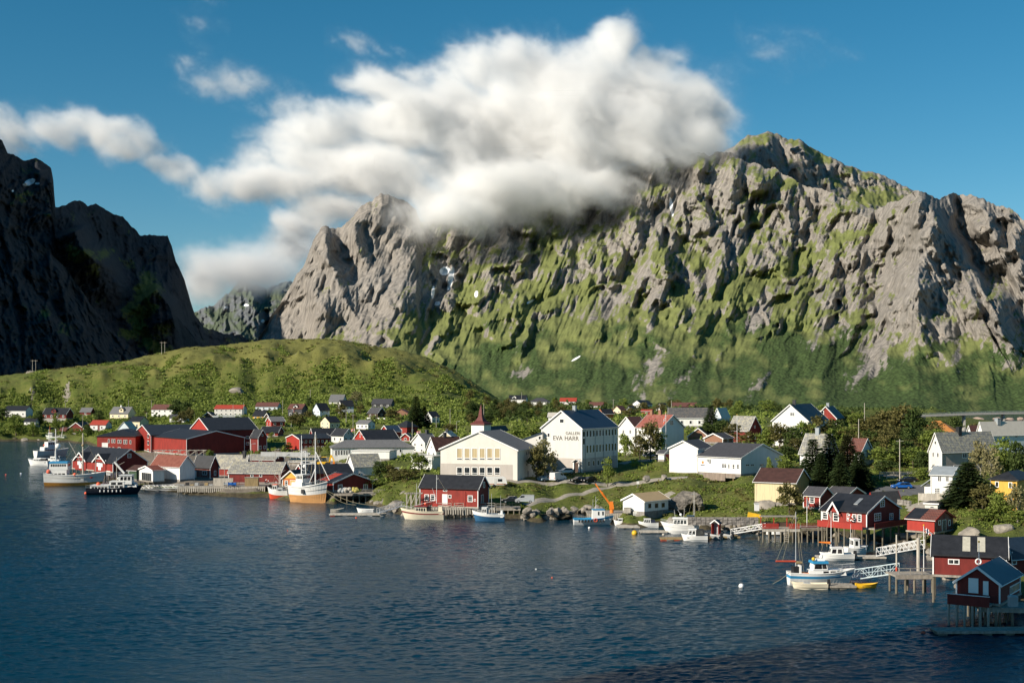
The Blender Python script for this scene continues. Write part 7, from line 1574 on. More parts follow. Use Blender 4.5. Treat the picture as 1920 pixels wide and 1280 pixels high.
# ================================================================ vehicles
def car(label, px, py, D, rz, m, kind='estate', group=None, cat='car'):
    p = at_d(px, py, D); z = tz(p.x, p.y); z = p.z if abs(z-p.z) > 1.6 else z+.1
    t_ = thing('parked_car' if cat == 'car' else cat.replace(' ', '_'), label, cat, (p.x, p.y, z), rz, group)
    L, W, H = {'estate': (4.5, 1.8, 1.48), 'hatch': (4.0, 1.75, 1.5), 'van': (4.4, 1.8, 1.85), 'bigvan': (5.2, 1.95, 2.2)}[kind]
    if kind in ('van', 'bigvan'): prof = [(-L/2, .35), (-L/2, H*.9), (-L/2+.15, H), (L*.16, H), (L*.30, H*.62), (L*.47, H*.50), (L/2, .75), (L/2, .35)]; gl = [(-.02, .25)]
    else: prof = [(-L/2, .35), (-L/2-.02, .85), (-L*.45, 1.0), (-L*.38, H*.96), (-L*.28, H), (L*.06, H), (L*.22, .98), (L*.44, .86), (L/2, .65), (L/2, .35)]
    b = MB(); n = len(prof)
    for sg in (-1, 1): b.face([(x, sg*W/2*(1 if zz < 1.0 else .84), zz) for x, zz in prof])
    for i in range(n):
        (x0, z0), (x1, z1) = prof[i], prof[(i+1) % n]; w0 = W/2*(1 if z0 < 1.0 else .84); w1 = W/2*(1 if z1 < 1.0 else .84); b.face([(x0, -w0, z0), (x0, w0, z0), (x1, w1, z1), (x1, -w1, z1)])
    b.build('body', m, t_)
    for sg in (-1, 1):
        g = MB()
        if kind in ('van', 'bigvan'): q = [(-L*.0, H*.60), (L*.25, H*.60), (L*.17, H*.90), (0, H*.90)]
        else: q = [(-L*.40, 1.0), (L*.17, 1.0), (L*.05, H*.95), (-L*.35, H*.95)]
        g.face([(x, sg*(W/2*(.985 if zz < 1.05 else .855)+.012), zz) for x, zz in q]); g.build('window', glass, t_, fix=False)
    g = MB(); x0, z0, x1, z1 = (L*.30, H*.64, L*.175, H*.95) if kind in ('van', 'bigvan') else (L*.205, 1.0, L*.075, H*.96)
    g.face([(x0+.02, -W*.41, z0), (x0+.02, W*.41, z0), (x1+.02, W*.37, z1), (x1+.02, -W*.37, z1)]); g.build('windscreen', glass, t_, fix=False)
    for x in (-L*.31, L*.31):
        for sg in (-1, 1):
            w = MB(); w.tube((x, sg*(W/2-.2), .32), (x, sg*(W/2+.02), .32), .32, n=14); wo = w.build('wheel', rubber, t_); w = MB(); w.tube((x, sg*(W/2+.021), .32), (x, sg*(W/2+.035), .32), .19, n=10); w.build('rim', steel, wo)
    for sg in (-1, 1):
        h_ = MB(); h_.box(L/2-.06, sg*W*.36-.16, .60, L/2+.015, sg*W*.36+.16, .74); h_.build('headlight', trimw, t_)
        h_ = MB(); h_.box(-L/2-.03, sg*W*.38-.12, .75, -L/2+.05, sg*W*.38+.12, .95); h_.build('tail_light', hullred, t_)
    return t_
G_ = 'cars parked below the tall gallery'
car('bright blue estate car in the sun on the asphalt', 1690, 919, 297, math.pi+.05, bluep)
car('black estate car right behind the bright blue one', 1701, 912, 305, math.pi+.1, blackp)
car('silver panel van parked right of the red waterside house', 984, 942, 296, math.pi-.1, silverp, 'van', cat='van')
car('dark car in the shade between the red waterside house and the silver van', 957, 942, 297, math.pi+.1, blackp, 'hatch')
car('pale blue car nearest to the beige hall among the parked row', 1024, 899, 331, math.pi+.7, mat('pale_blue_car_paint', (.24, .36, .44), .3, .03, 1), group=G_)
car('white panel van in the middle of the parked row by the gallery', 1046, 898, 330, math.pi-2.2, mat('pale_silver_van_paint', (.55, .56, .57), .3, .03, 1), 'bigvan', G_, 'van')
car('white car behind the white panel van', 1060, 889, 338, math.pi+.3, whitep, group=G_)
car('dark car with bright bonnet second from the right of the parked row', 1084, 902, 329, math.pi+.5, blackp, group=G_)
car('black car at the right end of the parked row', 1104, 902, 329, math.pi+.6, blackp, 'hatch', G_)
car('silver blue car seen between the pale blue car and the van', 1036, 892, 337, math.pi+.4, silverp, group=G_)
car('dark blue car parked in front of the faded red roofed house', 1219, 854, 382, math.pi, mat('dark_blue_car_paint', (.03, .05, .09), .3, .03, 1))
car('white car half hidden by bushes below the slate roofed boathouse', 746, 888, 372, -1.2, whitep, 'hatch')
car('red car beside the grey panel fence', 540, 857, 440, math.pi, redp, 'hatch')
car('white car behind the grey panel fence', 571, 853, 450, 0, whitep, 'hatch')
car('white car on the gravel left of the yellow digger', 577, 873, 398, .3, whitep, 'estate')
car('white van on the stone causeway behind the church', 965, 796, 640, 0, whitep, 'van', cat='van')
car('grey car on the stone causeway behind the church', 953, 797, 640, 0, silverp, 'hatch')
# caravan
p = at_d(930, 903, 318); t_ = thing('caravan', 'white caravan in front of the beige hall', 'caravan', (p.x, p.y, tz(p.x, p.y)+.1), math.pi*.02)
b = MB(); b.prism([(-3.0, .45), (2.2, .45), (2.75, .8), (2.35, 2.1), (2.0, 2.45), (-2.6, 2.45), (-3.1, 1.6)], 'y', -1.0, 1.0); b.build('body', gelcoat, t_)
b = MB(); b.box(.4, -1.03, 1.3, 1.5, -1.0, 1.95); b.build('window', glass, t_); b = MB(); b.box(-.6, -1.03, .6, .1, -1.0, 2.1); b.build('door', hullwhite, t_); b = MB(); b.box(-3, -1.02, .62, 2.4, -1.005, .8); b.build('stripe', orange, t_)
for sg in (-1, 1): b = MB(); b.tube((-.5, sg*.8, .33), (-.5, sg*1.01, .33), .33, n=14); b.build('wheel', rubber, t_)
b = MB(); b.hexa([(2.3, -.7, 1.3), (2.58, -.7, 1.3), (2.58, .7, 1.3), (2.3, .7, 1.3), (2.3, -.7, 2.0), (2.41, -.7, 2.0), (2.41, .7, 2.0), (2.3, .7, 2.0)]); b.build('front_window', glass, t_)
# yellow digger
p = at_d(610, 870, 410); t_ = thing('digger', 'yellow backhoe digger with raised folded arm on the gravel', 'digger', (p.x, p.y, tz(p.x, p.y)+.1), 0)
b = MB(); b.box(-2.0, -.8, .7, 1.2, .8, 1.6); b.box(-2.6, -.6, .8, -1.6, .6, 1.4); b.build('chassis', yellowp, t_); b = MB(); b.tbox((-.3, 0), 1.6, 1.5, 1.6, 3.0, .9, .9); c_ = b.build('cab', glass, t_); b = MB(); b.tbox((-.3, 0), 1.7, 1.6, 3.0, 3.15); b.build('cab_roof', yellowp, c_)
for x, rr in ((-1.5, .5), (.7, .75)):
    for sg in (-1, 1): b = MB(); b.tube((x, sg*.6, rr), (x, sg*1.0, rr), rr, n=16); b.build('wheel', rubber, t_)
b = MB(); b.beam((1.2, 0, 1.2), (1.9, 0, 3.7), .4, .5); b.build('boom', yellowp, t_); b = MB(); b.beam((1.9, 0, 3.7), (2.9, 0, 1.6), .35, .4); b.build('dipper', yellowp, t_); b = MB(); b.prism([(2.3, .3), (3.0, .4), (3.1, 1.4), (2.5, 1.6)], 'y', -.45, .45); b.build('bucket', orangep, t_); b = MB(); b.prism([(-3.4, .2), (-2.6, .2), (-2.7, 1.0), (-3.0, .9)], 'y', -1.0, 1.0); b.build('loader_bucket', rustb, t_)
# person at the gallery door
def person(label, px, py, D, shirt, legs):
    p = at_d(px, py, D); z = tz(p.x, p.y)
    V_ = [(0, 0, .95), (0, 0, 1.15), (0, 0, 1.38), (0, -.01, 1.52), (0, -.02, 1.63), (0, -.01, 1.74), (.19, 0, 1.38), (.24, -.03, 1.12), (.23, -.10, .88), (.23, -.13, .78), (-.19, 0, 1.38), (-.24, .02, 1.12), (-.23, -.05, .88), (-.23, -.08, .78), (.09, 0, .88), (.10, -.03, .48), (.10, .0, .08), (.10, -.14, .04), (-.09, 0, .88), (-.10, .05, .48), (-.10, .12, .08), (-.10, -.01, .04)]
    E_ = [(0, 1), (1, 2), (2, 3), (3, 4), (4, 5), (2, 6), (6, 7), (7, 8), (8, 9), (2, 10), (10, 11), (11, 12), (12, 13), (0, 14), (14, 15), (15, 16), (16, 17), (0, 18), (18, 19), (19, 20), (20, 21)]
    rad = [.15, .14, .15, .055, .095, .07, .065, .045, .035, .03, .065, .045, .035, .03, .09, .06, .045, .035, .09, .06, .045, .035]
    me = bpy.data.meshes.new('person'); me.from_pydata(V_, E_, []); o = bpy.data.objects.new('person', me); S.collection.objects.link(o)
    sk = o.modifiers.new('skin', 'SKIN'); 
    for i, r_ in enumerate(rad): me.skin_vertices[0].data[i].radius = (r_, r_*.8) if i < 3 else (r_, r_)
    me.skin_vertices[0].data[0].use_root = True
    sb = o.modifiers.new('smooth', 'SUBSURF'); sb.levels = 2; sb.render_levels = 2
    bpy.context.view_layer.update(); dg = bpy.context.evaluated_depsgraph_get(); m2 = bpy.data.meshes.new_from_object(o.evaluated_get(dg)); o.modifiers.clear(); o.data = m2
    skin = mat('skin', (.50, .32, .24), .6, .05, 2); m2.materials.clear()
    for mm_ in (skin, shirt, legs, blackm): m2.materials.append(mm_)
    for f in m2.polygons: zc = f.center.z; f.material_index = 0 if (zc > 1.5 or (zc < .86 and abs(f.center.x) > .19)) else (1 if zc > .93 else (2 if zc > .1 else 3))
    hair = MB(); hair.ball((0, .02, 1.70), .105, 10, sz=.9); ho = hair.build('hair', mat('dark_hair', (.03, .02, .015), .8, .1, 2), o, smooth=True)
    o.location = (p.x, p.y, z+.08); tag(o, label, 'person')
person('person in dark green top standing left of the gallery door', 1076, 886, 336, mat('dark_green_cloth', (.03, .09, .06), .8, .1, 2), mat('dark_trousers', (.02, .02, .03), .8, .1, 2))
# ================================================================ poles, flags, lamps
def pole(label, x, yt, yb, D, name='utility_pole', r=.13, arm=False, group=None):
    p = at_d(x, yb, D); h_ = (yb-yt)*D/F; t_ = thing(name, label, name.replace('_', ' '), p, 0, group); b = MB(); b.tube((0, 0, -2), (0, 0, h_), r, r*.65, 8); b.build('pole', lgrey if name != 'flagpole' else trimw, t_)
    if name == 'utility_pole' and arm: b = MB(); b.box(-.9, -.06, h_-.5, .9, .06, h_-.38); b.build('cross_arm', grey, t_)
    if name == 'street_lamp': b = MB(); b.beam((0, 0, h_), (1.0, 0, h_+.15), .1, .1); l_ = b.build('lamp_arm', steel, t_); b = MB(); b.tbox((1.1, 0), .7, .28, h_+.05, h_+.2, .8, .8); b.build('lamp_head', plasticg, l_)
    if name == 'flagpole': b = MB(); b.ball((0, 0, h_), .14, 8); b.build('knob', yellowp, t_)
    return t_, h_
for i, (x, yt, yb, D, lb) in enumerate(((1687, 823, 889, 306, 'tall bare pole beside the road right of the conifers'), (1610, 785, 850, 345, 'bare pole rising behind the red brown roofed house'), (1621, 755, 795, 420, 'pole among the dark trees below the mountain foot'), (1445, 795, 835, 385, 'pole in the trees right of the dark red barn'), (437, 757, 782, 720, 'pole left of the long brown roofed house on the slope'), (457, 754, 780, 720, 'pole at the right end of the red roofed terrace house'), (582, 730, 762, 800, 'tall pole on the green hill above the pale blue house'), (530, 749, 772, 760, 'pole between the terrace and the dark dormer house'), (123, 754, 772, 800, 'pole above the black dormered red house'), (155, 779, 797, 730, 'pole beside the dark red boathouse'), (241, 750, 768, 780, 'pole behind the pale yellow house'), (284, 750, 772, 770, 'pole behind the long white house on the left slope'), (275, 773, 790, 700, 'pole left of the beige house'), (365, 775, 790, 700, 'pole right of the small white house'),
                                            (649, 764, 784, 660, 'pole below the tall white house'), (662, 776, 806, 610, 'pole right of the cream gabled house'), (773, 790, 830, 500, 'tall white pole beside the small bright red shed'), (844, 766, 794, 660, 'pole under the wood right of the white gable house'), (818, 780, 800, 640, 'pole in front of the white gable house at the wood'), (907, 757, 790, 620, 'pole behind the church spire'), (978, 735, 756, 860, 'pole between the two houses on the far ridge'), (1150, 748, 770, 700, 'pole behind the gallery roof'), (1259, 750, 780, 560, 'grey pole left of the brown dormered house'))):
    pole(lb, x, yt, yb, D, arm=i % 3 == 0)
for x, y, D in ((64, 674, 970), (306, 655, 1005)):
    p = at_d(x, y+24, D); z = tz(p.x, p.y); t_ = thing('power_pylon', 'twin post power pylon on the hill crest at far left' if x < 100 else 'twin post power pylon where the hill crest starts to rise', 'pylon', (p.x, p.y, z)); h_ = 9.5
    for sx in (-1.2, 1.2): b = MB(); b.tube((sx, 0, -1), (sx, 0, h_), .16, .12, 7); b.build('post', lgrey, t_)
    b = MB(); b.box(-2.6, -.1, h_-.9, 2.6, .1, h_-.65); b.build('cross_arm', grey, t_)
for x, yt, yb, D, lb in ((471, 832, 868, 400, 'street lamp in front of the tall dark red warehouse'), (516, 842, 862, 425, 'street lamp at the grey panel fence'), (971, 786, 812, 560, 'street lamp on the causeway behind the hall roof'), (548, 872, 900, 372, 'street lamp beside the small yellow gabled house'), (421, 869, 906, 368, 'lamp post rising from the quay behind the board screen'), (856, 790, 812, 520, 'street lamp left of the church')): pole(lb, x, yt, yb, D, 'street_lamp', .09)
def flag(t_, h_, w, hh, rot, drop):
    b = MB(); n = 10
    def col(u, v): return 0 if abs(u-.36) > .12 and abs(v-.5) > .17 else (1 if abs(u-.36) > .06 and abs(v-.5) > .085 else 2)
    us = [0, .24, .30, .42, .48, .74, 1]; vs = [0, .33, .415, .585, .67, 1]
    def P(u, v):
        x = w*u; return (math.cos(rot)*x, math.sin(rot)*x+.12*math.sin(u*7+v), h_-hh+hh*v-drop*u-.2)
    for i in range(len(us)-1):
        for j in range(len(vs)-1): b.face([P(us[i], vs[j]), P(us[i+1], vs[j]), P(us[i+1], vs[j+1]), P(us[i], vs[j+1])], col((us[i]+us[i+1])/2, (vs[j]+vs[j+1])/2))
    b.build('flag', [hullred, trimw, mat('navy_cloth', (.01, .015, .07), .8, .05, 1)], t_, fix=False)
for x, yt, yb, D, lb, w, hh, rot, drop in ((1248.5, 772, 846, 372, 'tall flagpole with drooping flag before the faded red roofed house', .8, 2.0, 2.6, 1.6), (546, 765, 808, 640, 'flagpole with red cross flag in the garden left of the cream house', 2.0, 1.4, .3, .5), (1513, 931, 972, 252, 'short flagpole with hanging flag at the deck of the waterside hall', .6, 1.4, .2, 1.2), (1732, 984, 1048, 205, 'white flagpole with red flag by the boathouse with pale panels', 1.6, .8, -.2, 1.0), (1382, 777, 832, 372, 'bare white flagpole in front of the dark red barn', 0, 0, 0, 0), (665, 802, 826, 480, 'short flagpole with red flag by the white cluster house', 1.4, .9, 3.0, .3), (788, 806, 824, 500, 'flagpole with red flag near the small bright red shed', 1.4, .9, 3.1, .3), (1835.5, 1015, 1112, 166, 'thin dark lamp mast in front of the lowest boathouse', 0, 0, 0, 0)):
    t_, h_ = pole(lb, x, yt, yb, D, 'flagpole', .07)
    if w: flag(t_, h_, w, hh, rot, drop)
# ================================================================ bridge and skerries
t_ = thing('bridge', 'long low concrete road bridge across the bay at right', 'bridge', at_d(1690, 780, 900), 0); zD = 900
a = at_d(1690, 779, 900); m = MB(); W2 = 130; pts = []
for i in range(25):
    u = i/24; x = 150*u; y = 40*u; z = 2.2*math.sin(u*math.pi*.75)
    pts.append((x, y, z))
for p, q in zip(pts, pts[1:]): m.hexa([(p[0], p[1], p[2]-1.2), (q[0], q[1], q[2]-1.2), (q[0], q[1]+8, q[2]-1.2), (p[0], p[1]+8, p[2]-1.2), (p[0], p[1], p[2]), (q[0], q[1], q[2]), (q[0], q[1]+8, q[2]), (p[0], p[1]+8, p[2])])
m.build('deck', concrete, t_)
for dy in (.2, 7.8):
    r = MB()
    for zz in (.5, 1.1): r.path([(p[0], p[1]+dy, p[2]+zz) for p in pts], .06, 4)
    for p in pts[::1]: r.tube((p[0], p[1]+dy, p[2]), (p[0], p[1]+dy, p[2]+1.1), .05, n=4)
    r.build('parapet_rail', steel, t_)
for i in range(3, 25, 5): p = pts[i]; m = MB(); m.box(p[0]-.6, p[1]+2, -16, p[0]+.6, p[1]+6, p[2]-1.2); m.build('pier', concrete, t_)
# ================================================================ rocks
def rock_mesh(seed, sx, sy, sz, m, n=20):
    q = np.random.RandomState(seed); bm = bmesh.new(); bmesh.ops.create_icosphere(bm, subdivisions=3, radius=1)
    co = np.array([v.co[:] for v in bm.verts])
    for k in range(14):
        d = q.normal(size=3); d /= np.linalg.norm(d); o = q.uniform(.55, .85); e = co@d-o; co = co-np.outer(np.clip(e, 0, None)*.92, d)
    co *= (1+.06*fbm(co[:, 0]*3+seed, co[:, 1]*3+co[:, 2]*2, 3, seed))[:, None]
    for v, c_ in zip(bm.verts, co): v.co = (c_[0]*sx, c_[1]*sy, c_[2]*sz)
    me = bpy.data.meshes.new('boulder'); bm.to_mesh(me); bm.free(); me.materials.append(m); return me
rockm = mat('shore_rock', (.13, .12, .105), .9, .3, 1.6, bump=.12, bscale=3, col2=(.34, .30, .25), thr=.5, soft=.2)
darkrock = mat('weedy_shore_rock', (.035, .032, .026), .9, .3, 1.6, bump=.1, bscale=3, col2=(.13, .105, .06), thr=.55, soft=.15)
RM = [rock_mesh(i, 1.2, .9, .8, rockm) for i in range(6)]; RD = [rock_mesh(20+i, 1.2, .9, .75, darkrock) for i in range(4)]
def boulder(x, y, z, s, lab, grp, dark=False, me=None, sz=None):
    p = at_z(x, y, z); o = bpy.data.objects.new('boulder', me or rng.choice(RD if dark else RM)); S.collection.objects.link(o)
    o.location = p; o.rotation_euler = (rng.uniform(-.4, .4), rng.uniform(-.4, .4), rng.uniform(0, 6.28)); o.scale = (s, s, s*(sz or 1)); tag(o, lab, 'boulder', grp); return o
def scatter_rocks(n, xs, y_of, z, s, lab, grp, dark=.3, dy=4):
    for i in range(n):
        x = rng.uniform(*xs); zz = rng.uniform(*z); y = y_of(x)-zz*7+rng.uniform(-dy, dy)*.4
        boulder(x, y, zz, rng.uniform(*s), lab, grp, rng.random() < dark and zz < 1.2)
sy = lambda x: float(np.interp(x, [a for a, b in shore], [b for a, b in shore]))
scatter_rocks(70, (978, 1128), sy, (-.1, 2.3), (.6, 1.35), 'broken rock in the riprap bank between pier and crane', 'riprap rocks below the grass bank', .5)
scatter_rocks(30, (1206, 1290), sy, (0, 1.6), (.35, .8), 'round stone on the beach right of the landing stage', 'stones on the beach by the tan roofed boathouse', .25)
scatter_rocks(36, (1285, 1428), sy, (-.1, 1.3), (.5, 1.1), 'dark block at the foot of the shore wall', 'blocks below the shore road', .6)
scatter_rocks(34, (-20, 118), sy, (-.2, 2.4), (1.2, 2.6), 'pale boulder on the far left stony shore', 'boulders on the far left shore', .3)
scatter_rocks(22, (1640, 1775), sy, (-.1, 1.6), (.5, 1.2), 'rock on the shore between the boat shed and the flagpole', 'rocks on the right shore', .5)
scatter_rocks(26, (1745, 1930), sy, (-.2, 1.0), (.6, 1.3), 'wet rock under the lowest red boathouses', 'rocks under the lowest boathouses', .7)
scatter_rocks(16, (1430, 1640), sy, (-.2, .8), (.5, 1.1), 'weedy rock under the decks of the red hall', 'rocks under the red hall', .8)
scatter_rocks(18, (690, 770), sy, (-.1, .8), (.5, 1.2), 'stone at the water edge left of the red waterside house', 'stones left of the waterside house', .5)
for (x, y, z, sx, s_y, sz, lab, nm, sd, mt) in ((742, 950, .6, 4.6, 2.6, 1.7, 'smooth sloping rock slab beside the timber rack', 'rock_outcrop', 61, rockm), (714, 944, .5, 2.6, 1.6, .8, 'low smooth rock at the end of the dark jetty', 'rock_outcrop', 62, rockm), (762, 928, 2.6, 2.4, 1.6, 1.4, 'grey rock in the grass above the timber rack', 'rock_outcrop', 63, rockm), (1213, 898, 7.0, 1.6, 1.0, 1.0, 'pale boulder on the grass left of the office block', 'rock_outcrop', 64, rockm), (1245, 896, 7.2, 1.8, 1.0, 1.1, 'brown rock at the base of the white gabled block', 'rock_outcrop', 65, rockm), (1436, 953, 3.4, 2.6, 2.0, 2.5, 'big rounded boulder below the yellow barn', 'rock_outcrop', 66, rockm), (445, 747, 47, 6.5, 4, 3.6, 'bare rock outcrop sticking out of the hill scrub', 'rock_outcrop', 67, rockm), (62, 706, 60, 3.5, 2.5, 2.4, 'grey boulder on the hill crest at far left', 'rock_outcrop', 68, rockm), (52, 699, 62, 1.5, 1.5, 2.0, 'small boulder beside the bigger one on the left hill crest', 'rock_outcrop', 69, rockm), (1818, 1003, 3.4, 3.2, 1.8, 1.5, 'pale boulder in the grass above the pale roof panels', 'rock_outcrop', 70, rockm), (1880, 990, 4.6, 2, 1.5, 1.2, 'brown rock on the grass slope at the right edge', 'rock_outcrop', 71, rockm), (1700, 1026, .3, 4, 2.2, 1.6, 'low brown rock in the cove left of the flagpole', 'rock_outcrop', 72, darkrock), (1540, 1000, .6, 4, 2.4, 2.2, 'dark rock under the red hall walkway', 'rock_outcrop', 73, darkrock)):
    if z > 20: D = 850 if x > 100 else 960; p = at_d(x, y, D); p.z = tz(p.x, p.y)
    else: p = at_z(x, y, z)
    o = bpy.data.objects.new(nm, rock_mesh(sd, 1, 1, 1, mt)); S.collection.objects.link(o); o.location = p; o.scale = (sx, s_y, sz); o.rotation_euler = (.1, 0, sd*.7); tag(o, lab, 'rock')
# cave rock: a bluff with an overhang, several blocks fused in one mesh
def cave_rock():
    p = at_z(1298, 962, 2.2); bm = bmesh.new(); bmesh.ops.create_icosphere(bm, subdivisions=5, radius=1)
    co = np.array([v.co[:] for v in bm.verts]); q = np.random.RandomState(5)
    for k in range(26):
        d = q.normal(size=3); d /= np.linalg.norm(d); e = co@d-q.uniform(.6, .92); co -= np.outer(np.clip(e, 0, None)*.9, d)
    n = ridged(co[:, 0]*2.2+co[:, 1], co[:, 2]*4.0, 4, 77)-.5; co *= (1+.22*n)[:, None]
    dist = np.hypot((co[:, 0]-.12)/.34, (co[:, 2]+.30)/.34); fr = co[:, 1] < 0
    co[:, 1] += np.where(fr, .95*np.clip(1-dist, 0, 1)**.6, 0)
    for v, c_ in zip(bm.verts, co): v.co = (c_[0]*4.9, c_[1]*3.6, c_[2]*3.3)
    me = bpy.data.meshes.new('rock_bluff'); bm.to_mesh(me); bm.free(); me.materials.append(mat('bluff_rock', (.05, .047, .042), .95, .3, .9, bump=.25, bscale=2, col2=(.20, .18, .155), thr=.5, soft=.2)); o = bpy.data.objects.new('rock_bluff', me); S.collection.objects.link(o); o.location = (p.x, p.y+6.0, p.z+1.7); tag(o, 'grey rock bluff with a dark hollow beside the shore road', 'rock')
cave_rock()
for i, (x, w) in enumerate(((1835, 26), (1870, 18), (1893, 22), (1915, 16))):
    p = at_d(x, 782, 1240); o = bpy.data.objects.new('skerry', rock_mesh(90+i, 1, 1, 1, mat('pink_rock', (.36, .27, .22), .9, .2, .4))); S.collection.objects.link(o); o.location = (p.x, p.y, .2); o.scale = (w*.26, 4, 2.4); tag(o, ('long pinkish skerry under the bridge', 'second pinkish skerry under the bridge from left', 'third pinkish skerry under the bridge', 'pinkish skerry nearest the right edge')[i], 'rock')
# ================================================================ vegetation
def leaf_mat(name, c1, c2, c3):
    if name in MATS: return MATS[name]
    m, n, l = nt(name); o = n.new('ShaderNodeOutputMaterial'); b = n.new('ShaderNodeBsdfPrincipled'); tr = n.new('ShaderNodeBsdfTranslucent'); mx = n.new('ShaderNodeMixShader'); mx.inputs[0].default_value = .35
    g = n.new('ShaderNodeNewGeometry'); r = n.new('ShaderNodeValToRGB'); e = r.color_ramp.elements; e.new(.5)
    for k, (p, c) in enumerate(((0, c1), (.5, c2), (1, c3))): e[k].position = p; e[k].color = (*c, 1)
    oi = n.new('ShaderNodeObjectInfo'); ad = n.new('ShaderNodeMath'); ad.operation = 'MULTIPLY_ADD'; ad.inputs[1].default_value = .7; l.new(g.outputs['Random Per Island'], ad.inputs[0])
    sc = n.new('ShaderNodeMath'); sc.operation = 'MULTIPLY'; sc.inputs[1].default_value = .3; l.new(oi.outputs['Random'], sc.inputs[0]); l.new(sc.outputs[0], ad.inputs[2])
    l.new(ad.outputs[0], r.inputs[0]); l.new(r.outputs[0], b.inputs['Base Color']); l.new(r.outputs[0], tr.inputs['Color']); b.inputs['Roughness'].default_value = .75; b.inputs['Specular IOR Level'].default_value = .2
    l.new(b.outputs[0], mx.inputs[1]); l.new(tr.outputs[0], mx.inputs[2]); l.new(mx.outputs[0], o.inputs[0]); MATS[name] = m; return m
lf_green = leaf_mat('green_leaves', (.11, .155, .03), (.185, .235, .045), (.25, .30, .075))
lf_dark = leaf_mat('dark_green_leaves', (.045, .072, .018), (.075, .11, .028), (.12, .155, .045))
lf_brown = leaf_mat('brownish_green_leaves', (.085, .08, .026), (.14, .13, .04), (.20, .175, .065))
lf_pale = leaf_mat('pale_willow_leaves', (.16, .16, .06), (.24, .22, .10), (.32, .28, .15))
lf_con = leaf_mat('spruce_needles', (.022, .042, .016), (.042, .07, .024), (.08, .115, .036))
lf_conb = leaf_mat('brownish_spruce_needles', (.025, .03, .012), (.045, .048, .018), (.08, .075, .03))
bark = mat('bark', (.09, .07, .055), .95, .25, 3, (1, 1, .3)); palebark = mat('pale_bark', (.26, .24, .2), .9, .25, 3, (1, 1, .3))
def quads_mesh(name, P, m):      # P: (n,4,3)
    n = len(P); me = bpy.data.meshes.new(name); me.vertices.add(n*4); me.vertices.foreach_set('co', P.reshape(-1).astype(np.float32)); me.loops.add(n*4); me.loops.foreach_set('vertex_index', np.arange(n*4, dtype=np.int32)); me.polygons.add(n); me.polygons.foreach_set('loop_start', np.arange(0, n*4, 4, dtype=np.int32)); me.update(calc_edges=True); me.validate(); me.materials.append(m); return me
def rand_quads(C, size, q, up=.4):
    n = len(C); a = q.normal(size=(n, 3)); a /= np.linalg.norm(a, axis=1, keepdims=True); t = q.normal(size=(n, 3)); t -= (t*a).sum(1, keepdims=True)*a; t /= np.linalg.norm(t, axis=1, keepdims=True); b = np.cross(a, t)
    s = (size*q.uniform(.6, 1.35, size=n))[:, None]; return np.stack([C-t*s-b*s*.7, C+t*s-b*s*.55, C+t*s*.8+b*s*.7, C-t*s*.7+b*s*.6], 1)
def tree_proto(seed, kind, m, sparse=1.0):
    """unit tree 10 m high, about 8 m wide"""
    q = np.random.RandomState(seed); cl = []; nC = 46
    tips = []
    tb = MB(); tb.tube((0, 0, -.6), (.1, 0, 3.2), .26, .18, 8); tb.tube((.1, 0, 3.2), (0, .1, 7.2), .18, .06, 7)
    for i in range(11):
        a = i*2.4+q.uniform(-.3, .3); z0 = q.uniform(2.2, 5.8); L = q.uniform(1.8, 3.6)*(1.15-z0/10); z1 = z0+q.uniform(.9, 2.8); e = (L*math.cos(a), L*math.sin(a), z1); tb.tube((.05, 0, z0), e, .10, .03, 5); tips.append(e)
    for i in range(nC):
        if i < len(tips)*2: c = np.array(tips[i % len(tips)])+q.normal(size=3)*.5
        else:
            th_, u = q.uniform(0, 6.28), q.uniform(0, 1)**.5; z = q.uniform(1.6, 9.4); w = 3.7*math.sin(min(1, (z-.6)/9.2)*math.pi)**.6; c = np.array([u*w*math.cos(th_), u*w*math.sin(th_), z])
        cl.append((c, q.uniform(.55, 1.15)))
    C = np.concatenate([c+q.normal(size=(int(48*sparse*s), 3))*np.array([s*.62, s*.62, s*.42]) for c, s in cl])
    P = rand_quads(C, .26, q); t_ = thing(kind, 'tree', 'tree'); o = bpy.data.objects.new('crown', quads_mesh('crown', P, m)); S.collection.objects.link(o); o.parent = t_; tb.build('trunk', bark if m is not lf_pale else palebark, t_); return t_
def spruce_proto(seed, m):
    q = np.random.RandomState(seed); P = []; tb = MB(); tb.tube((0, 0, -.6), (0, 0, 9.7), .24, .03, 8); H = 10
    for lv in range(30):
        z = .7+lv*.315; R0 = 2.9*(1-(z/H))**.85+.12; nb = 15 if z < 6 else 10
        R0 *= q.uniform(.78, 1.15)
        for k in range(nb):
            a = k*6.283/nb+lv*.7+q.uniform(-.3, .3); L = R0*q.uniform(.65, 1.12); ns = max(2, int(L/.28)); d = np.array([math.cos(a), math.sin(a), 0]); s_ = np.array([-d[1], d[0], 0])
            for j in range(ns):
                f = (j+.6)/ns; c = d*L*f+np.array([0, 0, z-.40*L*f*f+.10*L*f]); w = .30+.30*(1-f)
                for sg in (-1, 1):
                    t2 = d*.34+s_*sg*w+np.array([0, 0, -.14*q.uniform(.4, 1.4)]); P.append([c-d*.12, c+d*.26+np.array([0, 0, .03]), c+t2+d*.16, c+t2*.92-d*.16])
        if lv % 5 == 0: tb.tube((0, 0, z), (R0*.5, R0*.2, z-.1), .05, .02, 4)
    for k in range(30): c = np.array([0, 0, 9.2])+q.normal(size=3)*np.array([.1, .1, .35]); P.append([c, c+[.12, 0, .1], c+[.1, .1, .3], c+[-.05, .05, .25]])
    P = np.array(P)+q.normal(size=(len(P), 4, 3))*.035; t_ = thing(
        'spruce', 'spruce', 'tree'); o = bpy.data.objects.new('crown', quads_mesh('crown', P, m)); S.collection.objects.link(o); o.parent = t_; tb.build('trunk', bark, t_); return t_
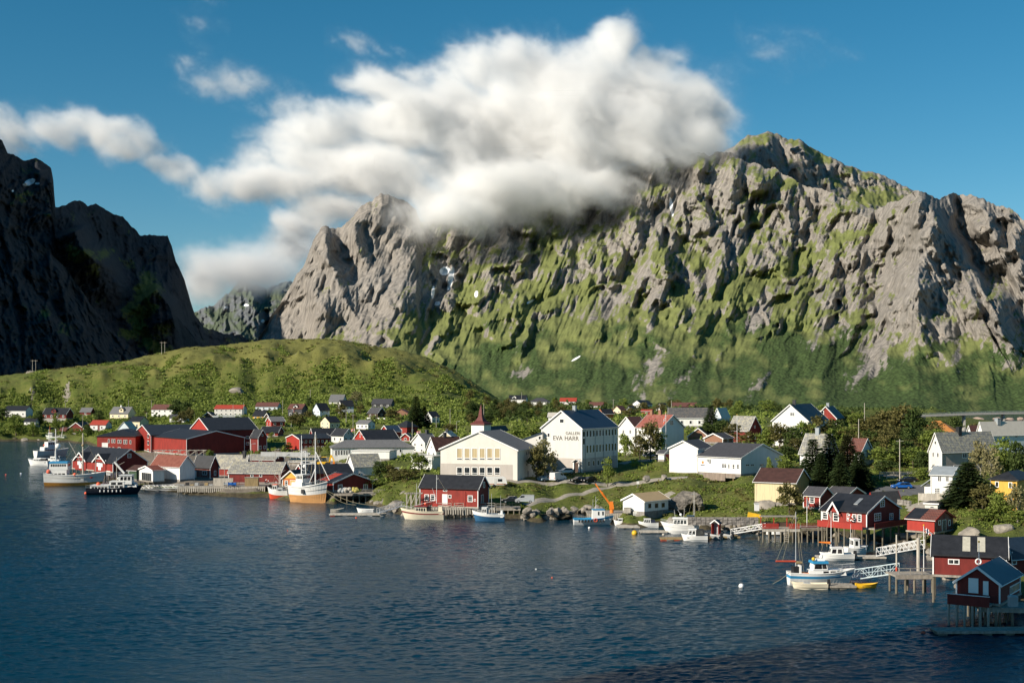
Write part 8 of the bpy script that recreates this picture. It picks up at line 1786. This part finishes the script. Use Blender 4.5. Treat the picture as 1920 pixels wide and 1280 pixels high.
PR = dict(g=[tree_proto(1, 'tree', lf_green), tree_proto(2, 'tree', lf_green, .8)], d=[tree_proto(3, 'tree', lf_dark), tree_proto(4, 'tree', lf_dark, .9)], b=[tree_proto(5, 'tree', lf_brown), tree_proto(6, 'tree', lf_brown, .7)], p=[tree_proto(7, 'tree', lf_pale, .6)], s=[spruce_proto(8, lf_con), spruce_proto(10, lf_con)], sb=[spruce_proto(9, lf_conb)])
USED = set()
def plant(kind, x, yt, D, wpx, label, group=None, hm=None):
    g = on_ground(x, D); h_ = hm or max(1.5, CH-(yt-HZ)*D/F-g.z); w = wpx*D/F*(1.4 if kind in ('s', 'sb') else 1.0)
    base = 5.6 if kind in ('s', 'sb') else 7.6
    src = rng.choice(PR[kind]); sc = (w/base, w/base, h_/10)
    if src.name not in USED:
        USED.add(src.name); src.location = g; src.scale = sc; src.rotation_euler = (0, 0, rng.uniform(0, 6.28)); src['label'] = label
        if group: src['group'] = group
        return src
    t_ = dup(src, g, rng.uniform(0, 6.28), label, sc)
    if 'group' in t_: del t_['group']
    if group: t_['group'] = group
    return t_
for k, x, yt, D, w, lb in (
    ('s', 1524, 822, 303, 54, 'left dark spruce of the conifer clump above the red cabins'), ('s', 1556, 811, 307, 56, 'tallest dark spruce in the middle of the conifer clump'), ('sb', 1589, 814, 305, 54, 'brown tipped spruce in the conifer clump'), ('s', 1612, 846, 300, 46, 'low spruce at the right edge of the conifer clump'), ('s', 1540, 850, 296, 44, 'short spruce in front of the conifer clump'), ('s', 1575, 850, 294, 44, 'short dark spruce before the brown tipped one'),
    ('s', 1815, 865, 262, 80, 'big lone spruce beside the narrow white house'), ('s', 1333, 759, 430, 32, 'dark spruce on the ridge by the slate roofed white house'), ('s', 780, 742, 640, 30, 'tall dark conifer on the slope above the church'), ('s', 795, 762, 645, 26, 'lower dark conifer beside the tall one above the church'),
    ('b', 1220, 788, 372, 48, 'round grey green tree before the faded red roofed house'), ('b', 1200, 812, 376, 34, 'smaller round tree left of the one before the faded red roof'), ('g', 1173, 812, 388, 30, 'thin young tree before the white gabled house by the gallery'), ('g', 1236, 806, 376, 34, 'tree leaning on the shaded blue white gable'),
    ('d', 1352, 786, 408, 42, 'dark tree left of the dark red barn'), ('b', 1372, 792, 398, 38, 'brownish tree in front of the barn roof'), ('d', 1325, 792, 412, 34, 'dark bushy tree behind the brown brick houses'), ('b', 1402, 808, 392, 32, 'brownish tree before the red barn wall'),
    ('g', 1440, 800, 384, 46, 'tree at the left corner of the large white gabled house'), ('b', 1462, 792, 380, 44, 'brown tree before the large white gabled house'), ('d', 1486, 800, 376, 48, 'dark leafed tree below the large white gable'), ('g', 1508, 788, 380, 50, 'green tree at the right corner of the large white gable'), ('b', 1530, 778, 390, 54, 'brownish tree between the white and the red gabled houses'), ('d', 1478, 836, 352, 48, 'dark bush tree right of the long white office'), ('g', 1468, 852, 330, 32, 'bright green bush tree at the office corner'), ('g', 1443, 856, 318, 16, 'small sapling before the shaded office gable'),
    ('d', 1566, 786, 396, 56, 'dark tree under the red gabled house'), ('g', 1590, 798, 385, 56, 'green tree behind the conifer clump'), ('b', 1628, 782, 395, 66, 'wide brownish tree above the red brown roof'), ('b', 1655, 770, 400, 66, 'tall brownish tree left in the big grove'), ('b', 1690, 757, 398, 72, 'tallest brown tree of the big grove at right'), ('d', 1716, 766, 392, 56, 'dark tree at the right end of the big grove'), ('d', 1640, 806, 372, 60, 'dark tree under the brownish ones in the grove'), ('b', 1672, 796, 370, 64, 'broad olive tree in the middle of the grove'), ('d', 1702, 800, 366, 54, 'dark bush tree in front of the grove'), ('d', 1730, 805, 372, 42, 'dark tree before the orange roof'),
    ('g', 1652, 836, 332, 58, 'green tree right of the red brown roofed white house'), ('d', 1682, 838, 334, 54, 'dark leafy tree behind the tall bare pole'), ('g', 1712, 836, 330, 56, 'bright green tree left of the beige slate roofed house'), ('d', 1732, 846, 322, 42, 'dark bush tree at the corner of the beige house'), ('d', 1662, 862, 318, 50, 'low dark bush by the road fence'), ('g', 1728, 876, 306, 34, 'low green bush above the parking area'),
    ('d', 1762, 786, 450, 36, 'dark tree behind the orange roof'), ('d', 1790, 780, 470, 40, 'round dark tree left of the bridge'), ('b', 1826, 792, 420, 24, 'small round tree between orange and pale roofs'),
    ('p', 1838, 824, 290, 46, 'pale yellowish willow before the beige slate roofed house'), ('p', 1858, 836, 284, 44, 'second pale willow right of the spruce'), ('g', 1880, 818, 296, 52, 'light green tree before the blue white wall'), ('d', 1908, 826, 292, 46, 'dark green tree at the right edge above the yellow house'), ('b', 1842, 905, 256, 50, 'brownish bush tree right of the big spruce'), ('g', 1872, 918, 246, 44, 'thin tree casting shade on the yellow house'), ('p', 1908, 905, 244, 46, 'pale thin tree at the right end of the yellow house'), ('g', 1850, 952, 246, 54, 'green bush below the yellow house'), ('g', 1905, 955, 240, 50, 'green bush at the right edge below the yellow house'),
    ('b', 1480, 904, 274, 46, 'sparse young tree in front of the weathered yellow barn'), ('g', 785, 849, 366, 42, 'round green tree before the flat white garage'), ('d', 711, 864, 358, 36, 'dark green tree beside the slate roofed white boathouse'), ('b', 731, 870, 358, 34, 'greyish bush tree right of the dark one by the slate roof'), ('b', 763, 878, 342, 56, 'olive bushy tree above the timber rack'), ('b', 738, 886, 348, 40, 'olive bush at the roadside left of the bushy tree'), ('g', 700, 893, 346, 44, 'green bush at the foot of the dark tree'),
    ('p', 1022, 822, 332, 56, 'pale flowering tree at the left corner of the gallery'), ('b', 1006, 838, 330, 40, 'brownish bush between hall and gallery'), ('g', 1139, 855, 328, 26, 'slim young tree at the right front of the gallery'), ('g', 998, 792, 395, 50, 'light green thicket left behind the gallery'), ('g', 970, 803, 400, 40, 'light green bush behind the hall roof'), ('b', 493, 845, 470, 18, 'small bush at the dark red annexe'), ('g', 394, 842, 438, 22, 'round green bush at the end of the long drying rack'),
    ('g', 30, 776, 748, 40, 'pale green tree on the left stony shore'), ('g', 62, 790, 740, 24, 'small pale green tree right of the one on the stony shore'), ('d', 72, 770, 770, 24, 'dark tree between the two left houses'), ('d', 330, 748, 740, 34, 'dark tall tree left of the red roofed terrace'), ('d', 350, 752, 735, 30, 'second dark tree left of the red roofed terrace'), ('b', 356, 764, 715, 22, 'brown tree before the dark pair by the terrace'), ('b', 340, 770, 705, 20, 'brown bush tree right of the small white house'), ('g', 372, 772, 700, 26, 'green tree right of the small white house'), ('b', 557, 773, 632, 36, 'round brownish tree left of the cream gabled house'), ('b', 640, 756, 690, 26, 'brown tree left of the tall white house'), ('p', 668, 733, 770, 30, 'pale grey tree high on the wooded slope'), ('b', 676, 757, 715, 18, 'bare brown tree left of the brown wooden house'), ('b', 846, 794, 560, 30, 'brownish tree left of the church'), ('g', 520, 766, 690, 24, 'green tree below the brown roofed terrace'), ('d', 580, 744, 790, 20, 'dark tree behind the pale blue house'), ('b', 735, 766, 690, 26, 'pale brown tree right of the brown wooden house'), ('g', 105, 772, 760, 16, 'slim tree before the dark red dormered house'), ('d', 185, 768, 790, 24, 'dark tree right of the small red hill shed'), ('g', 262, 772, 760, 20, 'green tree right of the pale yellow house'), ('d', 5, 765, 790, 30, 'dark tree at the left picture edge'), ('d', 1330, 812, 378, 0.1, 'x')):
    if lb != 'x': plant(k, x, yt, D, w, lb)
FOOT = []
for h in HS:
    c, s = math.cos(h['th']), math.sin(h['th']); FOOT.append((h['C'].x, h['C'].y, c, s, h['L'], h['R']))
def in_house(X, Y, mg=1.0):
    for (a, b, c, s, L, R) in FOOT:
        dx, dy = X-a, Y-b; lx = c*dx-s*dy; ly = s*dx+c*dy
        if -L-mg < lx < mg and -mg < ly < R+mg: return True
    return False
def rnd_trees(n, xs, Ds, kinds, hm, wm, label, group, ok=lambda x, D: True):
    c_ = 0; t = 0
    while c_ < n and t < n*30:
        t += 1; x = rng.uniform(*xs); D = math.exp(rng.uniform(math.log(Ds[0]), math.log(Ds[1]))); g = on_ground(x, D)
        if g.z < 2 or in_house(g.x, g.y, 2) or not ok(x, D): continue
        h_ = rng.uniform(*hm); plant(rng.choice(kinds), x, 0, D, rng.uniform(*wm)*F/D, label, group, hm=h_); c_ += 1
rnd_trees(46, (875, 1005), (640, 840), ['d', 'd', 'b'], (4, 8), (4, 7), 'dark tree of the shaded wood on the right flank of the hill', 'dark wood right of the hill')
rnd_trees(44, (250, 880), (660, 790), ['g', 'g', 'b', 'g'], (2.5, 5), (3.5, 6), 'garden tree among the houses on the hill slope', 'garden trees on the hill slope')
rnd_trees(26, (0, 260), (690, 860), ['g', 'd', 'g'], (2.5, 5), (3.5, 6), 'tree among the houses above the left shore', 'trees above the left shore')
rnd_trees(44, (950, 1480), (520, 900), ['b', 'd', 'b', 'g'], (3.5, 7), (4, 7), 'tree between the houses under the big mountain', 'trees under the big mountain')
rnd_trees(14, (460, 760), (440, 620), ['g', 'b'], (2, 4), (2.5, 4), 'low garden tree between the village houses', 'garden trees between the village houses')
rnd_trees(46, (1440, 1760), (330, 470), ['d', 'b', 'g'], (4, 7), (5, 8), 'tree filling the grove behind the conifers', 'trees in the grove behind the conifers', lambda x, D: D > 345 or x > 1640)
# ---- scrub on the hill and weeds on the banks: uncountable, one object each
def scrub(name, label, pts, sizes, nq, qs, m, seed, flat=.6):
    q = np.random.RandomState(seed); n = len(pts); C = np.repeat(pts, nq, 0); s = np.repeat(sizes, nq)[:, None]
    off = q.normal(size=C.shape)*np.array([.5, .5, .38*flat]); off[:, 2] = np.abs(off[:, 2])+.05; C = C+off*s
    a = q.normal(size=C.shape); a[:, 2] = np.abs(a[:, 2])+.3; P = rand_quads(C, 1.0, q); mid = C[:, None, :]; P = mid+(P-mid)*(s*qs)[:, :, None]
    o = bpy.data.objects.new(name, quads_mesh(name, P, m)); S.collection.objects.link(o); o['kind'] = 'stuff'; o['label'] = label; o['category'] = name.replace('_', ' '); return o
q = np.random.RandomState(12)
ROADS = [(v.co.x, v.co.y) for o in bpy.data.objects if o.name.split('.')[0] in ('path', 'road') for v in o.data.vertices]
ROADS = np.array(ROADS)
def off_road(X, Y, d=1.3):
    out = np.ones(len(X), bool)
    for i in range(0, len(X), 2000):
        out[i:i+2000] = ((X[i:i+2000, None]-ROADS[None, :, 0])**2+(Y[i:i+2000, None]-ROADS[None, :, 1])**2).min(1) > d*d
    return out
def sample(n, xs, Ds, keep):
    x = q.uniform(*xs, n); D = np.exp(q.uniform(math.log(Ds[0]), math.log(Ds[1]), n)); z = tz_arr(x, D); k = keep(x, D, z); x, D, z = x[k], D[k], z[k]; X = (x-CX)*D/F
    if len(X): k = off_road(X, D); x, D, z, X = x[k], D[k], z[k], X[k]
    k = np.array([not in_house(a, b, 1.2) for a, b in zip(X, D)]) if len(X) else k; return np.stack([X, D, z-.1], -1)[k], x[k], D[k]
def hk(x, D, z):
    yy = HZ-(z-CH)*F/D; nzv = fbm(x/50., D/50., 4, 801)
    cr = np.interp(x, [-100, 0, 130, 290, 450, 560, 740, 850, 950], [714, 708, 688, 665, 645, 634, 655, 694, 762])
    f = (yy-cr)/np.maximum(20, 775-cr)
    return (z > 3) & (nzv+f*1.7+q.uniform(-.2, .2, len(x)) > .62) & (D > 640)
p_, x_, D_ = sample(46000, (-200, 1000), (660, 1010), hk)
scrub('hill_scrub', 'green birch scrub covering the lower half of the long hill', p_, q.uniform(.8, 2.1, len(p_)), 10, .34, lf_green, 31, .7)
p_, x_, D_ = sample(1300, (-200, 1000), (660, 1010), lambda x, D, z: hk(x, D, z) & (fbm(x/30., D/30., 3, 811) > .15))
scrub('hill_scrub', 'darker thickets scattered through the hill scrub', p_, q.uniform(1.2, 3.0, len(p_)), 14, .32, lf_dark, 32, 1.1)
p_, x_, D_ = sample(5000, (-200, 1000), (800, 1060), lambda x, D, z: (z > 25) & (fbm(x/25., D/25., 3, 821) > .1))
scrub('heather', 'low brownish heather tufts on the hill top', p_, q.uniform(.8, 1.8, len(p_)), 9, .34, lf_brown, 33, .5)
p_, x_, D_ = sample(22000, (690, 1960), (235, 345), lambda x, D, z: (z > 1.4) & (fbm(x/30., D/9., 4, 831) > -.05))
scrub('weeds', 'tall weeds and grass tufts on the village banks', p_, q.uniform(.22, .7, len(p_)), 10, .32, lf_green, 34, .9)
p_, x_, D_ = sample(6000, (690, 1960), (235, 345), lambda x, D, z: (z > 1.4) & (fbm(x/30., D/9., 4, 841) > .2))
scrub('weeds', 'olive dry weeds between the green ones on the banks', p_, q.uniform(.35, 1.0, len(p_)), 12, .30, lf_brown, 35, .8)
p_, x_, D_ = sample(1500, (1130, 1500), (255, 345), lambda x, D, z: (z > 2) & (fbm(x/22., D/8., 4, 851) > .3))
scrub('weeds', 'whitish flowering weeds on the bank below the office', p_, q.uniform(.4, .9, len(p_)), 9, .26, lf_pale, 36, .8)
p_, x_, D_ = sample(9000, (200, 1750), (345, 680), lambda x, D, z: (z > 3.5) & (fbm(x/30., D/18., 4, 861) > .12) & ((x > 690) | (D > 470)))
scrub('undergrowth', 'low garden shrubs and grass between the village houses', p_, q.uniform(.8, 2.2, len(p_)), 12, .30, lf_green, 37, .8)
p_, x_, D_ = sample(5000, (950, 1800), (600, 1100), lambda x, D, z: (z > 3) & (fbm(x/30., D/18., 4, 871) > -.1))
scrub('undergrowth', 'scrub behind the houses at the mountain foot', p_, q.uniform(1.2, 3.2, len(p_)), 12, .30, lf_dark, 38, .9)
for k in PR:
    for src in PR[k]:
        if src.name not in USED:
            for ch in list(src.children): bpy.data.objects.remove(ch)
            bpy.data.objects.remove(src)
